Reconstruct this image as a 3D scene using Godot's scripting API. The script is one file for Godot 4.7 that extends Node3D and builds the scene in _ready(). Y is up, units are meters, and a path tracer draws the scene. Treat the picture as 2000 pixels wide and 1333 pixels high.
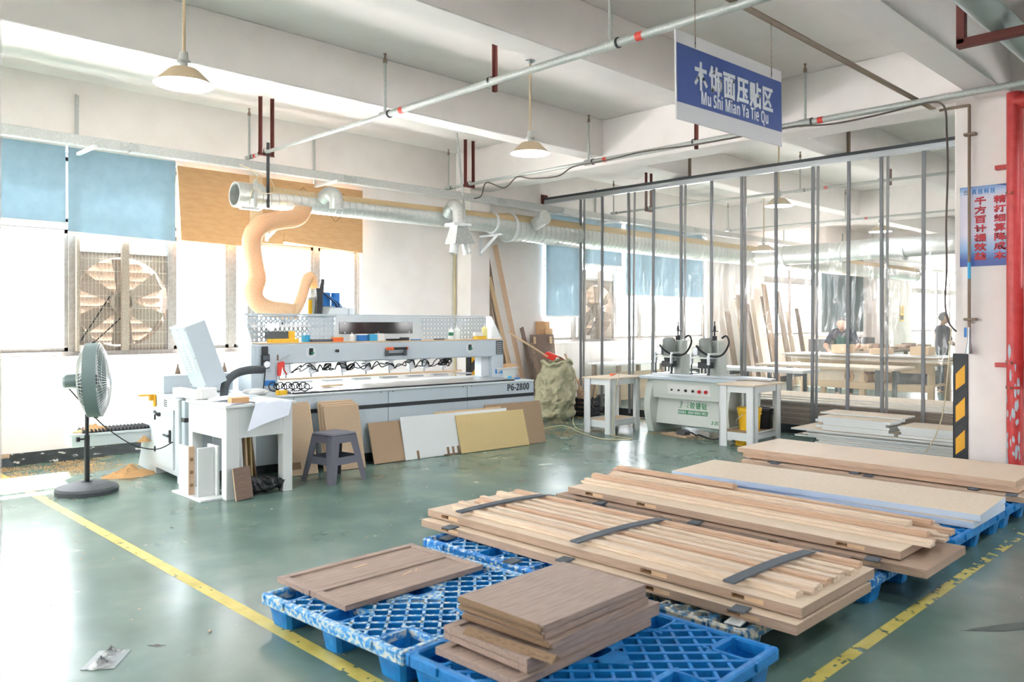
extends Node3D
# Carpentry workshop. x runs along the window wall, -z runs towards it, y is up. Metres.
const FOCAL := 1565.0
const HORIZON := 628.0
const EYE := 1.5
const YAW := 44.6
var taken := {}
var mats := {}
var rng := RandomNumberGenerator.new()

# ---------- pixel of the 2000 x 1333 frame to a point on a plane ----------
func ray(px: float, py: float) -> Vector3:
	var a := deg_to_rad(YAW)
	return Vector3(sin(a), 0, -cos(a)) + Vector3(cos(a), 0, sin(a)) * ((px - 1000.0) / FOCAL) + Vector3.UP * ((HORIZON - py) / FOCAL)
func at_y(px: float, py: float, y := 0.0) -> Vector3:
	var d := ray(px, py)
	return Vector3(0, EYE, 0) + d * ((y - EYE) / d.y)
func at_z(px: float, py: float, z: float) -> Vector3:
	var d := ray(px, py)
	return Vector3(0, EYE, 0) + d * (z / d.z)
func at_x(px: float, py: float, x: float) -> Vector3:
	var d := ray(px, py)
	return Vector3(0, EYE, 0) + d * (x / d.x)

# ---------- mesh building ----------
class Shape:
	var v := PackedVector3Array()
	var n := PackedVector3Array()
	var ix := PackedInt32Array()
	func tri(a: Vector3, b: Vector3, c: Vector3) -> void:
		var k := (b - a).cross(c - a).normalized()
		var s := v.size()
		v.append_array([a, b, c])
		n.append_array([k, k, k])
		ix.append_array([s, s + 2, s + 1])
	func quad(a: Vector3, b: Vector3, c: Vector3, d: Vector3) -> void:
		var k := (b - a).cross(c - a)
		if k.length_squared() < 1e-14:
			k = (c - a).cross(d - a)
		k = k.normalized()
		var s := v.size()
		v.append_array([a, b, c, d])
		n.append_array([k, k, k, k])
		ix.append_array([s, s + 2, s + 1, s, s + 3, s + 2])
	func box(c: Vector3, s: Vector3, b := Basis.IDENTITY) -> Shape:
		var h := s * 0.5
		for ax in 3:
			var u := (ax + 1) % 3
			var w := (ax + 2) % 3
			for sg in [-1.0, 1.0]:
				var p := []
				for k in [[-1.0, -1.0], [1.0, -1.0], [1.0, 1.0], [-1.0, 1.0]]:
					var q := Vector3.ZERO
					q[ax] = h[ax] * sg
					q[u] = h[u] * k[0] * sg
					q[w] = h[w] * k[1]
					p.append(c + b * q)
				quad(p[0], p[1], p[2], p[3])
		return self
	func span(lo: Vector3, hi: Vector3) -> Shape:
		return box((lo + hi) * 0.5, hi - lo)
	func rbox(c: Vector3, s: Vector3, r := 0.004, b := Basis.IDENTITY) -> Shape:
		var h := s * 0.5
		r = minf(r, minf(h.x, minf(h.y, h.z)) * 0.9)
		for ax in 3:
			var u := (ax + 1) % 3
			var w := (ax + 2) % 3
			for sg in [-1.0, 1.0]:
				var p := []
				for k in [[-1.0, -1.0], [1.0, -1.0], [1.0, 1.0], [-1.0, 1.0]]:
					var q := Vector3.ZERO
					q[ax] = h[ax] * sg
					q[u] = (h[u] - r) * k[0] * sg
					q[w] = (h[w] - r) * k[1]
					p.append(c + b * q)
				quad(p[0], p[1], p[2], p[3])
				for s2 in [-1.0, 1.0]:
					var e := []
					for k in [[0, -1.0], [0, 1.0], [1, 1.0], [1, -1.0]]:
						var q := Vector3.ZERO
						q[ax] = (h[ax] - (r if k[0] == 1 else 0.0)) * sg
						q[u] = (h[u] - (r if k[0] == 0 else 0.0)) * s2
						q[w] = (h[w] - r) * k[1]
						e.append(c + b * q)
					if sg * s2 > 0:
						quad(e[3], e[2], e[1], e[0])
					else:
						quad(e[0], e[1], e[2], e[3])
		for sx in [-1.0, 1.0]:
			for sy in [-1.0, 1.0]:
				for sz in [-1.0, 1.0]:
					var a := c + b * Vector3(h.x * sx, (h.y - r) * sy, (h.z - r) * sz)
					var d := c + b * Vector3((h.x - r) * sx, h.y * sy, (h.z - r) * sz)
					var e := c + b * Vector3((h.x - r) * sx, (h.y - r) * sy, h.z * sz)
					if sx * sy * sz > 0:
						tri(a, d, e)
					else:
						tri(a, e, d)
		return self
	func rspan(lo: Vector3, hi: Vector3, r := 0.004) -> Shape:
		return rbox((lo + hi) * 0.5, hi - lo, r)
	func bar(p: Vector3, q: Vector3, w: float, t: float, side := Vector3.UP) -> Shape:
		var d := q - p
		var x := d.normalized()
		var z := x.cross(side)
		if z.length() < 0.01:
			z = x.cross(Vector3(1, 0, 0.1))
		z = z.normalized()
		return box((p + q) * 0.5, Vector3(d.length(), t, w), Basis(x, z.cross(x), z))
	func ring(c: Vector3, x: Vector3, y: Vector3, r: float, k: int) -> PackedVector3Array:
		var o := PackedVector3Array()
		for i in k:
			var a := TAU * i / k
			o.append(c + (x * cos(a) + y * sin(a)) * r)
		return o
	func cyl(p: Vector3, q: Vector3, r0: float, r1 := -1.0, k := 14, caps := true) -> Shape:
		if r1 < 0:
			r1 = r0
		var d := (q - p).normalized()
		var x := d.cross(Vector3.UP if absf(d.y) < 0.9 else Vector3.RIGHT).normalized()
		var y := d.cross(x)
		var s := v.size()
		for i in k + 1:
			var a := TAU * i / k
			var o := x * cos(a) + y * sin(a)
			v.append_array([p + o * r0, q + o * r1])
			n.append_array([o, o])
		for i in k:
			var a := s + i * 2
			ix.append_array([a, a + 1, a + 3, a, a + 3, a + 2])
		if caps:
			if r0 > 0:
				fan(p, ring(p, x, y, r0, k), -d, false)
			if r1 > 0:
				fan(q, ring(q, x, y, r1, k), d, true)
		return self
	func fan(c: Vector3, rg: PackedVector3Array, nn: Vector3, turned: bool) -> void:
		var s := v.size()
		v.append(c)
		n.append(nn)
		for p in rg:
			v.append(p)
			n.append(nn)
		var k := rg.size()
		for i in k:
			ix.append_array([s, s + 1 + (i + 1) % k, s + 1 + i] if turned else [s, s + 1 + i, s + 1 + (i + 1) % k])
	func tube(pts: Array, r: float, k := 8, ripple := 0.0) -> Shape:
		var m := pts.size()
		var x := Vector3.ZERO
		var s := v.size()
		for i in m:
			var d: Vector3 = (pts[mini(i + 1, m - 1)] - pts[maxi(i - 1, 0)]).normalized()
			if x == Vector3.ZERO:
				x = d.cross(Vector3.UP if absf(d.y) < 0.9 else Vector3.RIGHT).normalized()
			x = (x - d * x.dot(d)).normalized()
			var y := d.cross(x)
			var rr := r + (ripple if i % 2 == 0 else -ripple)
			for j in k + 1:
				var a := TAU * j / k
				var o := x * cos(a) + y * sin(a)
				v.append(pts[i] + o * rr)
				n.append(o)
		for i in m - 1:
			for j in k:
				var a := s + i * (k + 1) + j
				var b := a + k + 1
				ix.append_array([a, b, b + 1, a, b + 1, a + 1])
		return self
	func lathe(prof: Array, k := 20, t := Transform3D.IDENTITY) -> Shape:
		# prof: Vector2(radius, height); hard edges between segments, smooth round the axis
		for i in prof.size() - 1:
			var a: Vector2 = prof[i]
			var b: Vector2 = prof[i + 1]
			var dn := Vector2(b.y - a.y, a.x - b.x).normalized()
			var s := v.size()
			for j in k + 1:
				var an := TAU * j / k
				var c := cos(an)
				var e := sin(an)
				v.append_array([t * Vector3(a.x * c, a.y, a.x * e), t * Vector3(b.x * c, b.y, b.x * e)])
				var nn := (t.basis * Vector3(dn.x * c, dn.y, dn.x * e)).normalized()
				n.append_array([nn, nn])
			for j in k:
				var q := s + j * 2
				ix.append_array([q, q + 3, q + 1, q, q + 2, q + 3])
		return self
	func prism(poly: PackedVector2Array, z0: float, z1: float, t := Transform3D.IDENTITY) -> Shape:
		if Geometry2D.is_polygon_clockwise(poly):
			poly.reverse()
		var tr := Geometry2D.triangulate_polygon(poly)
		for i in range(0, tr.size(), 3):
			var a := poly[tr[i]]
			var b := poly[tr[i + 1]]
			var c := poly[tr[i + 2]]
			if (b - a).cross(c - a) < 0:
				var x := b
				b = c
				c = x
			tri(t * Vector3(a.x, a.y, z1), t * Vector3(b.x, b.y, z1), t * Vector3(c.x, c.y, z1))
			tri(t * Vector3(a.x, a.y, z0), t * Vector3(c.x, c.y, z0), t * Vector3(b.x, b.y, z0))
		for i in poly.size():
			var a := poly[i]
			var b := poly[(i + 1) % poly.size()]
			quad(t * Vector3(a.x, a.y, z0), t * Vector3(b.x, b.y, z0), t * Vector3(b.x, b.y, z1), t * Vector3(a.x, a.y, z1))
		return self
	func sheet(nu: int, nv: int, f: Callable) -> Shape:
		# smooth surface f(u, v), u and v from 0 to 1
		var s := v.size()
		for j in nv + 1:
			for i in nu + 1:
				var u := float(i) / nu
				var w := float(j) / nv
				var p: Vector3 = f.call(u, w)
				var du: Vector3 = f.call(minf(u + 0.01, 1.0), w) - f.call(maxf(u - 0.01, 0.0), w)
				var dv: Vector3 = f.call(u, minf(w + 0.01, 1.0)) - f.call(u, maxf(w - 0.01, 0.0))
				v.append(p)
				n.append(du.cross(dv).normalized())
		for j in nv:
			for i in nu:
				var a := s + j * (nu + 1) + i
				var b := a + nu + 1
				ix.append_array([a, b + 1, a + 1, a, b, b + 1])
		return self
	func quad_end(a: Vector3, b: Vector3, t: float) -> Shape:
		# closes the end of a strap of thickness t between its two upper corners
		quad(a, a - Vector3(0, t, 0), b - Vector3(0, t, 0), b)
		return self
	func mesh() -> ArrayMesh:
		var m := ArrayMesh.new()
		var ar := []
		ar.resize(Mesh.ARRAY_MAX)
		ar[Mesh.ARRAY_VERTEX] = v
		ar[Mesh.ARRAY_NORMAL] = n
		ar[Mesh.ARRAY_INDEX] = ix
		m.add_surface_from_arrays(Mesh.PRIMITIVE_TRIANGLES, ar)
		return m

func S() -> Shape:
	return Shape.new()
func curve(pts: Array, step := 0.03) -> Array:
	var c := Curve3D.new()
	c.bake_interval = step
	for i in pts.size():
		var d: Vector3 = (pts[mini(i + 1, pts.size() - 1)] - pts[maxi(i - 1, 0)]) / 6.0
		c.add_point(pts[i], -d, d)
	return Array(c.get_baked_points())

# ---------- things and parts ----------
func numbered(called: String) -> String:
	taken[called] = taken.get(called, -1) + 1
	return called if taken[called] == 0 else "%s_%03d" % [called, taken[called]]
func tag(o: Node, label: String, category: String, group := "") -> Node:
	o.set_meta("label", label)
	o.set_meta("category", category)
	if group:
		o.set_meta("group", group)
	return o
func thing(called: String, label: String, category: String, where := Vector3.ZERO, turn := 0.0, group := "") -> Node3D:
	var o := Node3D.new()
	o.name = numbered(called)
	add_child(o)
	o.position = where
	o.rotation_degrees.y = turn
	tag(o, label, category, group)
	return o
func part(parent: Node, called: String, s, m: Material, label := "") -> MeshInstance3D:
	var o := MeshInstance3D.new()
	o.name = called
	o.mesh = s.mesh() if s is Shape else s
	o.material_override = m
	parent.add_child(o, true)
	if label:
		o.set_meta("label", label)
	return o
func single(called: String, s, m: Material, label: String, category: String, where := Vector3.ZERO, turn := 0.0, group := "") -> MeshInstance3D:
	var o := MeshInstance3D.new()
	o.name = numbered(called)
	o.mesh = s.mesh() if s is Shape else s
	o.material_override = m
	add_child(o)
	o.position = where
	o.rotation_degrees.y = turn
	tag(o, label, category, group)
	return o
func struct(called: String, s, m: Material, label := "") -> MeshInstance3D:
	var o := MeshInstance3D.new()
	o.name = numbered(called)
	o.mesh = s.mesh() if s is Shape else s
	o.material_override = m
	add_child(o)
	o.set_meta("kind", "structure")
	if label:
		o.set_meta("label", label)
	return o
func copy(o: Node3D, label: String, where: Vector3, turn := 0.0) -> Node3D:
	var base := String(o.name)
	if base.length() > 4 and base[-4] == "_" and base.right(3).is_valid_int():
		base = base.left(-4)
	var c: Node3D = o.duplicate()
	c.name = numbered(base)
	add_child(c)
	c.position = where
	c.rotation_degrees.y = turn
	if label:
		c.set_meta("label", label)
	return c

# ---------- materials ----------
func rgb(r: int, g: int, b: int) -> Color:
	return Color(r / 255.0, g / 255.0, b / 255.0)
func plain(key: String, c: Color, rough := 0.6, metal := 0.0) -> StandardMaterial3D:
	var m := StandardMaterial3D.new()
	m.resource_name = key
	m.albedo_color = c
	m.roughness = rough
	m.metallic = metal
	mats[key] = m
	return m
func noise_tex(freq: float, stops: Array, kind := FastNoiseLite.TYPE_SIMPLEX_SMOOTH, octaves := 4, size := 512, sd := 1) -> NoiseTexture2D:
	# stops: [offset, colour, offset, colour ...]
	var f := FastNoiseLite.new()
	f.noise_type = kind
	f.frequency = freq
	f.fractal_octaves = octaves
	f.seed = sd
	var t := NoiseTexture2D.new()
	t.width = size
	t.height = size
	t.seamless = true
	t.noise = f
	var g := Gradient.new()
	var offs := PackedFloat32Array()
	var cols := PackedColorArray()
	for i in range(0, stops.size(), 2):
		offs.append(stops[i])
		cols.append(stops[i + 1])
	g.offsets = offs
	g.colors = cols
	t.color_ramp = g
	return t
func grained(key: String, tex: Texture2D, scale: Vector3, rough := 0.6, world := false, metal := 0.0) -> StandardMaterial3D:
	var m := plain(key, Color.WHITE, rough, metal)
	m.albedo_texture = tex
	m.uv1_triplanar = true
	m.uv1_world_triplanar = world
	m.uv1_triplanar_sharpness = 8.0
	m.uv1_scale = scale
	return m
func wood(key: String, dark: Color, light: Color, sd: int, rough := 0.55, scale := Vector3(0.45, 9, 9)) -> StandardMaterial3D:
	var mid := dark.lerp(light, 0.55)
	return grained(key, noise_tex(0.012, [0.0, dark, 0.35, mid, 0.5, light, 0.62, mid.lerp(light, 0.4), 0.8, mid, 1.0, dark.lerp(mid, 0.5)], FastNoiseLite.TYPE_SIMPLEX_SMOOTH, 5, 512, sd), scale, rough)

func _ready() -> void:
	rng.seed = 7
	set_view()
	set_light()
	make_materials()
	build_shell()
	build_windows()
	build_ceiling_services()
	build_curtain()
	build_machine()
	build_left_corner()
	build_drill()
	build_pallets()
	build_wood_stacks()
	build_column_side()
	build_far_room()
	build_small_things()

func set_view() -> void:
	var cam := Camera3D.new()
	cam.name = "camera"
	var lens := CameraAttributesPhysical.new()
	lens.frustum_focal_length = 28.2
	lens.frustum_near = 0.05
	lens.frustum_far = 200.0
	lens.frustum_focus_distance = 8.5
	lens.exposure_aperture = 3.2
	cam.attributes = lens
	add_child(cam)
	cam.projection = Camera3D.PROJECTION_FRUSTUM
	cam.near = 0.05
	cam.far = 200.0
	cam.size = cam.near * 1333.0 / FOCAL
	cam.frustum_offset = Vector2(0, -(666.5 - HORIZON) * cam.near / FOCAL)
	cam.position = Vector3(0, EYE, 0)
	cam.rotation_degrees = Vector3(0, -YAW, 0)
	cam.current = true

func set_light() -> void:
	var w := WorldEnvironment.new()
	w.name = "daylight"
	var e := Environment.new()
	e.background_mode = Environment.BG_SKY
	var sky := Sky.new()
	var m := ProceduralSkyMaterial.new()
	m.sky_top_color = rgb(240, 245, 253)
	m.sky_horizon_color = rgb(250, 250, 252)
	m.ground_horizon_color = rgb(225, 224, 220)
	m.ground_bottom_color = rgb(190, 188, 182)
	m.sky_energy_multiplier = 1.0
	m.ground_energy_multiplier = 1.0
	sky.sky_material = m
	e.sky = sky
	e.background_energy_multiplier = 4.0
	e.tonemap_mode = Environment.TONE_MAPPER_LINEAR
	e.tonemap_exposure = 6.0
	e.sdfgi_enabled = true
	e.ssao_enabled = true
	e.ssil_enabled = true
	w.environment = e
	add_child(w)
	var sun := DirectionalLight3D.new()
	sun.name = "sun"
	sun.light_energy = 7.5
	sun.light_color = rgb(255, 251, 248)
	sun.light_angular_distance = 2.0
	sun.shadow_enabled = true
	add_child(sun)
	sun.look_at_from_position(Vector3.ZERO, Vector3(-0.13, -0.83, 0.55))

func make_materials() -> void:
	grained("wall_paint", noise_tex(0.01, [0.0, rgb(238, 229, 224), 0.5, rgb(242, 234, 229), 1.0, rgb(244, 237, 233)]), Vector3.ONE * 0.4, 0.8, true)
	grained("ceiling_paint", noise_tex(0.008, [0.0, rgb(237, 231, 227), 0.5, rgb(241, 235, 231), 1.0, rgb(243, 238, 234)], FastNoiseLite.TYPE_SIMPLEX_SMOOTH, 4, 512, 5), Vector3.ONE * 0.4, 0.85, true)
	var fl := grained("floor_paint", noise_tex(0.006, [0.0, rgb(90, 116, 106), 0.45, rgb(98, 124, 114), 0.6, rgb(102, 128, 118), 0.8, rgb(110, 134, 124), 1.0, rgb(126, 146, 135)], FastNoiseLite.TYPE_SIMPLEX_SMOOTH, 6, 1024, 3), Vector3.ONE * 0.22, 0.2, true)
	fl.roughness = 0.5
	fl.roughness_texture = noise_tex(0.01, [0.0, Color(0.46, 0.46, 0.46), 0.5, Color(0.5, 0.5, 0.5), 1.0, Color(0.58, 0.58, 0.58)], FastNoiseLite.TYPE_SIMPLEX_SMOOTH, 5, 512, 8)
	fl.metallic_specular = 0.6
	grained("yellow_paint", noise_tex(0.02, [0.0, rgb(196, 178, 84), 0.45, rgb(212, 194, 98), 1.0, rgb(224, 208, 118)], FastNoiseLite.TYPE_SIMPLEX_SMOOTH, 5, 512, 4), Vector3.ONE * 0.8, 0.4, true)
	grained("skirting_paint", noise_tex(0.02, [0.0, rgb(56, 58, 59), 0.5, rgb(66, 68, 69), 0.76, rgb(74, 75, 75), 0.79, rgb(222, 216, 208), 1.0, rgb(232, 226, 218)], FastNoiseLite.TYPE_SIMPLEX_SMOOTH, 5, 512, 12), Vector3(0.5, 1.2, 0.5), 0.75, true)
	grained("window_frame", noise_tex(0.02, [0.0, rgb(150, 142, 134), 0.5, rgb(160, 154, 148), 1.0, rgb(170, 166, 162)], FastNoiseLite.TYPE_SIMPLEX_SMOOTH, 4, 512, 6), Vector3.ONE * 1.5, 0.5, true)
	var g := plain("glass", Color(1, 1, 1, 0.04), 0.02)
	g.transparency = BaseMaterial3D.TRANSPARENCY_ALPHA
	var pv := plain("clear_film", Color(0.93, 0.92, 0.88, 0.16), 0.05)
	pv.transparency = BaseMaterial3D.TRANSPARENCY_ALPHA
	var bl := grained("blind_fabric", noise_tex(0.02, [0.0, rgb(146, 174, 190), 0.5, rgb(152, 180, 196), 1.0, rgb(158, 186, 201)], FastNoiseLite.TYPE_SIMPLEX_SMOOTH, 3, 512, 9), Vector3.ONE * 0.6, 0.85)
	bl.backlight_enabled = true
	bl.backlight = rgb(40, 44, 46)
	plain("blind_bar", rgb(236, 234, 230), 0.5)
	grained("cardboard", noise_tex(0.01, [0.0, rgb(198, 154, 108), 0.5, rgb(205, 161, 114), 1.0, rgb(211, 168, 121)], FastNoiseLite.TYPE_SIMPLEX_SMOOTH, 3, 512, 10), Vector3(0.8, 3, 0.8), 0.85)
	plain("print_ink", rgb(120, 84, 52), 0.8)
	grained("galvanised", noise_tex(0.05, [0.0, rgb(178, 182, 181), 0.5, rgb(190, 194, 192), 1.0, rgb(204, 206, 204)], FastNoiseLite.TYPE_CELLULAR, 1, 512, 11), Vector3.ONE * 1.2, 0.42, false, 0.35)
	grained("duct_metal", noise_tex(0.02, [0.0, rgb(196, 199, 196), 0.5, rgb(206, 209, 206), 1.0, rgb(216, 217, 213)], FastNoiseLite.TYPE_SIMPLEX_SMOOTH, 3, 512, 13), Vector3.ONE * 1.5, 0.34, false, 0.5)
	grained("tray_metal", noise_tex(0.05, [0.0, rgb(194, 197, 195), 0.5, rgb(204, 206, 204), 1.0, rgb(214, 215, 212)], FastNoiseLite.TYPE_CELLULAR, 1, 512, 14), Vector3.ONE * 1.5, 0.5, false, 0.2)
	grained("pipe_metal", noise_tex(0.03, [0.0, rgb(164, 168, 163), 0.5, rgb(176, 180, 175), 1.0, rgb(190, 192, 186)], FastNoiseLite.TYPE_SIMPLEX_SMOOTH, 4, 512, 15), Vector3.ONE * 2.0, 0.45, false, 0.25)
	grained("dust", noise_tex(0.03, [0.0, rgb(186, 160, 118), 0.5, rgb(206, 182, 142), 1.0, rgb(218, 198, 162)]), Vector3.ONE * 3.0, 0.95)
	plain("rust_red", rgb(112, 56, 48), 0.65)
	plain("tape_red", rgb(206, 62, 48), 0.5)
	plain("lamp_shade", rgb(188, 168, 138), 0.6)
	plain("lamp_white", rgb(236, 238, 240), 0.4)
	var b := plain("lamp_bulb", rgb(250, 252, 255), 0.4)
	b.emission_enabled = true
	b.emission = rgb(240, 246, 255)
	b.emission_energy_multiplier = 1.5
	plain("machine_white", rgb(206, 213, 216), 0.4)
	plain("machine_grey", rgb(190, 201, 208), 0.4)
	plain("cream_paint", rgb(214, 220, 212), 0.42)
	plain("white_plastic", rgb(232, 232, 228), 0.45)
	plain("white_metal", rgb(226, 228, 230), 0.4)
	plain("black_metal", rgb(40, 41, 44), 0.45)
	plain("black_rubber", rgb(34, 35, 38), 0.7)
	plain("dark_grey", rgb(74, 78, 82), 0.6)
	plain("steel", rgb(176, 180, 184), 0.3, 0.8)
	plain("alu", rgb(200, 204, 208), 0.35, 0.7)
	plain("stripe_black", rgb(44, 46, 48), 0.5)
	plain("letter_black", rgb(36, 38, 42), 0.5)
	plain("blue_plastic", rgb(36, 120, 196), 0.4)
	plain("cyan_plastic", rgb(64, 170, 214), 0.4)
	plain("red_plastic", rgb(216, 52, 40), 0.4)
	plain("orange_plastic", rgb(232, 104, 48), 0.4)
	plain("yellow_plastic", rgb(240, 190, 34), 0.4)
	plain("green_plastic", rgb(30, 120, 84), 0.4)
	plain("stool_plastic", rgb(96, 96, 108), 0.5)
	plain("fan_green", rgb(112, 128, 128), 0.35)
	plain("wire_chrome", rgb(206, 206, 204), 0.3, 0.8)
	var hb := grained("hose_yellow", noise_tex(0.03, [0.0, rgb(240, 216, 172), 1.0, rgb(248, 230, 194)]), Vector3.ONE * 2.0, 0.5)
	hb.backlight_enabled = true
	hb.backlight = rgb(200, 160, 104)
	grained("fan_dirt", noise_tex(0.03, [0.0, rgb(150, 134, 118), 0.5, rgb(164, 150, 136), 1.0, rgb(178, 166, 152)], FastNoiseLite.TYPE_SIMPLEX_SMOOTH, 5, 512, 16), Vector3.ONE * 2.5, 0.8)
	grained("rusty_white", noise_tex(0.04, [0.0, rgb(204, 200, 192), 0.66, rgb(208, 203, 196), 0.76, rgb(190, 176, 158), 0.84, rgb(136, 104, 80), 1.0, rgb(116, 84, 62)], FastNoiseLite.TYPE_SIMPLEX_SMOOTH, 5, 512, 17), Vector3.ONE * 1.6, 0.7)
	wood("oak", rgb(200, 174, 148), rgb(218, 196, 172), 21)
	wood("pale_oak", rgb(208, 182, 154), rgb(226, 206, 182), 22)
	wood("tan_oak", rgb(190, 154, 124), rgb(208, 176, 148), 29)
	wood("walnut", rgb(142, 120, 108), rgb(172, 150, 136), 23)
	wood("dark_walnut", rgb(110, 86, 72), rgb(134, 108, 92), 24)
	wood("walnut_door", rgb(160, 134, 114), rgb(182, 156, 134), 26)
	wood("pine", rgb(206, 170, 130), rgb(224, 194, 156), 25)
	wood("plywood_edge", rgb(112, 88, 66), rgb(150, 122, 92), 27, 0.8, Vector3(2, 40, 8))
	wood("old_wood", rgb(118, 96, 82), rgb(158, 134, 116), 28, 0.8)
	grained("mdf", noise_tex(0.05, [0.0, rgb(184, 160, 132), 0.5, rgb(188, 164, 136), 1.0, rgb(192, 169, 142)], FastNoiseLite.TYPE_SIMPLEX_SMOOTH, 3, 256, 30), Vector3.ONE * 3.0, 0.85)
	grained("yellow_board", noise_tex(0.05, [0.0, rgb(210, 186, 132), 0.5, rgb(214, 190, 137), 1.0, rgb(218, 194, 142)], FastNoiseLite.TYPE_SIMPLEX_SMOOTH, 3, 256, 31), Vector3.ONE * 3.0, 0.8)
	grained("birch_top", noise_tex(0.02, [0.0, rgb(218, 199, 174), 0.5, rgb(222, 204, 180), 1.0, rgb(228, 211, 189)], FastNoiseLite.TYPE_SIMPLEX_SMOOTH, 4, 512, 32), Vector3(2, 2, 2), 0.65)
	plain("white_board", rgb(226, 229, 228), 0.5)
	plain("bluewhite_board", rgb(214, 226, 242), 0.5)
	plain("foam_grey", rgb(92, 98, 104), 0.8)
	grained("pallet_blue", noise_tex(0.02, [0.0, rgb(8, 108, 182), 0.5, rgb(16, 126, 200), 0.74, rgb(26, 138, 208), 1.0, rgb(56, 156, 216)], FastNoiseLite.TYPE_SIMPLEX_SMOOTH, 4, 512, 33), Vector3.ONE * 1.2, 0.38)
	grained("pallet_scuffed", noise_tex(0.045, [0.0, rgb(30, 128, 206), 0.36, rgb(52, 146, 214), 0.52, rgb(150, 190, 216), 0.64, rgb(206, 212, 208), 1.0, rgb(222, 220, 210)], FastNoiseLite.TYPE_SIMPLEX_SMOOTH, 5, 512, 34), Vector3.ONE * 1.3, 0.55)
	grained("pallet_spotted", noise_tex(0.03, [0.0, rgb(18, 112, 192), 0.55, rgb(30, 128, 206), 0.64, rgb(60, 150, 214), 0.68, rgb(206, 214, 214), 1.0, rgb(222, 220, 210)], FastNoiseLite.TYPE_SIMPLEX_SMOOTH, 5, 512, 35), Vector3.ONE * 1.3, 0.5)
	grained("pallet_dirty", noise_tex(0.02, [0.0, rgb(24, 84, 124), 0.45, rgb(36, 104, 148), 0.52, rgb(150, 156, 148), 0.6, rgb(206, 198, 180), 1.0, rgb(216, 208, 190)], FastNoiseLite.TYPE_SIMPLEX_SMOOTH, 5, 512, 36), Vector3.ONE * 1.4, 0.6)
	grained("sawdust", noise_tex(0.08, [0.0, rgb(170, 122, 74), 0.5, rgb(214, 168, 116), 1.0, rgb(232, 194, 146)], FastNoiseLite.TYPE_SIMPLEX_SMOOTH, 4, 512, 37), Vector3.ONE * 4.0, 0.95)
	grained("sack_weave", noise_tex(0.015, [0.0, rgb(184, 178, 146), 0.5, rgb(190, 184, 152), 1.0, rgb(198, 192, 160)], FastNoiseLite.TYPE_SIMPLEX_SMOOTH, 4, 512, 38), Vector3.ONE * 2.0, 0.6)
	plain("sign_blue", rgb(50, 78, 150), 0.4)
	plain("sign_white", rgb(214, 212, 214), 0.45)
	plain("letter_white", rgb(226, 228, 232), 0.45)
	plain("poster_red", rgb(196, 40, 56), 0.5)
	grained("red_pipe", noise_tex(0.012, [0.0, rgb(180, 44, 44), 0.5, rgb(192, 54, 52), 0.8, rgb(196, 62, 58), 1.0, rgb(186, 52, 50)], FastNoiseLite.TYPE_SIMPLEX_SMOOTH, 4, 512, 39), Vector3.ONE * 2.0, 0.4)
	plain("paint_chip", rgb(176, 188, 196), 0.6)
	plain("hazard_yellow", rgb(226, 166, 34), 0.5)
	plain("brown_pipe", rgb(132, 112, 94), 0.6)
	plain("cable_dark", rgb(88, 76, 70), 0.6)
	plain("cable_cream", rgb(214, 200, 164), 0.6)
	plain("paper", rgb(226, 232, 244), 0.7)
	plain("paper_print", rgb(120, 136, 196), 0.7)
	plain("skin", rgb(190, 146, 120), 0.6)
	plain("shirt_dark", rgb(46, 50, 64), 0.85)
	plain("trousers", rgb(52, 66, 74), 0.85)
	plain("apron_green", rgb(40, 88, 78), 0.85)
	plain("hair_dark", rgb(40, 36, 34), 0.7)
	plain("cap_grey", rgb(120, 120, 124), 0.8)

# ---------- the building ----------
const WALL := -9.55
const SLAB := 4.13
const OPENINGS := [[-6.9, -1.6], [1.3, 6.44], [10.2, 15.45], [18.0, 23.9], [27.9, 33.4]]
const SILL := 1.12
const HEAD := 3.34

func wall_with_openings(a: float, b: float, o: Array, in_z: float, out_z: float) -> Shape:
	var s := S()
	var z0 := minf(in_z, out_z)
	var z1 := maxf(in_z, out_z)
	s.span(Vector3(a, -0.1, z0), Vector3(b, SILL, z1))
	s.span(Vector3(a, HEAD, z0), Vector3(b, SLAB, z1))
	var at := a
	for w in o:
		s.span(Vector3(at, SILL, z0), Vector3(w[0], HEAD, z1))
		at = w[1]
	s.span(Vector3(at, SILL, z0), Vector3(b, HEAD, z1))
	return s

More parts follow.
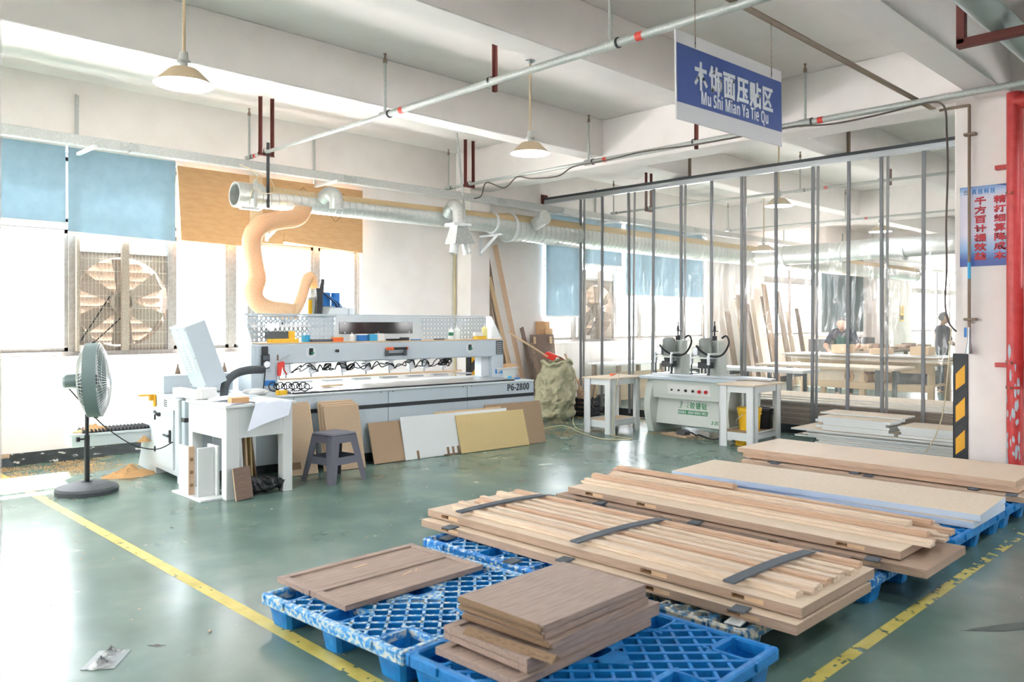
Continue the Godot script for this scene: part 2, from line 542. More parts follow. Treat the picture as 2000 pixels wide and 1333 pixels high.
func build_shell() -> void:
	var wp: Material = mats.wall_paint
	var fl := struct("floor", S().span(Vector3(-8.24, -0.2, -9.79), Vector3(34.24, 0, 9.24)), mats.floor_paint, "glossy green epoxy floor with dust and yellow painted lines")
	paint_line(fl, Vector2(1.875, -9.2), Vector2(1.98, -1.2), false)
	paint_line(fl, Vector2(1.2, -1.54), Vector2(7.2, -1.44), true)
	struct("wall_back", wall_with_openings(-8.24, 34.24, OPENINGS, WALL, WALL - 0.24), wp)
	var far := []
	for o in [OPENINGS[2]]:
		far.append([o[0], o[1]])
	struct("wall_front", wall_with_openings(-8.24, 34.24, far, 9.0, 9.24), wp)
	var lw := S()
	lw.span(Vector3(-8.24, -0.1, -9.55), Vector3(-8.0, SILL, 9.0)).span(Vector3(-8.24, HEAD, -9.55), Vector3(-8.0, SLAB, 9.0))
	lw.span(Vector3(-8.24, SILL, -9.55), Vector3(-8.0, HEAD, -7.5)).span(Vector3(-8.24, SILL, -5.0), Vector3(-8.0, HEAD, 9.0))
	struct("wall_left", lw, wp)
	struct("wall_right", S().span(Vector3(34, -0.1, -9.55), Vector3(34.24, SLAB, 9)), wp)
	struct("ceiling", S().span(Vector3(-8.24, SLAB, -9.79), Vector3(34.24, SLAB + 0.18, 9.24)), mats.ceiling_paint)
	var cp: Material = mats.ceiling_paint
	for z in [-6.745, -4.4, 0.3, 2.6, 4.9, 7.2]:
		struct("trim_ceiling_beam", S().rspan(Vector3(-8, 3.65, z - 0.135), Vector3(34, SLAB, z + 0.135), 0.008), cp)
	struct("trim_ceiling_beam", S().rspan(Vector3(-8, 3.53, -2.235), Vector3(34, SLAB, -1.965), 0.008), cp)
	for x in [-0.02, 8.18, 16.38, 24.58]:
		struct("trim_girder", S().rspan(Vector3(x, 3.53, -9.55), Vector3(x + 0.405, SLAB, 9), 0.008), cp)
		struct("wall_pilaster", S().rspan(Vector3(x, 0, -9.56), Vector3(x + 0.405, 3.53, -9.2), 0.008), wp)
		struct("column", S().rspan(Vector3(x, 0, -2.42), Vector3(x + 0.405, 3.55, -1.79), 0.01), wp)
	var sk := S()
	var at := -8.0
	for x in [-0.02, 8.18, 16.38, 24.58]:
		sk.span(Vector3(at, 0, WALL), Vector3(x, 0.125, WALL + 0.006))
		at = x + 0.405
	struct("baseboard_back", sk, mats.skirting_paint)
	struct("ground_outside", S().span(Vector3(-40, -0.45, -60), Vector3(70, -0.25, -9.79)), plain("yard_concrete", rgb(194, 194, 195), 0.9))
	struct("ground_outside", S().span(Vector3(-40, -0.45, 9.24), Vector3(70, -0.25, 60)), mats.yard_concrete)
	struct("ground_outside", S().span(Vector3(-60, -0.45, -9.79), Vector3(-8.24, -0.25, 9.24)), mats.yard_concrete)

func paint_line(fl: Node, a: Vector2, b: Vector2, worn: bool) -> void:
	# a painted stripe as small cells; cells are missing where the paint has worn off
	var nz := FastNoiseLite.new()
	nz.seed = 5 if worn else 9
	nz.frequency = 7.0
	nz.fractal_octaves = 3
	var s := S()
	var along := absf(b.x - a.x) > absf(b.y - a.y)
	var length := (b - a).x if along else (b - a).y
	var across := (b - a).y if along else (b - a).x
	var c := 0.0125
	var nl := int(length / c)
	var nw := int(across / c)
	for i in nl:
		var run := -1
		for j in nw + 1:
			var keep := false
			if j < nw:
				var p := Vector2(a.x + (i if along else j) * c, a.y + (j if along else i) * c)
				var edge: float = minf(j, nw - 1 - j) * c / across
				var k := nz.get_noise_2d(p.x, p.y) + 0.5 * nz.get_noise_2d(p.x * 3.1 + 7.0, p.y * 3.1)
				var limit := -0.62 if not worn else -0.34
				if worn and (p.x < 3.3 or p.x > 5.35):
					limit += 0.28
				if worn and p.x > 6.1:
					limit += 0.25
				keep = k > limit and edge > 0.06 + 0.1 * nz.get_noise_2d(p.x * 0.6 + (20.0 if j * 2 > nw else 0.0), p.y * 0.6)
			if keep and run < 0:
				run = j
			elif not keep and run >= 0:
				var p0 := Vector2(a.x + (i if along else run) * c, a.y + (run if along else i) * c)
				var p1 := Vector2(a.x + (i + 1 if along else j) * c, a.y + (j if along else i + 1) * c)
				s.quad(Vector3(p0.x, 0.0008, p0.y), Vector3(p0.x, 0.0008, p1.y), Vector3(p1.x, 0.0008, p1.y), Vector3(p1.x, 0.0008, p0.y))
				run = -1
	part(fl, "painted_line", s, mats.yellow_paint, "worn yellow floor marking line")

func pane_frame(parent: Node, x0: float, x1: float, y0: float, y1: float, z: float, glass := true) -> void:
	# one window light: a frame of four bars and a pane
	var f := S()
	var w := 0.045
	f.rspan(Vector3(x0, y0, z - 0.03), Vector3(x0 + w, y1, z + 0.03)).rspan(Vector3(x1 - w, y0, z - 0.03), Vector3(x1, y1, z + 0.03))
	f.rspan(Vector3(x0, y0, z - 0.03), Vector3(x1, y0 + w, z + 0.03)).rspan(Vector3(x0, y1 - w, z - 0.03), Vector3(x1, y1, z + 0.03))
	var o := part(parent, "sash", f, mats.window_frame)
	if glass:
		part(o, "pane", S().span(Vector3(x0 + w, y0 + w, z - 0.003), Vector3(x1 - w, y1 - w, z + 0.003)), mats.glass)

func build_window(i: int, cuts: Array, z: float, fan_cuts: Array) -> void:
	var x0: float = OPENINGS[i][0]
	var x1: float = OPENINGS[i][1]
	var s := S()
	s.rspan(Vector3(x0, SILL - 0.01, z - 0.05), Vector3(x1, SILL + 0.05, z + 0.06)).rspan(Vector3(x0, HEAD - 0.05, z - 0.05), Vector3(x1, HEAD, z + 0.05))
	s.rspan(Vector3(x0, 2.5, z - 0.04), Vector3(x1, 2.58, z + 0.04))
	for c in cuts:
		s.rspan(Vector3(c - 0.035, SILL, z - 0.045), Vector3(c + 0.035, HEAD, z + 0.045))
	var o := struct("window_%d" % (i + 1 if z < 0 else i + 6), s, mats.window_frame, "grey brown metal window frame with tall panes")
	for k in cuts.size() - 1:
		if k not in fan_cuts:
			pane_frame(o, cuts[k] + 0.03, cuts[k + 1] - 0.03, SILL + 0.05, 2.5, z)
		pane_frame(o, cuts[k] + 0.03, cuts[k + 1] - 0.03, 2.58, HEAD - 0.05, z)
	var sill := S().rspan(Vector3(x0, SILL - 0.03, z + 0.06 if z < 0 else z - 0.16), Vector3(x1, SILL + 0.002, WALL + 0.01 if z < 0 else z - 0.06), 0.003)
	part(o, "sill", sill, mats.wall_paint)

func build_windows() -> void:
	var z := WALL - 0.11
	var xs := []
	for p in [138, 331, 449, 492, 614, 698]:
		xs.append(at_z(p, 600, z).x)
	build_window(1, [1.33, xs[0], xs[1], xs[2], xs[3], xs[4], xs[5]], z, [1])
	var ys := []
	for p in [1070, 1118, 1132, 1197, 1246, 1275, 1330, 1372]:
		ys.append(at_z(p, 600, z).x)
	build_window(2, [10.24, ys[1], ys[2], ys[3], ys[4], ys[5], ys[6], 15.41], z, [2])
	build_window(0, [-6.86, -5.6, -4.3, -3.0, -1.64], z, [])
	build_window(3, [18.04, 19.5, 21.0, 22.4, 23.86], z, [])
	build_window(4, [27.94, 29.3, 30.65, 32.0, 33.36], z, [])
	for i in [2]:
		var a: float = OPENINGS[i][0]
		var b: float = OPENINGS[i][1]
		build_window(i, [a + 0.04, a * 0.75 + b * 0.25, (a + b) * 0.5, a * 0.25 + b * 0.75, b - 0.04], 9.11, [])
	exhaust_fan(xs[0] + 0.035, xs[1] - 0.035, z, "dusty square exhaust fan with six blades set in the window behind the pedestal fan")
	exhaust_fan(ys[2] + 0.035, ys[3] - 0.035, z, "dusty exhaust fan in the window seen through the clear plastic curtain")
	# roller blinds
	roller_blind(0.75, at_z(128, 600, -9.5).x, 2.56, "light blue roller blind hanging over the far left window pane beside the exhaust fan window", 0.0)
	roller_blind(at_z(133, 600, -9.5).x, at_z(342, 600, -9.5).x, 2.47, "light blue roller blind with a diagonal crease above the window exhaust fan", 0.03)
	roller_blind(at_z(1066, 600, -9.5).x, at_z(1134, 600, -9.5).x, 1.60, "long medium blue roller blind pulled low beside the burlap sack corner", 0.0)
	roller_blind(at_z(1139, 600, -9.5).x, at_z(1214, 600, -9.5).x, 2.56, "blue roller blind above the exhaust fan behind the plastic curtain", 0.0)
	roller_blind(at_z(1222, 600, -9.5).x, at_z(1372, 600, -9.5).x, 2.02, "wide blue roller blind half lowered behind the plastic curtain", 0.0)
	roller_blind(at_z(1604, 600, -9.5).x, at_z(1686, 600, -9.5).x, 1.2, "dark teal roller blind lowered to the sill behind the stooping worker", 0.0, plain("teal_fabric", rgb(116, 140, 150), 0.85))
	# cardboard screens over the upper lights
	var c := thing("cardboard_screen", "tall plain cardboard sheet covering the upper window beside the duct end", "cardboard", Vector3(0, 0, -9.515))
	var a0 := at_z(347, 600, -9.5).x
	var a1 := at_z(488, 600, -9.5).x
	part(c, "sheet", S().prism(PackedVector2Array([Vector2(a0, 3.34), Vector2(a0 + 0.05, 2.46), Vector2(a1, 2.44), Vector2(a1, 3.34)]), -0.006, 0.006), mats.cardboard)
	c = thing("cardboard_screen", "cardboard sheets with printed diamond marks behind the spiral duct", "cardboard", Vector3(0, 0, -9.515))
	a0 = at_z(512, 600, -9.5).x
	a1 = at_z(709, 600, -9.5).x
	part(c, "sheet", S().prism(PackedVector2Array([Vector2(a0, 3.34), Vector2(a0, 2.5), Vector2(a0 + 0.3, 2.5), Vector2(a0 + 0.5, 3.34)]), -0.006, 0.0), mats.cardboard)
	part(c, "sheet", S().prism(PackedVector2Array([Vector2(a0 + 0.45, 3.34), Vector2(a0 + 0.3, 2.54), Vector2(a1, 2.46), Vector2(a1, 3.34)]), 0.0, 0.006), mats.cardboard)
	var ink := S()
	for q in [[593, 378], [656, 423], [671, 390]]:
		var d := at_z(q[0], q[1], -9.5)
		for k in 4:
			var e := TAU * k / 4
			ink.bar(Vector3(d.x + cos(e) * 0.08, d.y + sin(e) * 0.08, 0.0065), Vector3(d.x + cos(e + TAU / 4) * 0.08, d.y + sin(e + TAU / 4) * 0.08, 0.0065), 0.006, 0.001, Vector3(0, 0, 1))
	part(c, "printed_mark", ink, mats.print_ink)
	var post := struct("trim_window_post", S().rspan(Vector3(at_z(488, 600, -9.5).x, 2.46, -9.56), Vector3(at_z(512, 600, -9.5).x, 3.34, -9.48)), mats.pine)
	post.set_meta("label", "pale timber post between the cardboard sheets")

func roller_blind(x0: float, x1: float, y0: float, label: String, sag: float, cloth: Material = null) -> void:
	if cloth == null:
		cloth = mats.blind_fabric
	var o := thing("roller_blind", label, "blind", Vector3(x0, 0, -9.5), 0.0, "blue roller blinds on the window wall")
	var w := x1 - x0
	var top := 3.38
	part(o, "fabric", S().sheet(24, 24, func(u: float, t: float) -> Vector3: return Vector3(u * w, lerpf(y0, top, t) - sag * u * (1.0 - t), 0.012 * sin(u * 7.0 + t * 2.0) * (1.0 - t) + (0.03 * exp(-pow((u - 0.78 - t * 0.22) * 14.0, 2.0)) * (1.0 - t * 0.5) if sag > 0 else 0.0))), cloth)
	part(o, "bottom_bar", S().bar(Vector3(0, y0 - 0.012, 0), Vector3(w, y0 - 0.012 - sag, 0), 0.02, 0.03), mats.blind_bar)
	part(o, "roller_tube", S().cyl(Vector3(0, top, -0.02), Vector3(w, top, -0.02), 0.02), mats.blind_bar)

func exhaust_fan(x0: float, x1: float, z: float, label: String) -> void:
	var w := x1 - x0
	var y1 := 2.27
	var h := y1 - SILL - 0.05
	var cx := w * 0.5
	var cy := h * 0.5
	var r := minf(w, h) * 0.5 * 1.04
	var o := thing("exhaust_fan", label, "exhaust fan", Vector3(x0, SILL + 0.05, z), 0.0, "exhaust fans in the window wall")
	# rusty cover plate above, centre post, housing with round mouth
	part(o, "cover_plate", S().rspan(Vector3(0, h + 0.05, -0.02), Vector3(w, h + 0.19, 0.01)).rspan(Vector3(0, h, -0.01), Vector3(w, h + 0.045, 0.03)), mats.rusty_white)
	part(o, "post", S().rspan(Vector3(cx - 0.035, 0, 0.05), Vector3(cx + 0.045, h + 0.19, 0.11), 0.006), mats.fan_dirt)
	part(o, "post", S().rspan(Vector3(-0.005, 0, 0.04), Vector3(0.03, h + 0.19, 0.1)), mats.fan_dirt)
	var mouth := S()
	for k in 48:
		var a := TAU * k / 48
		var b := TAU * (k + 1) / 48
		var pa := Vector2(cos(a), sin(a))
		var pb := Vector2(cos(b), sin(b))
		var qa := pa / maxf(absf(pa.x), absf(pa.y))
		var qb := pb / maxf(absf(pb.x), absf(pb.y))
		var m := Vector2(cx, cy)
		var ra := m + pa * r * 0.98
		var rb := m + pb * r * 0.98
		var sa := m + qa * Vector2(w, h) * 0.52
		var sb := m + qb * Vector2(w, h) * 0.52
		mouth.quad(Vector3(ra.x, ra.y, 0.02), Vector3(sa.x, sa.y, 0.0), Vector3(sb.x, sb.y, 0.0), Vector3(rb.x, rb.y, 0.02))
		mouth.quad(Vector3(ra.x, ra.y, 0.02), Vector3(rb.x, rb.y, 0.02), Vector3(rb.x, rb.y, -0.18), Vector3(ra.x, ra.y, -0.18))
	part(o, "housing", mouth, mats.fan_dirt)
	for k in 11:
		part(o, "louvre", S().box(Vector3(cx, 0.05 + k * (h - 0.06) / 10.5, -0.2), Vector3(w, 0.128, 0.006), Basis(Vector3.RIGHT, 0.42)), mats.fan_dirt)
	var hub := part(o, "hub", S().cyl(Vector3(cx, cy, -0.06), Vector3(cx, cy, 0.02), 0.115, 0.11, 24), mats.fan_dirt)
	part(hub, "pulley", S().lathe([Vector2(0.1, 0), Vector2(0.135, 0), Vector2(0.135, 0.012), Vector2(0.12, 0.02), Vector2(0.135, 0.028), Vector2(0.135, 0.04), Vector2(0.1, 0.04)], 28, Transform3D(Basis(Vector3.RIGHT, PI / 2), Vector3(cx, cy, 0.0))), mats.fan_dirt)
	for k in 6:
		var a := TAU * k / 6 + 0.55
		var b := Basis(Vector3(0, 0, 1), a)
		var bl := S()
		bl.sheet(8, 6, func(u: float, t: float) -> Vector3:
			var wd := lerpf(0.085, 0.12, u)
			var tw := lerpf(0.75, 0.45, u)
			var q := (t - 0.5) * 2.0
			return Vector3(cx, cy, -0.04) + b * Vector3(lerpf(0.1, r * 0.93, u), q * wd * cos(tw), q * wd * sin(tw) * 0.7 + 0.02 * q * q))
		part(o, "blade", bl, mats.fan_dirt)
	var wire := S()
	for k in 26:
		var x := w * (k + 0.5) / 26
		wire.cyl(Vector3(x, 0, 0.035), Vector3(x, h, 0.035), 0.0026, -1, 4, false)
	for k in 8:
		var y := h * (k + 0.5) / 8
		wire.cyl(Vector3(0, y, 0.038), Vector3(w, y, 0.038), 0.0022, -1, 4, false)
	part(o, "guard", wire, mats.rusty_white)
	part(o, "drive_belt", S().bar(Vector3(0.02, 0.05, 0.028), Vector3(cx - 0.13, cy + 0.08, 0.028), 0.012, 0.012).bar(Vector3(0.1, 0.0, 0.028), Vector3(cx + 0.02, cy - 0.14, 0.028), 0.012, 0.012), mats.black_rubber)
	part(o, "motor_cover", S().rspan(Vector3(0.02, 0.0, 0.04), Vector3(0.16, 0.07, 0.1)), mats.rusty_white)

# ---------- pipes, ducts, lamps, sign ----------
const GLYPHS := {
	"mu": "1,3 9,3;5,.5 5,10;5,3 3,6 .8,8.2;5,3 7,6 9.3,8.2",
	"shi": "2.2,.5 1.6,2 .6,3.5;1.8,2 4,2 3.5,3.2;2.2,3.5 2.2,9.2 3.8,7.8;6,.4 5.4,2.2 4.6,3.4;5.6,2 9.8,2;5.2,4.5 5.2,8.5;5.2,4.5 9.5,4.5 9.5,7.8 8.8,8;7.3,2.6 7.3,10",
	"mian": ".5,1 9.5,1;5,1 4.4,2.8;1.2,2.8 1.2,9.6;1.2,2.8 8.8,2.8 8.8,9.6;1.2,9.2 8.8,9.2;3.7,2.8 3.7,9;6.3,2.8 6.3,9;3.7,4.9 6.3,4.9;3.7,7 6.3,7",
	"ya": "1.2,1 9.5,1;1.6,1 1.5,6 .5,9.6;3,4.6 8.8,4.6;5.8,2.4 5.8,9;2.4,9 9.6,9;7.2,6 8.4,7.2",
	"tie": ".8,1.2 .8,7;.8,1.2 4,1.2 4,7;2.4,2.4 2.3,6.4 .5,9.6;2.8,7 4.2,9.4;6.8,.5 6.8,5;6.8,2.6 9.6,2.6;5.2,5.2 5.2,9.6;5.2,5.2 9.2,5.2 9.2,9.6;5.2,9 9.2,9",
	"qu": ".8,1 9.4,1;1,1 1,9.2 9.6,9.2;7.6,2.4 5.5,5.2 2.6,7.6;2.8,2.8 5.5,5.2 7.8,7.6",
	"qian": "7.8,.6 5,1.5 1.8,1.9;.5,4.8 9.5,4.8;5,1.6 5,9.8",
	"fang": "5,.4 5,1.8;.5,2.4 9.5,2.4;4.4,2.4 4,6 1,9.6;4.2,5 8.2,5 7.8,9 6,9.4",
	"bai": ".5,1 9.5,1;5,1 4.3,3.2;1.8,3.4 1.8,9.6;1.8,3.4 8.2,3.4 8.2,9.6;1.8,6.3 8.2,6.3;1.8,9.2 8.2,9.2",
	"ji": "1.6,.8 2.8,2.2;.5,4 2.4,4 2.4,8.6 3.8,7.2;4.4,4.2 9.6,4.2;7,.6 7,9.6",
	"ti": ".4,2.6 4,2.6;2.3,.4 2.3,9.2 1,8.8;.4,6.6 4,5.2;5,.8 5,4.2;5,.8 9,.8 9,4.2;5,2.5 9,2.5;5,4.2 9,4.2;4.5,5.6 9.6,5.6;7,5.6 7,9;7,7.2 9.2,7.2;5.3,6.6 5,8.4 4.2,9.6;5,8.4 6.4,9.2 9.6,9.3",
	"xiao": "2.6,.4 2.6,1.6;.4,2 5,2;1.8,3 .6,4.8;3.5,3 4.8,4.8;3.8,4.6 2.6,7.4 .6,9.4;1.4,5.4 4.6,9.2;7,.4 6.2,3 5.2,4.6;6.4,2.6 9.8,2.6;8.6,2.6 7.6,6.4 5,9.6;6.2,4 7.4,7 9.8,9.6",
	"yi": "2.6,.4 3.6,1.8;7.4,.4 6.4,1.8;.6,2.4 9.4,2.4;3.6,3 2.4,4.6 .6,5.6;6.4,3 7.6,4.6 9.4,5.6;1.6,6 1.6,9;1.6,6 8.4,6 8.4,9;3.9,6 3.9,9;6.1,6 6.1,9;.3,9.2 9.7,9.2",
	"jing": "2.4,.4 2.4,9.8;.6,1.4 1.2,3;4.2,1.4 3.6,3;.3,4 4.6,4;2.2,4.4 .5,7.6;2.6,5 4.2,6.8;5.2,1.4 9.6,1.4;7.4,.4 7.4,4.4;5.6,2.9 9.2,2.9;4.9,4.4 9.8,4.4;5.8,5.4 5.6,9.6;5.8,5.4 9,5.4 9,9.2 8.2,9.4;5.8,6.8 9,6.8;5.8,8 9,8",
	"da": ".4,2.8 4.2,2.8;2.4,.4 2.4,9 1,8.6;.4,6.6 4.2,5.2;4.8,1.6 9.8,1.6;7.4,1.6 7.4,9 6,8.8",
	"xi": "2.4,.4 .8,2.8 3,2.8;3.4,2.6 1,5.4 4,5;.6,8.8 4,7.8;5,1.4 5,9.4;5,1.4 9.4,1.4 9.4,9.4;5,5 9.4,5;7.2,1.4 7.2,9;5,9 9.4,9",
	"suan": "2.4,.2 .8,2.2;2,1 4.6,1;6.4,.2 5,2.2;6,1 9.4,1;2.2,2.6 2.2,6.2;2.2,2.6 7.8,2.6 7.8,6.2;2.2,3.8 7.8,3.8;2.2,5 7.8,5;2.2,6.2 7.8,6.2;.4,7.6 9.6,7.6;3.4,6.4 3.2,8.6 1.4,9.8;6.6,6.4 6.6,9.8",
	"jiang": ".8,.8 .8,9.8;.8,.8 3.6,.8 2.4,3.8 3.6,5.6 2.2,6.8;6,.4 4.6,3;5.6,1.4 8.8,1.4 6.8,3.8 4.4,5;5.4,2.4 7.4,4 9.8,5;5,6 9.4,6;7.2,5.2 7.2,9.8;5.4,6 5.4,7.9;4.4,8 9.8,8",
	"cheng": "1.4,2.2 9.4,2.2;1.6,2.2 1.4,7 .4,9.6;1.6,4.8 4.4,4.8 4.2,8 3,8;5.6,.4 6.4,5 8,8.6 9.6,9.4 9.6,7.6;8.6,4 7,7 4.8,9.4;7.4,.4 8.6,1.4",
	"ben": ".8,2.8 9.2,2.8;5,.4 5,9.8;4.8,2.8 3,5.8 .6,8;5.2,2.8 7,5.8 9.4,8;3,7.4 7,7.4",
	"shang": "5,.4 5,3;2.4,1 3.4,2.6;7.6,1 6.6,2.6;1.4,3.4 1.4,9.8;1.4,3.4 8.6,3.4 8.6,9.8;3.4,5.2 6.6,5.2 6.6,7.8 3.4,7.8 3.4,5.2",
	"ju": "1.4,.8 8.6,.8 8.6,3.2 1.4,3.2;1.4,.8 1.4,6 .4,9.4;2.6,4.8 9.6,4.8;6,3.6 6,6.6;3.4,6.6 3.4,9.6;3.4,6.6 8.8,6.6 8.8,9.6;3.4,9.2 8.8,9.2",
	"ke": "4,.6 .8,1.6;.3,3.4 4.6,3.4;2.5,1.2 2.5,9.8;2.4,3.6 .4,7;2.6,4.4 4.4,6;5.6,1.4 6.8,2.6;5.2,4 6.6,5.2;4.8,7.2 9.8,6.2;8.2,.4 8.2,9.8",
	"jishu": ".4,2.6 4,2.6;2.3,.4 2.3,9 1,8.6;.4,6.4 4,5.2;4.6,2.4 9.6,2.4;7.1,.4 7.1,4.6;5,4.6 9,4.6 7.4,7.6 4.4,9.6;5.4,5 7.2,7.6 9.8,9.6",
	"worn": "3.2,.8 8,.8 7,3.6 4,4.4;6.6,4.4 5.6,8.8 3,9.6",
	"worn_dots": "6.6,1.4 7.8,.6;7.6,4.6 8.6,4.2;6,6.4 9,9",
	"jiao": "2,.4 .5,3;1.6,1.8 4,1.8;1,3.8 3.8,3.8;.6,6 4,6;2.3,3.8 2.3,9 4,7.8;7.2,.4 7.2,1.8;4.8,2.4 9.8,2.4;6.2,3.2 5,5;8.4,3.2 9.6,5;9,5 7.4,7.8 4.8,9.6;5.6,5 7.2,7.8 9.8,9.6",
	"lian": "2,.4 .5,3;1.6,1.8 4,1.8;1,3.8 3.8,3.8;.6,6 4,6;2.3,3.8 2.3,9 4,7.8;5,1 5.8,2.2;4.6,4 5.8,4 5.4,7.6 4.6,9;5.4,8.4 7,9.4 9.8,9.4;6.4,1.6 9.6,1.6;7.6,.4 6.6,4;6.6,4 9.6,4;6.4,6 9.8,6;8.2,2.8 8.2,8.4",
	"zuan": "2,.4 .5,3;1.6,1.8 4,1.8;1,3.8 3.8,3.8;.6,6 4,6;2.3,3.8 2.3,9 4,7.8;7,.4 7,5;7,2.6 9.6,2.6;5.2,5 5.2,9.6;5.2,5 9.2,5 9.2,9.6;5.2,9 9.2,9",
}
func glyph(s: Shape, key: String, x: float, top: float, w: float, h: float, thick: float, z: float) -> void:
	# strokes of one character as flat bars; x, top: its upper left corner
	var lift := 0.0
	for st in GLYPHS[key].split(";"):
		var pts := []
		lift += 0.0002
		for p in st.split(" "):
			var c: PackedStringArray = p.split(",")
			pts.append(Vector3(x + c[0].to_float() / 10.0 * w, top - c[1].to_float() / 10.0 * h, z + lift))
		for i in pts.size() - 1:
			var d: Vector3 = (pts[i + 1] - pts[i]).normalized() * thick * 0.42
			s.bar(pts[i] - d, pts[i + 1] + d, thick, 0.0012, Vector3(0, 0, 1))
func lettering(parent: Node, called: String, text: String, size: float, m: Material, at: Vector3, squeeze := 1.0) -> MeshInstance3D:
	var t := TextMesh.new()
	var f := SystemFont.new()
	f.font_names = PackedStringArray(["Droid Sans"])
	f.font_weight = 700
	t.font = f
	t.text = text
	t.font_size = 64
	t.pixel_size = size / 64.0
	t.depth = 0.002
	var o := part(parent, called, t, m)
	o.position = at
	o.scale.x = squeeze
	return o

func sprinkler(parent: Node, p: Vector3, top: float, r := 0.014) -> void:
	var o := part(parent, "riser", S().cyl(p, Vector3(p.x, top - 0.09, p.z), r, -1, 10), mats.pipe_metal)
	part(o, "sprinkler_head", S().cyl(Vector3(p.x, top - 0.09, p.z), Vector3(p.x, top - 0.05, p.z), r * 1.3, -1, 8).cyl(Vector3(p.x, top - 0.05, p.z), Vector3(p.x, top - 0.01, p.z), r * 0.9, r * 0.5, 8).cyl(Vector3(p.x, top - 0.012, p.z), Vector3(p.x, top, p.z), r * 1.1, -1, 8), mats.brown_pipe)
func sleeve(parent: Node, called: String, p: Vector3, r: float, w: float, m: Material) -> void:
	part(parent, called, S().cyl(p - Vector3(0, 0, w * 0.5), p + Vector3(0, 0, w * 0.5), r, -1, 14), m)
func hanger(x: float, z: float, low: float, label: String, double := false) -> void:
	var o := thing("pipe_hanger", label, "pipe hanger", Vector3(x, 0, z), 0.0, "red brown angle iron pipe hangers")
	for sx in ([-0.075, 0.075] if double else [0.05]):
		part(o, "upright", S().rspan(Vector3(sx - 0.018, low, -0.018), Vector3(sx + 0.018, SLAB, -0.012), 0.002).rspan(Vector3(sx + 0.012, low, -0.018), Vector3(sx + 0.018, SLAB, 0.018), 0.002), mats.rust_red)
	if double:
		part(o, "cross_angle", S().rspan(Vector3(-0.1, low, -0.02), Vector3(0.1, low + 0.04, -0.014), 0.002).rspan(Vector3(-0.1, low, -0.02), Vector3(0.1, low + 0.006, 0.02), 0.002), mats.rust_red)
	part(o, "clip", S().lathe([Vector2(0.036, -0.012), Vector2(0.036, 0.012)], 16, Transform3D(Basis(Vector3.RIGHT, PI / 2), Vector3(0, 3.5, 0))), mats.black_metal)

func pipe_run(label: String, x: float, z0: float, tees: Array, tops: Array, tapes: Array, thin_to: float) -> Node3D:
	var o := thing("sprinkler_pipe", label, "pipe", Vector3.ZERO, 0.0, "galvanised sprinkler pipes under the ceiling")
	var y := 3.488
	part(o, "run", S().cyl(Vector3(x, y, z0), Vector3(x, y, thin_to), 0.021, -1, 14).cyl(Vector3(x, y, thin_to), Vector3(x, y, 8.9), 0.03, -1, 16), mats.pipe_metal)
	for i in tees.size():
		var z: float = tees[i]
		sleeve(o, "tee", Vector3(x, y, z), 0.028 if z < thin_to else 0.037, 0.12, mats.pipe_metal)
		sleeve(o, "gasket", Vector3(x, y, z + 0.07), 0.039 if z >= thin_to else 0.026, 0.014, mats.black_metal)
		sprinkler(o, Vector3(x, y, z), tops[i])
	for z in tapes:
		sleeve(o, "tape_band", Vector3(x, y, z), 0.0316 if z >= thin_to else 0.0222, 0.055, mats.tape_red)
	return o

func lamp(called_label: String, p: Vector3, top: float) -> void:
	# p: centre of the rim
	var o := thing("pendant_lamp", called_label, "lamp", p, 0.0, "enamel pendant lamps")
	part(o, "rod", S().cyl(Vector3(0, 0.2, 0), Vector3(0, top - p.y - 0.02, 0), 0.011, -1, 10), mats.lamp_shade)
	part(o, "canopy", S().lathe([Vector2(0.05, top - p.y - 0.001), Vector2(0.05, top - p.y - 0.012), Vector2(0.012, top - p.y - 0.035)], 18), mats.steel)
	part(o, "socket", S().lathe([Vector2(0.0, 0.225), Vector2(0.026, 0.225), Vector2(0.03, 0.17), Vector2(0.045, 0.165), Vector2(0.045, 0.155), Vector2(0.024, 0.15), Vector2(0.024, 0.12), Vector2(0.045, 0.105)], 18), mats.pipe_metal)
	part(o, "shade", S().lathe([Vector2(0.04, 0.112), Vector2(0.085, 0.108), Vector2(0.1, 0.098), Vector2(0.195, 0.004), Vector2(0.198, 0.0)], 36), mats.lamp_shade)
	part(o, "reflector", S().lathe([Vector2(0.197, 0.001), Vector2(0.098, 0.094), Vector2(0.04, 0.106), Vector2(0.0, 0.106)], 36), mats.lamp_white)
	part(o, "bulb", S().lathe([Vector2(0.0, 0.1), Vector2(0.03, 0.096), Vector2(0.052, 0.075), Vector2(0.06, 0.05), Vector2(0.05, 0.025), Vector2(0.03, 0.01), Vector2(0.0, 0.005)], 20), mats.lamp_bulb)
	var l := OmniLight3D.new()
	l.name = "lamp_light"
	l.position = Vector3(0, 0.05, 0)
	l.light_color = rgb(240, 246, 255)
	l.light_energy = 0.36
	l.light_size = 0.05
	l.omni_range = 40.0
	l.omni_attenuation = 2.0
	l.shadow_enabled = true
	o.add_child(l)

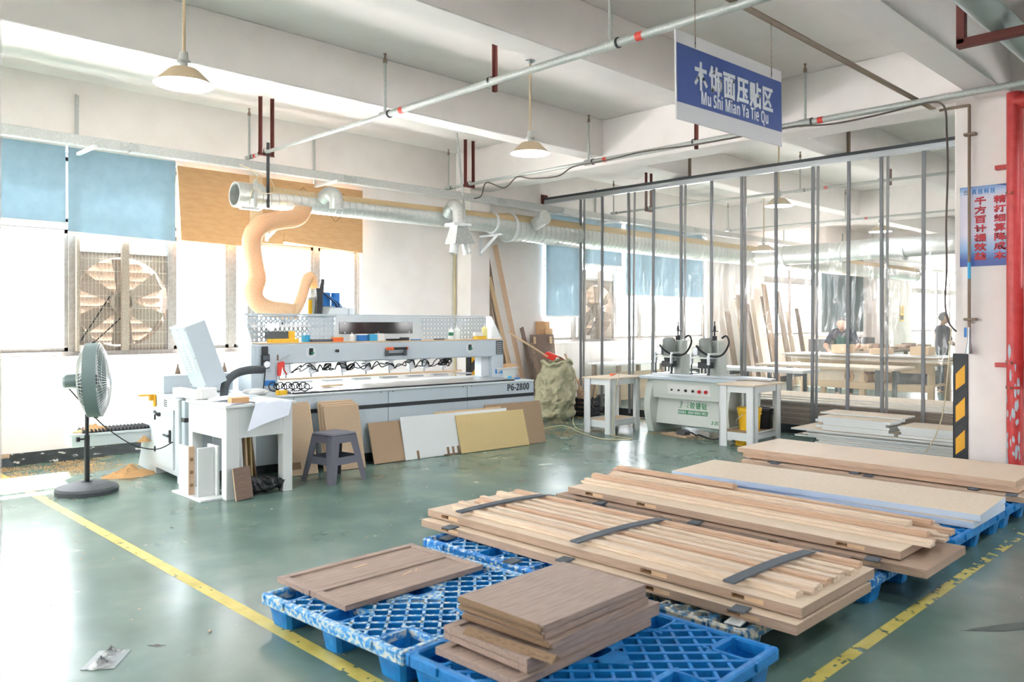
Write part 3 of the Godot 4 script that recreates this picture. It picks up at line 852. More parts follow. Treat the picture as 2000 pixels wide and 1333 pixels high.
func build_ceiling_services() -> void:
	var x1 := 4.55
	pipe_run("thick galvanised sprinkler pipe passing left of the blue hanging sign", x1, -9.17, [-9.15, at_x(752, 222, x1).z, at_x(1192, 85, x1).z, 0.5], [4.08, 4.08, 4.08, 4.08], [at_x(785, 213, x1).z, at_x(1250, 70, x1).z, -9.0], at_x(752, 222, x1).z)
	hanger(x1, -8.72, 3.44, "pair of red brown angle irons over the cardboard covered window", true)
	hanger(x1, -4.87, 3.42, "red brown angle iron in front of the second ceiling beam carrying the thick pipe")
	hanger(x1, -0.6, 3.42, "red brown angle iron over the aisle carrying the thick pipe")
	var x2 := 7.72
	pipe_run("galvanised sprinkler pipe with a dark cable draped along it beside the girder", x2, -9.2, [-9.18, -6.46, -3.65, 0.0], [4.07, 4.08, 4.08, 4.08], [at_x(1182, 303, x2).z, at_x(1603, 230, x2).z], -6.46)
	hanger(x2, -8.71, 3.44, "pair of red brown angle irons beside the wall pilaster", true)
	hanger(x2, -4.94, 3.43, "red brown angle iron behind the hanging blue sign")
	var c3 := pipe_run("thin sprinkler pipe behind the top of the plastic curtain", 11.68, -9.2, [-9.18, -5.6, -2.9], [4.08, 4.08, 4.08], [-5.2], -2.9)
	c3.set_meta("group", "galvanised sprinkler pipes under the ceiling")
	hanger(11.68, -8.4, 3.44, "pair of red brown angle irons seen through the left end of the curtain", true)
	hanger(11.68, -4.3, 3.42, "red brown angle iron seen through the curtain beside the far lamp")
	pipe_run("distant sprinkler pipe running in front of the second girder", 15.7, -9.2, [-9.18, -6.6, -4.0], [4.08, 4.08, 4.08], [-6.2], -4.0)
	hanger(15.7, -4.6, 3.42, "distant red brown angle iron by the second girder")
	# cable along the second pipe
	var cb := []
	for q in [[926, 388, -9.0], [940, 383, -8.9]]:
		cb.append(at_z(q[0], q[1], q[2]))
	for q in [[950, 357], [985, 367], [1010, 346], [1040, 349], [1090, 344], [1120, 326], [1180, 314], [1260, 296], [1350, 284], [1440, 268], [1545, 248], [1620, 243], [1700, 228], [1790, 206], [1830, 200], [1846, 214]]:
		cb.append(at_x(q[0], q[1], 7.68))
	for q in [[1849, 260], [1851, 330], [1848, 440], [1849, 520], [1846, 590], [1852, 628], [1868, 648]]:
		cb.append(at_x(q[0], q[1], 8.06))
	single("power_cable", S().tube(curve(cb, 0.05), 0.009, 7), mats.cable_dark, "dark cable draped under the sprinkler pipe and down past the column edge", "cable")
	# cable tray on the window wall with its brackets
	var t := thing("cable_tray", "long galvanised cable tray along the window wall above the blinds", "cable tray")
	for k in 15:
		var a := -8.0 + k * 2.79
		part(t, "section", S().rspan(Vector3(a, 3.335, -9.19), Vector3(a + 2.77, 3.44, -9.085), 0.004), mats.tray_metal)
	for k in 14:
		part(t, "splice_plate", S().rspan(Vector3(-8.0 + k * 2.79 + 2.68, 3.35, -9.084), Vector3(-8.0 + k * 2.79 + 2.88, 3.425, -9.08), 0.001), mats.galvanised)
	var held := {2.755: "above the creased blind", 5.675: "above the cardboard with diamond marks", 11.6: "above the curtained exhaust fan", 14.4: "above the wide half lowered blind", 19.0: "beyond the second pilaster", 22.5: "above the dark teal blind"}
	for x in held:
		var b := thing("tray_bracket", "galvanised angle bracket under the cable tray %s" % held[x], "bracket", Vector3(x, 0, -9.5), 0.0, "cable tray brackets")
		part(b, "wall_leg", S().rspan(Vector3(-0.02, 3.29, -0.05), Vector3(0.02, 3.97, -0.045), 0.001).rspan(Vector3(-0.02, 3.29, -0.05), Vector3(-0.015, 3.97, -0.01), 0.001), mats.galvanised)
		part(b, "arm", S().rspan(Vector3(-0.02, 3.3, -0.045), Vector3(0.02, 3.333, 0.55), 0.002), mats.white_metal)
	# spiral ducts
	var d := thing("spiral_duct", "long galvanised spiral duct running along the window wall", "duct")
	var small := []
	var big := []
	var rs := 0.13
	var rb := 0.21
	part(d, "narrow_run", S().cyl(Vector3(4.55, 2.97, -8.85), Vector3(8.3, 2.99, -8.85), rs, rs * 1.1, 28, false), mats.duct_metal)
	part(d, "wide_run", S().cyl(Vector3(8.62, 2.95, -8.85), Vector3(26.0, 2.92, -8.85), rb, rb, 28), mats.duct_metal)
	part(d, "reducer", S().cyl(Vector3(8.3, 2.99, -8.85), Vector3(8.62, 2.95, -8.85), rs * 1.1, rb, 28, false), mats.duct_metal)
	for q in [[8.3, 2.99, rs * 1.1 + 0.022], [8.64, 2.95, rb + 0.02], [26.0, 2.92, rb + 0.02]]:
		part(d, "flange", S().cyl(Vector3(q[0] - 0.018, q[1], -8.85), Vector3(q[0] + 0.018, q[1], -8.85), q[2], -1, 32), mats.white_metal)
	var seam := S()
	for k in 38:
		var x := 4.62 + k * 0.098
		seam.lathe([Vector2(rs + 0.0, -0.005), Vector2(rs + 0.008, -0.002), Vector2(rs + 0.008, 0.002), Vector2(rs, 0.005)], 24, Transform3D(Basis(Vector3(0, 0, 1), -PI / 2 + 0.1), Vector3(x, 2.97 + k * 0.0006, -8.85)))
	for k in 150:
		var x := 8.72 + k * 0.114
		seam.lathe([Vector2(rb + 0.0, -0.006), Vector2(rb + 0.006, -0.002), Vector2(rb + 0.006, 0.002), Vector2(rb, 0.006)], 20, Transform3D(Basis(Vector3(0, 0, 1), -PI / 2 + 0.1), Vector3(x, 2.95 - k * 0.0002, -8.85)))
	var sm := part(d, "spiral_seam", seam, mats.galvanised)
	sm.set_meta("kind", "stuff")
	var top_dust := func(a: Vector3, b: Vector3, ra: float, rb: float) -> Shape:
		return S().sheet(1, 10, func(u: float, v: float) -> Vector3:
			var an := lerpf(-0.75, 1.2, v)
			return a.lerp(b, u) + Vector3(0, cos(an), sin(an)) * (lerpf(ra, rb, u) + 0.0045))
	part(d, "dust_layer", top_dust.call(Vector3(4.56, 2.97, -8.85), Vector3(8.28, 2.99, -8.85), rs, rs * 1.1), mats.dust)
	part(d, "dust_layer", top_dust.call(Vector3(8.66, 2.95, -8.85), Vector3(25.95, 2.92, -8.85), rb, rb), mats.dust)
	part(d, "dust_layer", top_dust.call(Vector3(8.32, 2.99, -8.85), Vector3(8.62, 2.95, -8.85), rs * 1.1, rb), mats.dust)
	part(d, "branch_stub", S().cyl(Vector3(9.05, 3.0, -8.7), Vector3(9.02, 3.1, -8.42), 0.1, 0.1, 20).cyl(Vector3(9.02, 3.1, -8.44), Vector3(9.018, 3.105, -8.41), 0.112, -1, 20), mats.duct_metal)
	var gate := part(d, "end_gate", S().cyl(Vector3(4.42, 2.97, -8.85), Vector3(4.55, 2.97, -8.85), 0.15, 0.15, 24, false).cyl(Vector3(4.5, 2.97, -8.85), Vector3(4.52, 2.97, -8.85), 0.165, -1, 24, true).lathe([Vector2(0.125, 0), Vector2(0.15, 0), Vector2(0.15, 0.2), Vector2(0.125, 0.2), Vector2(0.125, 0)], 24, Transform3D(Basis(Vector3(0, 0, 1), PI / 2), Vector3(4.42, 2.97, -8.85))), mats.duct_metal)
	part(gate, "actuator_plate", S().rspan(Vector3(4.37, 2.8, -8.69), Vector3(4.41, 3.14, -8.66)).rspan(Vector3(4.2, 2.78, -8.7), Vector3(4.42, 2.81, -8.62)), mats.galvanised)
	part(gate, "actuator_wire", S().tube(curve([Vector3(4.3, 2.84, -8.64), Vector3(4.34, 3.02, -8.62), Vector3(4.45, 2.98, -8.6), Vector3(4.6, 3.02, -8.62), Vector3(4.62, 3.2, -8.8), Vector3(4.42, 3.34, -9.0)]), 0.005, 6).tube(curve([Vector3(4.35, 3.1, -8.66), Vector3(4.42, 3.2, -8.7), Vector3(4.36, 3.36, -9.0)]), 0.005, 6), mats.cable_cream)
	# cross duct by the second bay
	var d2 := thing("spiral_duct", "wide galvanised duct crossing the far bay behind the curtain", "duct")
	part(d2, "run", S().cyl(Vector3(16.0, 2.88, -8.6), Vector3(16.0, 2.98, -1.2), 0.2, -1, 28), mats.duct_metal)
	for k in 6:
		part(d2, "flange", S().cyl(Vector3(16.0, 2.88, -8.0 + k * 1.2), Vector3(16.0, 2.88, -7.97 + k * 1.2), 0.222, -1, 28), mats.galvanised)
	# bell mouth collector hanging off the duct
	var f := thing("dust_hood", "galvanised two outlet dust hood hanging from the duct", "dust hood", Vector3(7.3, 0, -8.6))
	part(f, "bend", S().tube(curve([Vector3(0.0, 3.0, -0.12), Vector3(0, 3.1, -0.02), Vector3(0, 3.12, 0.06), Vector3(0, 3.05, 0.13), Vector3(0, 2.86, 0.14)], 0.012), 0.082, 18, 0.004), mats.duct_metal)
	part(f, "slide_plate", S().rspan(Vector3(-0.16, 2.83, 0.03), Vector3(0.14, 2.86, 0.25), 0.002).rspan(Vector3(-0.19, 2.815, 0.06), Vector3(0.02, 2.842, 0.26), 0.002), mats.white_metal)
	var hood := S()
	var a4 := [Vector3(-0.085, 2.83, 0.06), Vector3(0.085, 2.83, 0.06), Vector3(0.085, 2.83, 0.22), Vector3(-0.085, 2.83, 0.22)]
	var b4 := [Vector3(-0.16, 2.57, 0.03), Vector3(0.2, 2.59, 0.03), Vector3(0.2, 2.59, 0.26), Vector3(-0.16, 2.57, 0.26)]
	for k in 4:
		hood.quad(b4[k], a4[k], a4[(k + 1) % 4], b4[(k + 1) % 4])
	hood.quad(b4[0], b4[1], b4[2], b4[3])
	part(f, "hood", hood, mats.galvanised)
	for q in [[-0.08, -0.02], [0.12, 0.03]]:
		part(f, "outlet", S().cyl(Vector3(q[0], 2.59, 0.15), Vector3(q[0] + q[1], 2.44, 0.15), 0.062, 0.064, 18, false), mats.duct_metal)
	part(f, "hanging_rod", S().bar(Vector3(0.0, SLAB, 0.1), Vector3(0.17, 2.84, 0.1), 0.03, 0.012), mats.galvanised)
	for q in [[8.385, -9.2, "white triangular shelf bracket on the pilaster under the duct"], [4.95, -9.48, "white triangular bracket under the duct beside the yellow hose"]]:
		var b := thing("duct_bracket", q[2], "bracket", Vector3(q[0], 0, q[1]))
		part(b, "wall_leg", S().rspan(Vector3(-0.025, 2.52, 0), Vector3(0.025, 2.84, 0.006), 0.001), mats.white_metal)
		var arm: float = -8.7 - q[1]
		part(b, "arm", S().rspan(Vector3(-0.025, 2.8, 0.006), Vector3(0.025, 2.836 if q[0] < 6 else 2.83, arm), 0.003), mats.white_metal)
		part(b, "brace", S().bar(Vector3(0, 2.56, 0.01), Vector3(0, 2.81, arm * 0.75), 0.05, 0.008, Vector3(1, 0, 0)), mats.white_metal)
	single("duct_strap", S().rspan(Vector3(4.545, 2.83, -8.71), Vector3(4.585, 3.6, -8.705), 0.001), mats.dark_grey, "flat grey steel strap standing in front of the duct", "strap")
	# lamps
	lamp("pendant lamp hanging in front of the cardboard and blind wall near the first beam", Vector3(2.28, 3.14, -5.55), SLAB)
	lamp("pendant lamp hanging between the two sprinkler pipes over the drilling machine", Vector3(5.8, 3.19, -5.62), SLAB)
	lamp("pendant lamp just behind the plastic curtain with a long tan rod", Vector3(10.9, 3.17, -5.55), SLAB)
	lamp("low pendant lamp deep behind the curtain by the leaning boards", Vector3(12.96, 2.72, -6.88), SLAB)
	lamp("far pendant lamp behind the right half of the curtain", Vector3(15.2, 3.15, -5.75), SLAB)
	lamp("pendant lamp over the aisle side of the long door pallets", Vector3(4.3, 3.19, -0.1), SLAB)
	lamp("pendant lamp over the aisle beside the red fire main", Vector3(7.1, 3.19, -0.4), SLAB)
	lamp("pendant lamp over the open aisle floor behind the stacked pallets", Vector3(1.6, 3.19, 0.6), SLAB)
	# hanging sign and its rail
	single("sign_rail", S().rspan(Vector3(1.0, 3.51, -2.63), Vector3(8.18, 3.515, -2.58), 0.001).rspan(Vector3(1.0, 3.51, -2.635), Vector3(8.18, 3.56, -2.63), 0.001), mats.brown_pipe, "brown steel angle rail under the ceiling carrying the blue sign", "rail")
	var sg := thing("hanging_sign", "blue and white hanging workshop sign with Chinese lettering", "sign", Vector3(4.54, 2.94, -2.62))
	sg.rotation_degrees.z = 1.4
	var w := 1.275
	var h := 0.515
	part(sg, "board", S().rbox(Vector3.ZERO, Vector3(w, h, 0.012), 0.002), mats.sign_white)
	part(sg, "blue_field", S().span(Vector3(-w / 2 + 0.006, -h / 2 + 0.1, 0.006), Vector3(w / 2 - 0.006, h / 2 - 0.075, 0.0072)), mats.sign_blue)
	var cx := -0.45
	for k in ["mu", "shi", "mian", "ya", "tie", "qu"]:
		var gl := S()
		glyph(gl, k, cx, 0.115, 0.138, 0.16, 0.023, 0.0075)
		part(sg, "character", gl, mats.letter_white)
		cx += 0.163
	lettering(sg, "lettering", "Mu Shi Mian Ya Tie Qu", 0.108, mats.letter_white, Vector3(0.03, -0.095, 0.0075), 0.72)
	for x in [-0.44, 0.49]:
		var ch := S()
		for k in 22:
			ch.rbox(Vector3(x, h / 2 - 0.06 + k * 0.018, 0.01), Vector3(0.006, 0.02, 0.003), 0.001, Basis(Vector3.UP, PI / 2 * (k % 2)))
		part(sg, "chain", ch, mats.brown_pipe)

# ---------- the clear curtain ----------
func build_curtain() -> void:
	var x := 10.2
	plain("batten_grey", rgb(128, 130, 134), 0.45)
	var t := thing("curtain_track", "long aluminium overhead track carrying the clear plastic curtain", "curtain track")
	part(t, "rail", S().rspan(Vector3(x - 0.05, 3.53, -9.5), Vector3(x + 0.03, 3.6, -2.2), 0.004).rspan(Vector3(x - 0.058, 3.545, -9.5), Vector3(x - 0.05, 3.552, -2.2), 0.001).rspan(Vector3(x - 0.058, 3.575, -9.5), Vector3(x - 0.05, 3.582, -2.2), 0.001), mats.alu)
	part(t, "steel_angle", S().rspan(Vector3(x - 0.03, 3.6, -9.54), Vector3(x + 0.05, 3.645, -2.2), 0.004), mats.dark_grey)
	part(t, "wall_plate", S().rspan(Vector3(x - 0.08, 3.54, -9.55), Vector3(x + 0.08, 3.7, -9.53), 0.004), mats.rust_red)
	for z in [-6.6, -4.25]:
		part(t, "hanger_post", S().rspan(Vector3(x - 0.02, 3.6, z - 0.02), Vector3(x + 0.02, 3.95, z + 0.02), 0.003), mats.brown_pipe)
	var zs := [-9.45, -8.68, -8.23, -7.67, -7.24, -6.72, -6.21, -5.72, -5.2, -4.7, -4.24, -3.81, -3.34, -2.8]
	var where := ["against the window wall", "beside the wooden handle", "beside the empty small table", "above the small table", "left of the hinge drill", "behind the left drill head", "between the drill heads", "behind the right drill head", "beside the small table with buckets", "in front of the white trestle board", "in front of the stooping worker", "in front of the timber bench", "beside the standing worker"]
	var nz := FastNoiseLite.new()
	nz.frequency = 1.0
	for i in zs.size() - 1:
		var a: float = zs[i]
		var b: float = zs[i + 1]
		nz.seed = 40 + i
		var o := thing("plastic_curtain", "clear plastic curtain panel %s" % where[i], "curtain", Vector3(x, 0, a), 0.0, "clear plastic curtain panels on the track")
		var n2 := nz.duplicate()
		part(o, "film", S().sheet(18, 60, func(u: float, v: float) -> Vector3:
			var y := lerpf(0.12, 3.53, v)
			var loose := sin(PI * u) * clampf((3.53 - y) / 1.2, 0.0, 1.0)
			return Vector3(loose * (0.045 * n2.get_noise_2d(u * 1.8, y * 0.35) + 0.022 * n2.get_noise_2d(u * 3.5 + 9.0, y * 0.5) + 0.008 * n2.get_noise_2d(u * 7.0, y * 0.9 + 5.0)), y, u * (b - a))), mats.clear_film)
		var lean: float = [0.0, 0.01, -0.02, 0.03, 0.0, 0.01, 0.0, -0.01, 0.01, 0.02, -0.01, 0.01, 0.0][i]
		part(o, "batten", S().bar(Vector3(-0.012, 0.05, b - a - 0.02), Vector3(-0.012, 3.53, b - a - 0.02 + lean), 0.022, 0.04, Vector3(0, 0, 1)), mats.batten_grey)
		if i % 2 == 1:
			part(o, "batten", S().bar(Vector3(0.012, 0.05, 0.02), Vector3(0.012, 3.53, 0.03 + lean), 0.018, 0.03, Vector3(0, 0, 1)), mats.batten_grey)
		part(o, "hem", S().rspan(Vector3(-0.012, 0.005, 0.0), Vector3(0.006, 0.12, b - a), 0.003), mats.stripe_black)

# ---------- the long drilling machine ----------
var bed: Transform3D
func on_bed(x: float, y: float, z: float) -> Vector3:
	return bed * Vector3(x, y, z)

func perforated(x0: float, x1: float, y0: float, y1: float, z: float) -> Shape:
	var s := S()
	var nx := int((x1 - x0) / 0.052)
	var ny := int((y1 - y0) / 0.052)
	var cw := (x1 - x0) / nx
	var ch := (y1 - y0) / ny
	for i in nx:
		for j in ny:
			var c := Vector2(x0 + (i + 0.5) * cw, y0 + (j + 0.5) * ch)
			for q in 4:
				var a := Vector2.RIGHT.rotated(q * PI / 2)
				var b := Vector2.RIGHT.rotated((q + 1) * PI / 2)
				var sc := Vector2(cw, ch) * 0.5
				var d0 := c + a * Vector2(0.013, 0.019)
				var d1 := c + b * Vector2(0.013, 0.019)
				var m0 := c + a * sc
				var m1 := c + b * sc
				var k0 := c + (a + b * 0.76) * sc
				var k1 := c + (a * 0.76 + b) * sc
				for t in [[d0, m0, k0], [d0, k0, k1], [d0, k1, d1], [d1, k1, m1]]:
					s.tri(Vector3(t[0].x, t[0].y, z), Vector3(t[1].x, t[1].y, z), Vector3(t[2].x, t[2].y, z))
	return s

func build_machine() -> void:
	var m := thing("drilling_machine", "long pale grey boring machine with perforated top screen marked P6-2800", "machine", Vector3(7.24, 0, -6.95), -4.5)
	bed = m.transform
	var mg: Material = mats.machine_grey
	var mw: Material = mats.machine_white
	# bed in panels with seams and the black stripe
	part(m, "bed", S().rspan(Vector3(-4.2, 0.1, -1.15), Vector3(-0.015, 0.745, -0.012), 0.006), mg)
	var cuts := [-4.0, -3.2, -2.11, -1.04, 0.0]
	for k in 4:
		part(m, "front_panel", S().rspan(Vector3(cuts[k] + 0.003, 0.1, -0.015), Vector3(cuts[k + 1] - 0.003, 0.755, 0.0), 0.004), mg)
	part(m, "stripe", S().rspan(Vector3(-4.0, 0.57, 0.0), Vector3(-0.002, 0.612, 0.0025), 0.001), mats.stripe_black)
	part(m, "plinth", S().rspan(Vector3(-4.15, 0.0, -1.1), Vector3(-0.06, 0.1, -0.1), 0.004), mats.dark_grey)
	part(m, "side_panel", S().rspan(Vector3(-0.015, 0.02, -1.15), Vector3(0.0, 0.755, -0.004), 0.004), mg)
	part(m, "foot", S().prism(PackedVector2Array([Vector2(-0.1, 0), Vector2(0.06, 0), Vector2(0.04, 0.05), Vector2(0.0, 0.09), Vector2(-0.1, 0.09)]), -0.2, -0.04), mw)
	part(m, "table_top", S().rspan(Vector3(-4.2, 0.745, -1.15), Vector3(-0.002, 0.77, 0.008), 0.006), mw)
	part(m, "sliding_sheet", S().sheet(40, 10, func(u: float, v: float) -> Vector3: return Vector3(lerpf(-3.2, -0.3, u), 0.79 + 0.004 * sin(u * 37.0 + v * 3.0) + 0.003 * sin(u * 71.0) - (0.012 if v > 0.96 else 0.0), lerpf(-0.62, -0.03, v))), mats.wire_chrome)
	part(m, "table_edge", S().rspan(Vector3(-3.2, 0.77, -0.04), Vector3(-0.3, 0.786, -0.02), 0.002), mats.black_metal)
	for x in [-2.2, -2.05, -1.1, -0.98]:
		part(m, "screw", S().cyl(Vector3(x, 0.738, 0.0), Vector3(x, 0.738, 0.004), 0.006, -1, 8), mats.black_metal)
	var t := lettering(m, "lettering", "P6-2800", 0.112, mats.letter_black, Vector3(-0.26, 0.69, 0.001), 0.88)
	t.set_meta("label", "black lettering P6-2800")
	# end base with its door
	part(m, "end_base", S().rspan(Vector3(-4.27, 0.06, -1.3), Vector3(-3.95, 0.78, -0.12), 0.008).rspan(Vector3(-4.27, 0.0, -0.16), Vector3(-3.95, 0.08, -0.02)), mw)
	part(m, "end_base_skirt", S().prism(PackedVector2Array([Vector2(-1.42, 0), Vector2(-0.8, 0), Vector2(-0.8, 0.3), Vector2(-1.3, 0.3), Vector2(-1.33, 0.16)]), -0.3, 0.0, Transform3D(Basis(Vector3.UP, -PI / 2), Vector3(-4.268, 0, 0))), mw)
	part(m, "end_cover", S().rspan(Vector3(-4.25, 0.16, -0.1), Vector3(-4.1, 0.77, -0.02), 0.006), mg)
	part(m, "end_stripe", S().rspan(Vector3(-4.252, 0.575, -0.102), Vector3(-4.098, 0.615, -0.018), 0.001), mats.stripe_black)
	var dr := part(m, "door", S().rspan(Vector3(-4.285, 0.11, -0.76), Vector3(-4.27, 0.67, -0.24), 0.003), mw)
	part(dr, "latch", S().rspan(Vector3(-4.3, 0.36, -0.32), Vector3(-4.285, 0.48, -0.29)).rspan(Vector3(-4.315, 0.415, -0.45), Vector3(-4.3, 0.435, -0.3)), mats.black_metal)
	part(dr, "lock", S().cyl(Vector3(-4.285, 0.6, -0.62), Vector3(-4.31, 0.6, -0.62), 0.02, -1, 14).bar(Vector3(-4.315, 0.6, -0.62), Vector3(-4.315, 0.625, -0.7), 0.02, 0.02), mats.dark_grey)
	for y in [0.25, 0.56]:
		part(dr, "hinge", S().cyl(Vector3(-4.29, y - 0.025, -0.77), Vector3(-4.29, y + 0.025, -0.77), 0.009, -1, 8), mats.black_metal)
	for k in 4:
		part(m, "vent_slot", S().rspan(Vector3(-4.273, 0.685 + k * 0.018, -0.55), Vector3(-4.268, 0.694 + k * 0.018, -0.46), 0.001), mats.dark_grey)
	part(m, "top_box", S().rspan(Vector3(-4.2, 0.78, -1.1), Vector3(-3.5, 0.96, -0.8), 0.006), mg)
	for x in [-4.0, -3.52]:
		part(m, "nozzle", S().cyl(Vector3(x, 0.96, -1.0), Vector3(x, 1.03, -1.0), 0.03, 0.012, 12).cyl(Vector3(x, 1.03, -1.0), Vector3(x, 1.06, -1.0), 0.009, -1, 8), mats.brown_pipe)
	part(m, "limit_bracket", S().rspan(Vector3(-4.33, 0.72, -0.84), Vector3(-4.28, 0.78, -0.8), 0.002).rspan(Vector3(-4.29, 0.66, -0.84), Vector3(-4.275, 0.78, -0.78), 0.002).rspan(Vector3(-4.42, 0.765, -0.86), Vector3(-4.28, 0.78, -0.82), 0.002), mats.hazard_yellow)
	# bellows rail sticking out to the left
	part(m, "rail_beam", S().rspan(Vector3(-4.98, 0.3, -1.28), Vector3(-4.27, 0.42, -0.98), 0.006).rspan(Vector3(-5.0, 0.405, -1.3), Vector3(-4.27, 0.425, -0.96), 0.002), mw)
	for k in 18:
		part(m, "bellows_fold", S().prism(PackedVector2Array([Vector2(0, 0), Vector2(0.017, 0.035), Vector2(0.034, 0)]), -1.24, -1.0, Transform3D(Basis.IDENTITY, Vector3(-4.88 + k * 0.034, 0.425, 0))), mats.black_rubber)
	# gantry
	var gz := -0.5
	part(m, "bridge_beam", S().rspan(Vector3(-3.4, 1.05, gz - 0.35), Vector3(-0.08, 1.262, gz), 0.012), mg)
	part(m, "gantry_post", S().rspan(Vector3(-3.43, 0.77, gz - 0.35), Vector3(-3.14, 1.26, gz - 0.002), 0.006), mg)
	part(m, "gantry_post", S().rspan(Vector3(-0.27, 0.77, gz - 0.35), Vector3(-0.08, 1.06, gz - 0.002), 0.006), mg)
	part(m, "limit_block", S().rspan(Vector3(-0.4, 0.8, gz - 0.2), Vector3(-0.27, 1.05, gz - 0.06), 0.004), mw)
	part(m, "shelf_board", S().rspan(Vector3(-3.36, 1.262, gz - 0.3), Vector3(-0.1, 1.274, gz - 0.005), 0.002), mats.pine)
	var sz := gz - 0.28
	var sc := part(m, "perforated_screen", perforated(-3.36, -2.32, 1.275, 1.56, sz), mg)
	sc.set_meta("label", "perforated white sheet metal with diamond holes")
	part(m, "perforated_screen", perforated(-1.2, -0.15, 1.275, 1.545, sz), mg)
	part(m, "screen_rim", S().bar(Vector3(-3.43, 1.575, sz), Vector3(-0.2, 1.56, sz), 0.04, 0.02), mg)
	part(m, "end_cheek", S().prism(PackedVector2Array([Vector2(gz, 1.26), Vector2(sz - 0.05, 1.26), Vector2(sz - 0.05, 1.585), Vector2(sz + 0.05, 1.585)]), -0.006, 0.006, Transform3D(Basis(Vector3.UP, -PI / 2), Vector3(-3.42, 0, 0))), mw)
	part(m, "end_cheek", S().prism(PackedVector2Array([Vector2(gz, 1.26), Vector2(sz - 0.05, 1.26), Vector2(sz - 0.05, 1.565), Vector2(sz + 0.05, 1.565)]), -0.006, 0.006, Transform3D(Basis(Vector3.UP, -PI / 2), Vector3(-0.1, 0, 0))), mw)
	part(m, "console_panel", S().prism(PackedVector2Array([Vector2(-2.36, 1.27), Vector2(-1.14, 1.27), Vector2(-1.24, 1.562), Vector2(-2.34, 1.566)]), sz - 0.02, sz + 0.04), mw)
	var win := part(m, "console_window", S().rspan(Vector3(-2.31, 1.355, sz + 0.04), Vector3(-1.32, 1.49, sz + 0.046), 0.002), plain("smoked_glass", rgb(34, 32, 32), 0.08))
	for q in [[-2.24, 1.475], [-1.37, 1.475], [-2.24, 1.37], [-1.37, 1.37], [-1.8, 1.37]]:
		part(win, "screw", S().cyl(Vector3(q[0], q[1], sz + 0.046), Vector3(q[0], q[1], sz + 0.05), 0.007, -1, 8), mats.steel)
	# handle and buttons on the beam
	var hd := part(m, "push_handle", S().cyl(Vector3(-1.85, 1.185, gz + 0.05), Vector3(-1.58, 1.185, gz + 0.05), 0.016, -1, 12), mats.black_metal)
	part(hd, "handle_end", S().cyl(Vector3(-1.86, 1.185, gz + 0.05), Vector3(-1.77, 1.185, gz + 0.05), 0.018, -1, 12).cyl(Vector3(-1.59, 1.185, gz + 0.05), Vector3(-1.575, 1.185, gz + 0.05), 0.018, -1, 12), mats.orange_plastic)
	part(hd, "handle_bracket", S().rspan(Vector3(-1.85, 1.1, gz), Vector3(-1.83, 1.19, gz + 0.05), 0.002).rspan(Vector3(-1.6, 1.1, gz), Vector3(-1.58, 1.19, gz + 0.05), 0.002).rspan(Vector3(-1.85, 1.1, gz), Vector3(-1.58, 1.13, gz + 0.006), 0.002), mats.foam_grey)
	for x in [-2.77, -0.63]:
		var hx := PackedVector2Array()
		for k in 6:
			hx.append(Vector2(x + 0.065 * sin(TAU * k / 6), 1.165 + 0.072 * cos(TAU * k / 6)))
		var bp := part(m, "button_plate", S().prism(hx, gz, gz + 0.003), mw)
		part(bp, "switch", S().rspan(Vector3(x - 0.022, 1.14, gz + 0.003), Vector3(x + 0.022, 1.21, gz + 0.012), 0.002), mats.black_metal)
		part(bp, "button", S().cyl(Vector3(x + 0.008, 1.16, gz + 0.01), Vector3(x + 0.008, 1.16, gz + 0.03), 0.016, -1, 12), mats.green_plastic)
	part(m, "knob", S().cyl(Vector3(-2.47, 1.175, gz), Vector3(-2.47, 1.175, gz + 0.04), 0.014, 0.018, 12), mats.black_metal)
	part(m, "warning_label", S().rspan(Vector3(-0.21, 1.075, gz), Vector3(-0.095, 1.25, gz + 0.002), 0.0005), mats.dark_grey)
	for k in 6:
		part(m, "label_print", S().rspan(Vector3(-0.2, 1.09 + k * 0.026, gz + 0.002), Vector3(-0.11, 1.096 + k * 0.026, gz + 0.003), 0.0004), mats.letter_white)
	for x in [-3.22, -0.15]:
		part(m, "blue_label", S().rspan(Vector3(x - 0.07, 0.83, gz), Vector3(x + 0.05, 0.885, gz + 0.002), 0.0005), mats.blue_plastic)
	part(m, "slot", S().rspan(Vector3(-3.155, 1.09, gz), Vector3(-3.135, 1.15, gz + 0.002), 0.001), mats.brown_pipe)
	# clamping cylinders and the pressing bar under the beam
	var cz := gz - 0.12
	for x in [-3.0, -2.71, -2.33, -2.03, -1.72, -1.43, -1.23, -0.95]:
		var c := part(m, "clamp_cylinder", S().rspan(Vector3(x - 0.03, 0.93, cz - 0.03), Vector3(x + 0.03, 1.05, cz + 0.03), 0.004).rspan(Vector3(x + 0.032, 0.94, cz - 0.02), Vector3(x + 0.05, 1.05, cz + 0.02), 0.003), mats.alu)
		part(c, "piston_rod", S().cyl(Vector3(x, 0.88, cz), Vector3(x, 0.94, cz), 0.008, -1, 8), mats.steel)
		part(c, "top_plate", S().rspan(Vector3(x - 0.06, 1.043, cz - 0.04), Vector3(x + 0.06, 1.05, cz + 0.05), 0.002), mats.dark_grey)
		part(c, "air_fitting", S().cyl(Vector3(x + 0.05, 0.95, cz + 0.02), Vector3(x + 0.075, 0.96, cz + 0.03), 0.01, -1, 8).cyl(Vector3(x - 0.03, 1.02, cz + 0.02), Vector3(x - 0.07, 1.015, cz + 0.03), 0.006, -1, 8), mats.black_metal)
	rng.seed = 11
	var hs := [-3.0, -2.71, -2.5, -2.33, -2.03, -1.72, -1.43, -1.23, -1.05, -0.92]
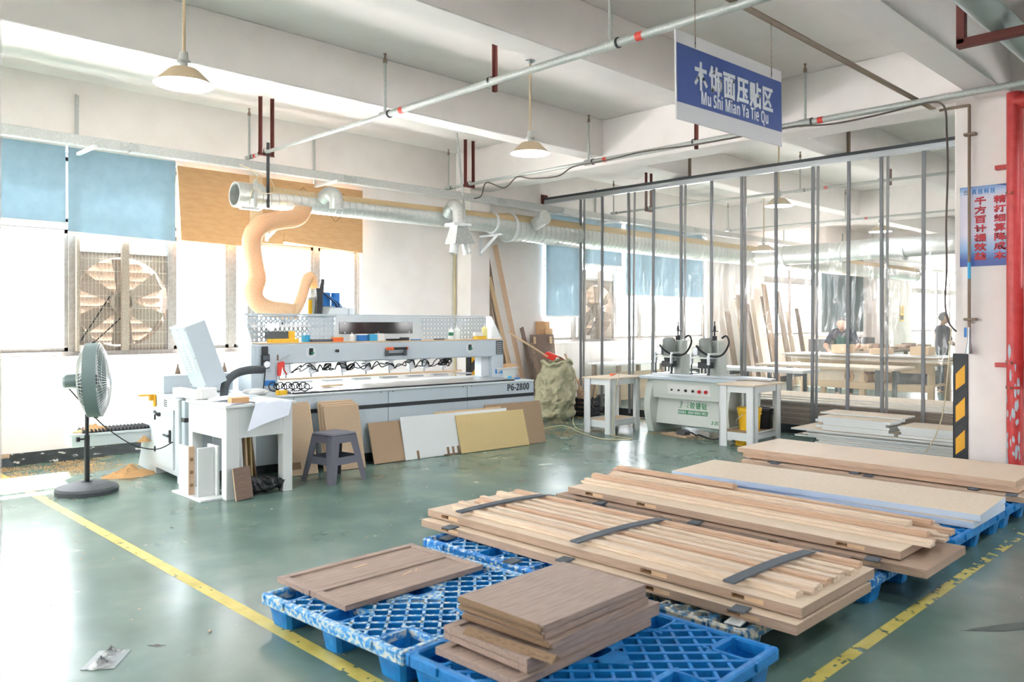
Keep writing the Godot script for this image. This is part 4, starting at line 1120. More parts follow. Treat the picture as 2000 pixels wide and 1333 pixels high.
	for k in hs.size() - 1:
		for e in 2:
			var a: float = hs[k] + 0.06
			var b: float = hs[k + 1] + 0.05
			var p := [Vector3(a, 0.96, cz + 0.03)]
			for j in 4:
				p.append(Vector3(lerpf(a, b, (j + 1) / 5.0) + rng.randf_range(-0.03, 0.03), 1.0 + rng.randf_range(-0.05, 0.05), cz + rng.randf_range(0.03, 0.08)))
			p.append(Vector3(b, 0.97, cz + 0.03))
			part(m, "air_hose", S().tube(curve(p, 0.012), 0.006, 6), mats.black_rubber)
	for c0 in [[-1.0, 1.0], [-0.92, 1.02], [-2.55, 1.0], [-2.25, 0.99]]:
		var p := []
		for j in 40:
			var a := j * 0.9
			p.append(Vector3(c0[0] + 0.045 * cos(a) + rng.randf_range(-0.01, 0.01), c0[1] + 0.035 * sin(a * 1.07), cz + 0.05 + 0.02 * sin(a * 0.37)))
		part(m, "hose_bundle", S().tube(curve(p, 0.015), 0.0055, 5), mats.black_rubber)
	part(m, "pressing_bar", S().rspan(Vector3(-3.08, 0.872, cz - 0.02), Vector3(-0.7, 0.892, cz + 0.05), 0.002), mats.pine)
	for k in 7:
		var x := -2.9 + k * 0.36
		part(m, "press_pad", S().rspan(Vector3(x - 0.05, 0.84, cz + 0.02), Vector3(x + 0.16, 0.858, cz + 0.1), 0.003), mats.steel)
	# spindle carriage behind the screen
	var kz := -1.15
	part(m, "spindle_carriage", S().rspan(Vector3(-2.3, 1.2, kz - 0.15), Vector3(-2.02, 1.68, kz + 0.05), 0.01).rspan(Vector3(-2.5, 1.2, kz - 0.15), Vector3(-2.3, 1.78, kz + 0.02), 0.006), mw)
	part(m, "spindle_motor", S().cyl(Vector3(-2.27, 1.68, kz), Vector3(-2.27, 1.84, kz), 0.06, -1, 18).cyl(Vector3(-2.14, 1.66, kz), Vector3(-2.14, 1.84, kz), 0.055, -1, 18), mats.blue_plastic)
	part(m, "spindle_head", S().prism(PackedVector2Array([Vector2(-2.36, 1.54), Vector2(-2.3, 1.66), Vector2(-2.08, 1.66), Vector2(-2.08, 1.54)]), kz + 0.05, kz + 0.2).rspan(Vector3(-2.06, 1.5, kz + 0.02), Vector3(-1.98, 1.66, kz + 0.18), 0.01), mw)
	part(m, "yellow_panel", S().rspan(Vector3(-2.5, 1.58, kz + 0.02), Vector3(-2.45, 1.75, kz + 0.03), 0.002), mats.yellow_plastic)
	var ch := S()
	for k in 14:
		var a := k / 13.0
		ch.rbox(Vector3(-2.41 + 0.01 * sin(a * 3.0), 1.6 + a * 0.27, kz + 0.1), Vector3(0.075, 0.024, 0.05), 0.004)
	for k in 7:
		var a := k / 6.0
		ch.rbox(Vector3(-2.36 + 0.02 * a, 1.85 + a * 0.13, kz + 0.06), Vector3(0.06 - 0.02 * a, 0.026, 0.05), 0.004)
	part(m, "cable_chain", ch, mats.black_metal)
	for k in 4:
		part(m, "signal_cable", S().tube(curve([Vector3(-2.36, 1.86, kz + 0.05), Vector3(-2.28 + k * 0.012, 1.78, kz + 0.1), Vector3(-2.2 + k * 0.02, 1.7, kz + 0.12), Vector3(-2.17 + k * 0.02, 1.62, kz + 0.12)], 0.02), 0.008, 6), mats.blue_plastic if k % 2 else mats.black_rubber)
	part(m, "suction_ring", S().lathe([Vector2(0.0, 0), Vector2(0.14, 0), Vector2(0.145, 0.03), Vector2(0.125, 0.03)], 24, Transform3D(Basis(Vector3(0, 0, 1), 1.2), Vector3(-2.72, 1.56, kz))), mats.dark_grey)
	# hoses
	var hose := thing("suction_hose", "thick cream ribbed suction hose curling from the duct down to the machine", "hose")
	var hp := [Vector3(5.32, 3.02, -8.74), Vector3(5.34, 3.08, -8.62), Vector3(5.36, 3.02, -8.52), Vector3(5.37, 2.88, -8.52)]
	part(hose, "metal_elbow", S().tube(curve(hp, 0.012), 0.085, 20, 0.004), mats.duct_metal)
	var hq := []
	for q in [[592, 404, -8.52], [590, 414, -8.52], [578, 426, -8.5], [545, 431, -8.45], [510, 440, -8.4], [492, 466, -8.38], [496, 510, -8.36], [502, 545, -8.36], [494, 572, -8.34], [505, 593, -8.3], [528, 604, -8.24], [556, 608, -8.16], [575, 612, -8.1]]:
		hq.append(at_z(q[0], q[1], q[2]))
	part(hose, "ribbed_hose", S().tube(curve(hq, 0.014), 0.1, 22, 0.006), mats.hose_yellow)
	var h2 := thing("suction_hose", "thin cream ribbed hose arching up behind the perforated screen", "hose")
	hq = []
	for q in [[570, 618, -8.1], [582, 598, -8.12], [591, 575, -8.15], [597, 552, -8.18], [604, 541, -8.2], [609, 548, -8.22], [610, 562, -8.24]]:
		hq.append(at_z(q[0], q[1], q[2]))
	part(h2, "ribbed_hose", S().tube(curve(hq, 0.012), 0.058, 16, 0.005), mats.hose_yellow)
	machine_items(gz)

func bottle(called: String, label: String, p: Vector3, r: float, h: float, body: Material, cap: Material, band: Material = null) -> void:
	var o := thing(called, label, "bottle", p)
	part(o, "body", S().lathe([Vector2(0, 0), Vector2(r, 0), Vector2(r, h * 0.62), Vector2(r * 0.8, h * 0.72), Vector2(r * 0.35, h * 0.78)], 18), body)
	part(o, "nozzle", S().lathe([Vector2(r * 0.4, h * 0.78), Vector2(r * 0.4, h * 0.84), Vector2(r * 0.2, h * 0.86), Vector2(r * 0.1, h), Vector2(0, h)], 12), cap)
	if band:
		part(o, "label_band", S().lathe([Vector2(r * 1.02, h * 0.28), Vector2(r * 1.02, h * 0.52)], 18), band)
func carton(called: String, label: String, category: String, p: Vector3, s: Vector3, m: Material, turn := 0.0, lid: Material = null) -> void:
	var o := thing(called, label, category, p, turn)
	part(o, "body", S().rbox(Vector3(0, s.y * 0.5, 0), s, 0.003), m)
	if lid:
		part(o, "lid", S().rbox(Vector3(0, s.y, 0), Vector3(s.x * 1.02, s.y * 0.18, s.z * 1.02), 0.002), lid)

func machine_items(gz: float) -> void:
	var y := 1.274
	var z := gz - 0.12
	var cyg := plain("bottle_milky", rgb(232, 236, 232), 0.35)
	var yel := plain("bottle_yellow", rgb(236, 226, 150), 0.35)
	bottle("glue_bottle", "white glue bottle with green label band on the machine shelf", on_bed(-0.83, y, z), 0.032, 0.17, cyg, mats.white_plastic, mats.green_plastic)
	bottle("glue_bottle", "plain white glue bottle on the machine shelf between green and yellow bottles", on_bed(-0.74, y, z), 0.04, 0.18, cyg, mats.white_plastic)
	bottle("glue_bottle", "pale yellow glue bottle at the right end of the machine shelf", on_bed(-0.3, y, z), 0.038, 0.2, yel, mats.white_plastic)
	bottle("glue_bottle", "small clear bottle in front of the dark console window", on_bed(-2.21, y, z), 0.03, 0.1, cyg, mats.white_plastic)
	carton("yellow_case", "flat bright yellow case beside the yellow glue bottle", "case", on_bed(-0.41, y, z + 0.04), Vector3(0.16, 0.035, 0.08), mats.yellow_plastic, 0.0)
	carton("tissue_block", "grey white sanding block standing on the flat yellow case", "block", on_bed(-0.44, y + 0.036, z + 0.04), Vector3(0.13, 0.05, 0.06), mats.white_plastic)
	carton("blue_carton", "small blue and white box before the dark console window", "box", on_bed(-2.08, y, z), Vector3(0.11, 0.075, 0.07), mats.blue_plastic, 0.0, mats.white_plastic)
	carton("blue_carton", "bright blue box between the white boxes on the shelf", "box", on_bed(-1.95, y, z), Vector3(0.1, 0.075, 0.07), mats.cyan_plastic)
	carton("white_carton", "white patterned box beside the bright blue box on the shelf", "box", on_bed(-1.85, y, z), Vector3(0.09, 0.085, 0.07), mats.white_plastic)
	carton("orange_case", "small orange plastic case at the foot of the console panel", "case", on_bed(-2.42, y, z + 0.05), Vector3(0.12, 0.045, 0.07), mats.orange_plastic, 0.0, mats.hazard_yellow)
	var tb := thing("tool_case", "open yellow tool case with grey lid at the left end of the shelf", "tool case", on_bed(-3.05, y, z))
	part(tb, "tray", S().rbox(Vector3(0, 0.02, 0.03), Vector3(0.32, 0.04, 0.1), 0.003), mats.yellow_plastic)
	part(tb, "lid", S().rbox(Vector3(-0.04, 0.08, -0.03), Vector3(0.26, 0.08, 0.03), 0.003), mats.foam_grey)
	part(tb, "end_block", S().rbox(Vector3(0.125, 0.075, -0.02), Vector3(0.07, 0.09, 0.05), 0.003), mats.yellow_plastic)
	carton("cyan_cup", "small cyan cap container on the machine shelf", "container", on_bed(-2.77, y, z), Vector3(0.07, 0.075, 0.06), mats.cyan_plastic, 10.0)
	carton("grey_strip", "thin grey strip lying on a blue ruler on the shelf", "strip", on_bed(-2.6, y, z + 0.04), Vector3(0.28, 0.03, 0.05), mats.foam_grey)
	carton("black_gauge", "flat black measuring gauge on the shelf below the console window", "gauge", on_bed(-1.68, y, z + 0.06), Vector3(0.2, 0.022, 0.1), mats.black_metal, 8.0)
	carton("black_gauge", "smaller black gauge beside the flat black gauge", "gauge", on_bed(-1.53, y, z + 0.03), Vector3(0.1, 0.035, 0.06), mats.black_metal, -8.0)
	carton("blue_ruler", "short blue ruler lying on the shelf right of the black gauges", "ruler", on_bed(-1.38, y, z + 0.05), Vector3(0.14, 0.012, 0.04), mats.blue_plastic)
	carton("steel_offcut", "flat dark offcut lying near the right perforated screen", "offcut", on_bed(-1.05, y, z + 0.06), Vector3(0.14, 0.016, 0.05), mats.foam_grey)
	var cl := thing("clamp_bar", "long white bar clamp leaning across the left perforated screen", "clamp", on_bed(-2.95, y, gz - 0.24))
	part(cl, "bar", S().rspan(Vector3(-0.4, 0.16, -0.01), Vector3(0.3, 0.19, 0.01), 0.002), mats.white_metal)
	part(cl, "jaw", S().rspan(Vector3(-0.2, 0.0, -0.01), Vector3(-0.16, 0.21, 0.015), 0.003), mats.steel)
	part(cl, "slide", S().rspan(Vector3(-0.25, 0.15, -0.014), Vector3(-0.08, 0.2, 0.014), 0.003), mats.steel)
	# hand wheel pendant and air gun hanging on the left post
	var pd := thing("control_pendant", "black hand wheel pendant hanging on the left gantry post", "controller", on_bed(-3.29, 1.1, gz))
	part(pd, "body", S().rspan(Vector3(-0.045, -0.09, 0.002), Vector3(0.045, 0.06, 0.04), 0.01), mats.black_metal)
	part(pd, "hand_wheel", S().cyl(Vector3(0, -0.045, 0.04), Vector3(0, -0.045, 0.06), 0.034, -1, 20), mats.steel)
	part(pd, "switch_plate", S().rspan(Vector3(-0.035, 0.0, 0.04), Vector3(0.035, 0.045, 0.044), 0.002), mats.foam_grey)
	part(pd, "hook", S().rspan(Vector3(-0.035, 0.06, 0.0), Vector3(0.035, 0.14, 0.02), 0.005), mats.black_metal)
	part(pd, "cable", S().tube(curve([Vector3(0, -0.09, 0.02), Vector3(-0.01, -0.2, 0.02), Vector3(-0.03, -0.32, 0.03)], 0.02), 0.006, 6), mats.black_rubber)
	var ag := thing("air_gun", "red air blow gun hanging on the left gantry post", "air gun", on_bed(-3.12, 1.05, gz))
	part(ag, "body", S().prism(PackedVector2Array([Vector2(-0.03, 0.02), Vector2(0.03, 0.03), Vector2(0.04, 0.0), Vector2(0.012, -0.02), Vector2(-0.005, -0.12), Vector2(-0.035, -0.12), Vector2(-0.035, -0.02)]), 0.005, 0.03), mats.red_plastic)
	part(ag, "trigger", S().tube(curve([Vector3(0.03, -0.01, 0.018), Vector3(0.035, -0.06, 0.018), Vector3(0.07, -0.11, 0.018)], 0.01), 0.008, 8), mats.red_plastic)
	part(ag, "nozzle", S().tube(curve([Vector3(0.0, 0.03, 0.018), Vector3(0.03, 0.06, 0.02), Vector3(0.1, 0.1, 0.03)], 0.01), 0.005, 8), mats.steel)
	part(ag, "fitting", S().cyl(Vector3(-0.02, -0.12, 0.018), Vector3(-0.02, -0.17, 0.018), 0.01, -1, 10), mats.steel)
	# coiled air hose on the table's left end
	var pts := []
	for k in 150:
		var a := k * 0.42
		var big := 1.0 + 0.35 * sin(k * 0.21)
		pts.append(on_bed(-3.3 + k * 0.0021 + 0.042 * big * cos(a), 0.815 + 0.036 * big * sin(a) + 0.02, -0.3 + k * 0.0014 + 0.02 * sin(a * 0.5)))
	single("coiled_hose", S().tube(pts, 0.0065, 6), mats.black_rubber, "black coiled air hose lying on the left end of the machine table", "hose")
	carton("tape_measure", "yellow tape measure on the machine table beside the papers", "tape measure", on_bed(-3.3, 0.77, -0.06), Vector3(0.1, 0.045, 0.06), mats.yellow_plastic, 5.0)
	carton("pine_offcut", "small pine offcut on the machine table under the pressing bar", "offcut", on_bed(-2.6, 0.8, -0.34), Vector3(0.25, 0.02, 0.06), mats.pine, 3.0)
	# clear tub and cards on the right end
	var tu := thing("plastic_tub", "clear plastic tub heaped with paper on the machine's right end", "tub", on_bed(-0.02, 0.77, -0.62))
	var tp := S()
	var lo := [Vector3(-0.16, 0, -0.1), Vector3(0.16, 0, -0.1), Vector3(0.16, 0, 0.1), Vector3(-0.16, 0, 0.1)]
	for k in 4:
		var a: Vector3 = lo[k]
		var b: Vector3 = lo[(k + 1) % 4]
		var up := Vector3(1.18, 1, 1.18)
		tp.quad(b, a, a * up + Vector3(0, 0.12, 0), b * up + Vector3(0, 0.12, 0))
	tp.quad(lo[3], lo[2], lo[1], lo[0])
	part(tu, "tub", tp, plain("milky_plastic", rgb(222, 226, 222), 0.3))
	part(tu, "rim", S().rspan(Vector3(-0.2, 0.115, -0.13), Vector3(0.2, 0.125, -0.115), 0.002).rspan(Vector3(-0.2, 0.115, 0.115), Vector3(0.2, 0.125, 0.13), 0.002), mats.white_plastic)
	part(tu, "paper_sheet", S().box(Vector3(0.02, 0.14, 0.0), Vector3(0.4, 0.004, 0.26), Basis(Vector3(0.3, 0, 1).normalized(), 0.1)), mats.cardboard)
	carton("marker_pen", "blue marker lying on the machine's right end before the tub", "marker", on_bed(-0.1, 0.77, -0.2), Vector3(0.12, 0.02, 0.03), mats.blue_plastic, 20.0)
	carton("small_spray_cap", "pale blue cap on the machine's right end", "cap", on_bed(-0.3, 0.77, -0.12), Vector3(0.04, 0.05, 0.04), mats.cyan_plastic)

# boards leaning against the machine front: bottom edge out, top against the panels
func leaning_board(label: String, x0: float, w: float, h: float, t: float, m: Material, lean := 0.13, out := 0.0, parts := [], turn := 0.0) -> Node3D:
	# x0: left end along the machine, w wide, h tall, t thick
	var a := asin(lean / h)
	var o := thing("leaning_board", label, "board")
	var b := Basis(Vector3.UP, deg_to_rad(-4.5)) * Basis(Vector3(0, 0, 1), turn) * Basis(Vector3.RIGHT, -a)
	o.transform = Transform3D(b, on_bed(x0, 0.0, lean + 0.02 + out))
	part(o, "panel", S().rspan(Vector3(0, 0, 0), Vector3(w, h, t), 0.003), m)
	for p in parts:
		part(o, p[0], S().rspan(p[1], p[2], 0.002), p[3])
	return o

func build_left_corner() -> void:
	# boards leaning on the machine; the pixel pairs are their lower corners on the floor
	var inv := bed.affine_inverse()
	var lx := func(px: float, py: float) -> float: return (inv * at_y(px, py)).x
	var dk: Material = mats.plywood_edge
	leaning_board("tall brown board with small screw holes standing behind the grey stool", -3.42, 0.36, 0.72, 0.018, mats.mdf, 0.2, 0.0, [["edge", Vector3(0.36, 0, 0), Vector3(0.372, 0.7, 0.018), mats.pine], ["recess", Vector3(0.06, 0.06, 0.016), Vector3(0.2, 0.13, 0.0185), dk], ["screw_hole", Vector3(0.06, 0.62, 0.017), Vector3(0.075, 0.64, 0.0186), dk], ["screw_hole", Vector3(0.16, 0.62, 0.017), Vector3(0.175, 0.64, 0.0186), dk]])
	for k in 3:
		leaning_board(["brown board with pine edge, outermost of three leaning behind the stool", "middle brown board of three leaning behind the stool", "innermost brown board of three leaning behind the stool"][k], -2.93 - 0.02 * k, 0.4, 0.66 + 0.02 * k, 0.018, mats.mdf, 0.16, 0.06 - 0.025 * k, [["edge", Vector3(0.02, 0.655 + 0.02 * k, 0), Vector3(0.38, 0.662 + 0.02 * k, 0.018), mats.pine]])
	var x := lx.call(718, 905)
	leaning_board("small dark brown board leaning left of the white board", x, 0.5, 0.44, 0.016, plain("brown_board", rgb(166, 140, 112), 0.8), 0.14)
	x = lx.call(772, 897)
	var wb := leaning_board("white board with cut finger notches leaning on the machine", x + 0.02, 1.5, 0.47, 0.016, mats.white_board, 0.12, 0.03, [["edge_strip", Vector3(0.45, 0.47, 0.0), Vector3(1.42, 0.492, 0.014), mats.pine]])
	for q in [0.15, 0.55, 0.62, 0.69, 0.76]:
		part(wb, "notch", S().rspan(Vector3(q, 0.0, 0.0155), Vector3(q + 0.032, 0.09, 0.0168), 0.0005), dk)
	part(wb, "broken_edge", S().rspan(Vector3(0.5, -0.002, 0.012), Vector3(1.1, 0.014, 0.017), 0.001), dk)
	x = lx.call(880, 883)
	leaning_board("yellow tan board leaning in front of the white board", x, 1.02, 0.44, 0.018, mats.yellow_board, 0.125, 0.056)
	x = lx.call(948, 876)
	leaning_board("long brown board leaning at the machine's right end under the lettering", x, 0.88, 0.52, 0.016, mats.brown_board, 0.12, 0.002)
	# white workbench
	var t := thing("work_table", "white panel workbench with papers in front of the machine's left end", "table", Vector3(3.0, 0, -6.44))
	var wm: Material = mats.white_board
	part(t, "table_top", S().rspan(Vector3(-0.02, 0.77, -0.78), Vector3(0.64, 0.795, 0.02), 0.003), wm)
	part(t, "front_apron", S().rspan(Vector3(0.115, 0.51, -0.02), Vector3(0.52, 0.77, -0.002), 0.002), wm)
	part(t, "side_apron", S().rspan(Vector3(0.0, 0.51, -0.68), Vector3(0.018, 0.77, -0.09), 0.002), wm)
	for q in [[0.0, -0.09, 0.115, 0.0], [0.52, -0.09, 0.61, 0.0], [0.0, -0.76, 0.09, -0.68], [0.52, -0.76, 0.61, -0.68]]:
		part(t, "leg", S().rspan(Vector3(q[0], 0, q[1]), Vector3(q[2], 0.77, q[3]), 0.002), wm)
	# papers
	var top := 0.796
	var pp := thing("paper_sheet", "large white paper sheet drooping over the workbench front edge", "paper", Vector3(3.3, top, -6.44))
	part(pp, "sheet", S().sheet(10, 14, func(u: float, v: float) -> Vector3:
		var s := v * 0.5
		var d := Vector3(-0.06 + u * 0.34 + v * 0.02, 0.012 + 0.006 * sin(u * 4.0), -0.2 + s * (1.0 - u * 0.25))
		var over := maxf(0.0, d.z - 0.03)
		return Vector3(d.x - over * 0.5, d.y - over * 0.85, minf(d.z, 0.03) + over * 0.35)), mats.paper)
	pp = thing("paper_sheet", "printed drawing sheet lying at the workbench's left edge", "paper", Vector3(3.0, top, -6.6), 12.0)
	part(pp, "sheet", S().sheet(8, 8, func(u: float, v: float) -> Vector3: return Vector3(-0.04 + u * 0.28, 0.004 + 0.004 * sin(u * 6.0) - 0.05 * maxf(0.0, 0.14 - u), -0.02 + v * 0.2)), mats.paper)
	for k in 4:
		part(pp, "printed_line", S().rspan(Vector3(0.04, 0.0095, 0.02 + k * 0.035), Vector3(0.2, 0.0101, 0.026 + k * 0.035), 0.0002), mats.paper_print)
	for k in 4:
		single("paper_stack", S().rbox(Vector3.ZERO, Vector3(0.3, 0.008, 0.22), 0.002, Basis(Vector3.UP, 0.2 * k - 0.2)), mats.paper, ["loose paper pile on the workbench, lowest sheets", "loose paper pile on the workbench, second layer", "loose paper pile on the workbench, third layer", "loose paper pile on the workbench, topmost sheets"][k], "papers", Vector3(3.22 + 0.02 * k, top + 0.006 + k * 0.0085, -6.88 + 0.01 * k))
	carton("cardboard_box", "small brown cardboard box with a strip of tape on the workbench papers", "box", Vector3(3.16, top + 0.001, -6.55), Vector3(0.16, 0.05, 0.08), mats.cardboard, 0.0)
	single("crumpled_rag", S().sheet(16, 10, func(u: float, v: float) -> Vector3:
		var a := u * TAU
		var q := 0.085 * sin(v * PI) * (1.0 + 0.25 * sin(a * 3.0 + v * 5.0))
		return Vector3(q * cos(a) * 1.4, 0.05 * (1.0 - cos(v * PI)) * 0.7, q * sin(a))), mats.white_plastic, "crumpled white rag between the workbench and the coiled hose", "rag", on_bed(-3.52, 0.77, -0.16))
	# console on its arm
	var arm := thing("operator_console", "tilted grey operator console with louvred back on a square tube", "control console", Vector3(3.08, 0, -7.1))
	part(arm, "square_tube", S().rspan(Vector3(-0.06, 0.796, -0.52), Vector3(0.03, 0.875, 0.02), 0.006).rspan(Vector3(-0.03, 0.80, -0.05), Vector3(0.12, 0.9, 0.05), 0.008), mats.white_plastic)
	var bt := Basis(Vector3(0, 0, 1), deg_to_rad(20.5))
	var con := Transform3D(bt, Vector3(0.05, 0.885, 0))
	var cs := Node3D.new()
	var cb := part(arm, "cabinet", S().rspan(Vector3(0, 0, -0.34), Vector3(0.2, 0.6, 0.0), 0.006), mats.machine_grey)
	cb.transform = con
	for r in 2:
		for k in 14:
			part(cb, "louvre", S().rspan(Vector3(-0.006, 0.16 + k * 0.026, -0.26 + r * 0.125), Vector3(0.001, 0.171 + k * 0.026, -0.2 + r * 0.125), 0.002), mats.white_plastic)
	for q in [[0.03, -0.02], [0.57, -0.02], [0.03, -0.32], [0.57, -0.32], [0.3, -0.02], [0.57, -0.17]]:
		part(cb, "screw", S().cyl(Vector3(-0.003, q[0], q[1]), Vector3(0.001, q[0], q[1]), 0.005, -1, 8), mats.dark_grey)
	single("cable_hose", S().tube(curve([Vector3(3.33, 0.8, -7.2), Vector3(3.36, 0.92, -7.22), Vector3(3.46, 1.0, -7.24), Vector3(3.6, 1.03, -7.26), Vector3(3.82, 1.02, -7.4)], 0.012), 0.038, 14, 0.002), mats.dark_grey, "dark grey corrugated cable hose from the console to the gantry post", "hose")
	carton("wood_scraps", "small red brown wood scraps on the machine's left end", "scraps", on_bed(-3.98, 0.781, -0.62), Vector3(0.16, 0.02, 0.08), mats.tan_oak, 20.0)
	# white channel pieces standing on a plate
	var ch := thing("white_channel", "white board channel standing on a small white plate by the workbench", "board", Vector3(2.83, 0, -6.8))
	part(ch, "base_plate", S().rspan(Vector3(-0.02, 0, -0.3), Vector3(0.2, 0.018, 0.29), 0.002), wm)
	part(ch, "upright", S().rspan(Vector3(0.0, 0.018, -0.2), Vector3(0.018, 0.43, 0.0), 0.002), wm)
	part(ch, "upright", S().rspan(Vector3(0.02, 0.018, 0.13), Vector3(0.16, 0.43, 0.15), 0.002), wm)
	part(ch, "upright", S().rspan(Vector3(0.165, 0.018, 0.0), Vector3(0.185, 0.44, 0.2), 0.002), wm)
	var co := part(ch, "drilled_core", S().rspan(Vector3(0.0, 0.018, 0.001), Vector3(0.05, 0.43, 0.013), 0.001), mats.tan_oak)
	for k in 3:
		part(co, "bored_hole", S().cyl(Vector3(0.025, 0.1 + k * 0.11, 0.013), Vector3(0.025, 0.1 + k * 0.11, 0.0145), 0.016, -1, 12), dk)
	var bb := thing("walnut_board", "small dark walnut board leaning on the workbench leg", "board")
	bb.transform = Transform3D(Basis(Vector3.RIGHT, -0.12) * Basis(Vector3(0, 0, 1), 0.06), Vector3(3.045, 0.002, -6.36))
	part(bb, "panel", S().rspan(Vector3.ZERO, Vector3(0.15, 0.27, 0.014), 0.001), mats.dark_walnut)
	part(bb, "raw_edge", S().rspan(Vector3(-0.003, 0.0, 0.001), Vector3(0.0, 0.27, 0.013), 0.0005), mats.pine)
	for k in 4:
		var st := thing("upright_offcut", ["white offcut board standing under the workbench", "pine offcut board standing under the workbench", "yellow offcut board standing under the workbench", "dark plywood offcut leaning under the workbench"][k], "board", Vector3(3.28 + 0.045 * k, 0, -6.72))
		st.rotation = Vector3(-0.06, 0, 0.1 if k == 3 else 0.02)
		part(st, "panel", S().rspan(Vector3(0, 0.006, -0.3), Vector3(0.016, 0.5 + 0.03 * (k % 2), 0.0), 0.001), [mats.white_board, mats.pine, mats.yellow_board, mats.plywood_edge][k])
	var bag := thing("black_bag", "crumpled black plastic bag under the workbench", "bag", Vector3(3.3, 0, -6.52), -8.0)
	var bn := FastNoiseLite.new()
	bn.seed = 3
	bn.frequency = 6.0
	part(bag, "sack", S().sheet(28, 18, func(u: float, v: float) -> Vector3:
		var a := v * TAU
		var w := 0.075 * (0.25 + 0.75 * sqrt(sin(PI * clampf(u, 0.02, 0.98))))
		var f := 1.0 + 0.5 * bn.get_noise_3d(u, cos(a) * 0.2, sin(a) * 0.2)
		return Vector3((u - 0.5) * 0.42, 0.078 + cos(a) * w * f, sin(a) * w * 1.15 * f)), plain("bag_black", rgb(28, 29, 32), 0.3))
	part(bag, "tied_end", S().cyl(Vector3(0.19, 0.085, 0), Vector3(0.235, 0.06, 0.02), 0.04, 0.055, 12), mats.bag_black)
	build_stool()
	build_pedestal_fan()

func build_stool() -> void:
	# square plastic stool with open arched sides
	var p := at_y(655, 938)
	var o := thing("plastic_stool", "dark grey plastic stool in front of the machine", "stool", Vector3(p.x, 0, p.z - 0.02), 8.0)
	var sp: Material = mats.stool_plastic
	part(o, "seat", S().rspan(Vector3(-0.15, 0.425, -0.15), Vector3(0.15, 0.455, 0.15), 0.014), sp)
	for k in 4:
		var b := Basis(Vector3.UP, k * PI / 2)
		var s := S()
		# leg as an L of two splayed faces
		for sd in [0, 1]:
			var f := func(u: float, v: float) -> Vector3:
				var y := lerpf(0.0, 0.435, v)
				var r := lerpf(0.215, 0.145, v)
				var wd := lerpf(0.06, 0.095, v)
				return b * (Vector3(r, y, r - u * wd) if sd == 0 else Vector3(r - u * wd, y, r))
			if sd == 0:
				s.sheet(1, 6, f)
			else:
				s.sheet(1, 6, f)
		part(o, "leg", s, sp)
		var d := S()
		for yy in [[0.365, 0.435, 0.157, 0.145], [0.17, 0.235, 0.188, 0.177]]:
			d.quad(b * Vector3(-yy[2], yy[0], yy[2]), b * Vector3(yy[2], yy[0], yy[2]), b * Vector3(yy[3], yy[1], yy[3]), b * Vector3(-yy[3], yy[1], yy[3]))
			d.quad(b * Vector3(-yy[2], yy[0], yy[2] - 0.012), b * Vector3(-yy[3], yy[1], yy[3] - 0.012), b * Vector3(yy[3], yy[1], yy[3] - 0.012), b * Vector3(yy[2], yy[0], yy[2] - 0.012))
			d.quad(b * Vector3(-yy[2], yy[0], yy[2]), b * Vector3(-yy[2], yy[0], yy[2] - 0.012), b * Vector3(yy[2], yy[0], yy[2] - 0.012), b * Vector3(yy[2], yy[0], yy[2]))
			d.quad(b * Vector3(-yy[3], yy[1], yy[3]), b * Vector3(yy[3], yy[1], yy[3]), b * Vector3(yy[3], yy[1], yy[3] - 0.012), b * Vector3(-yy[3], yy[1], yy[3] - 0.012))
		part(o, "side_rail", d, sp)

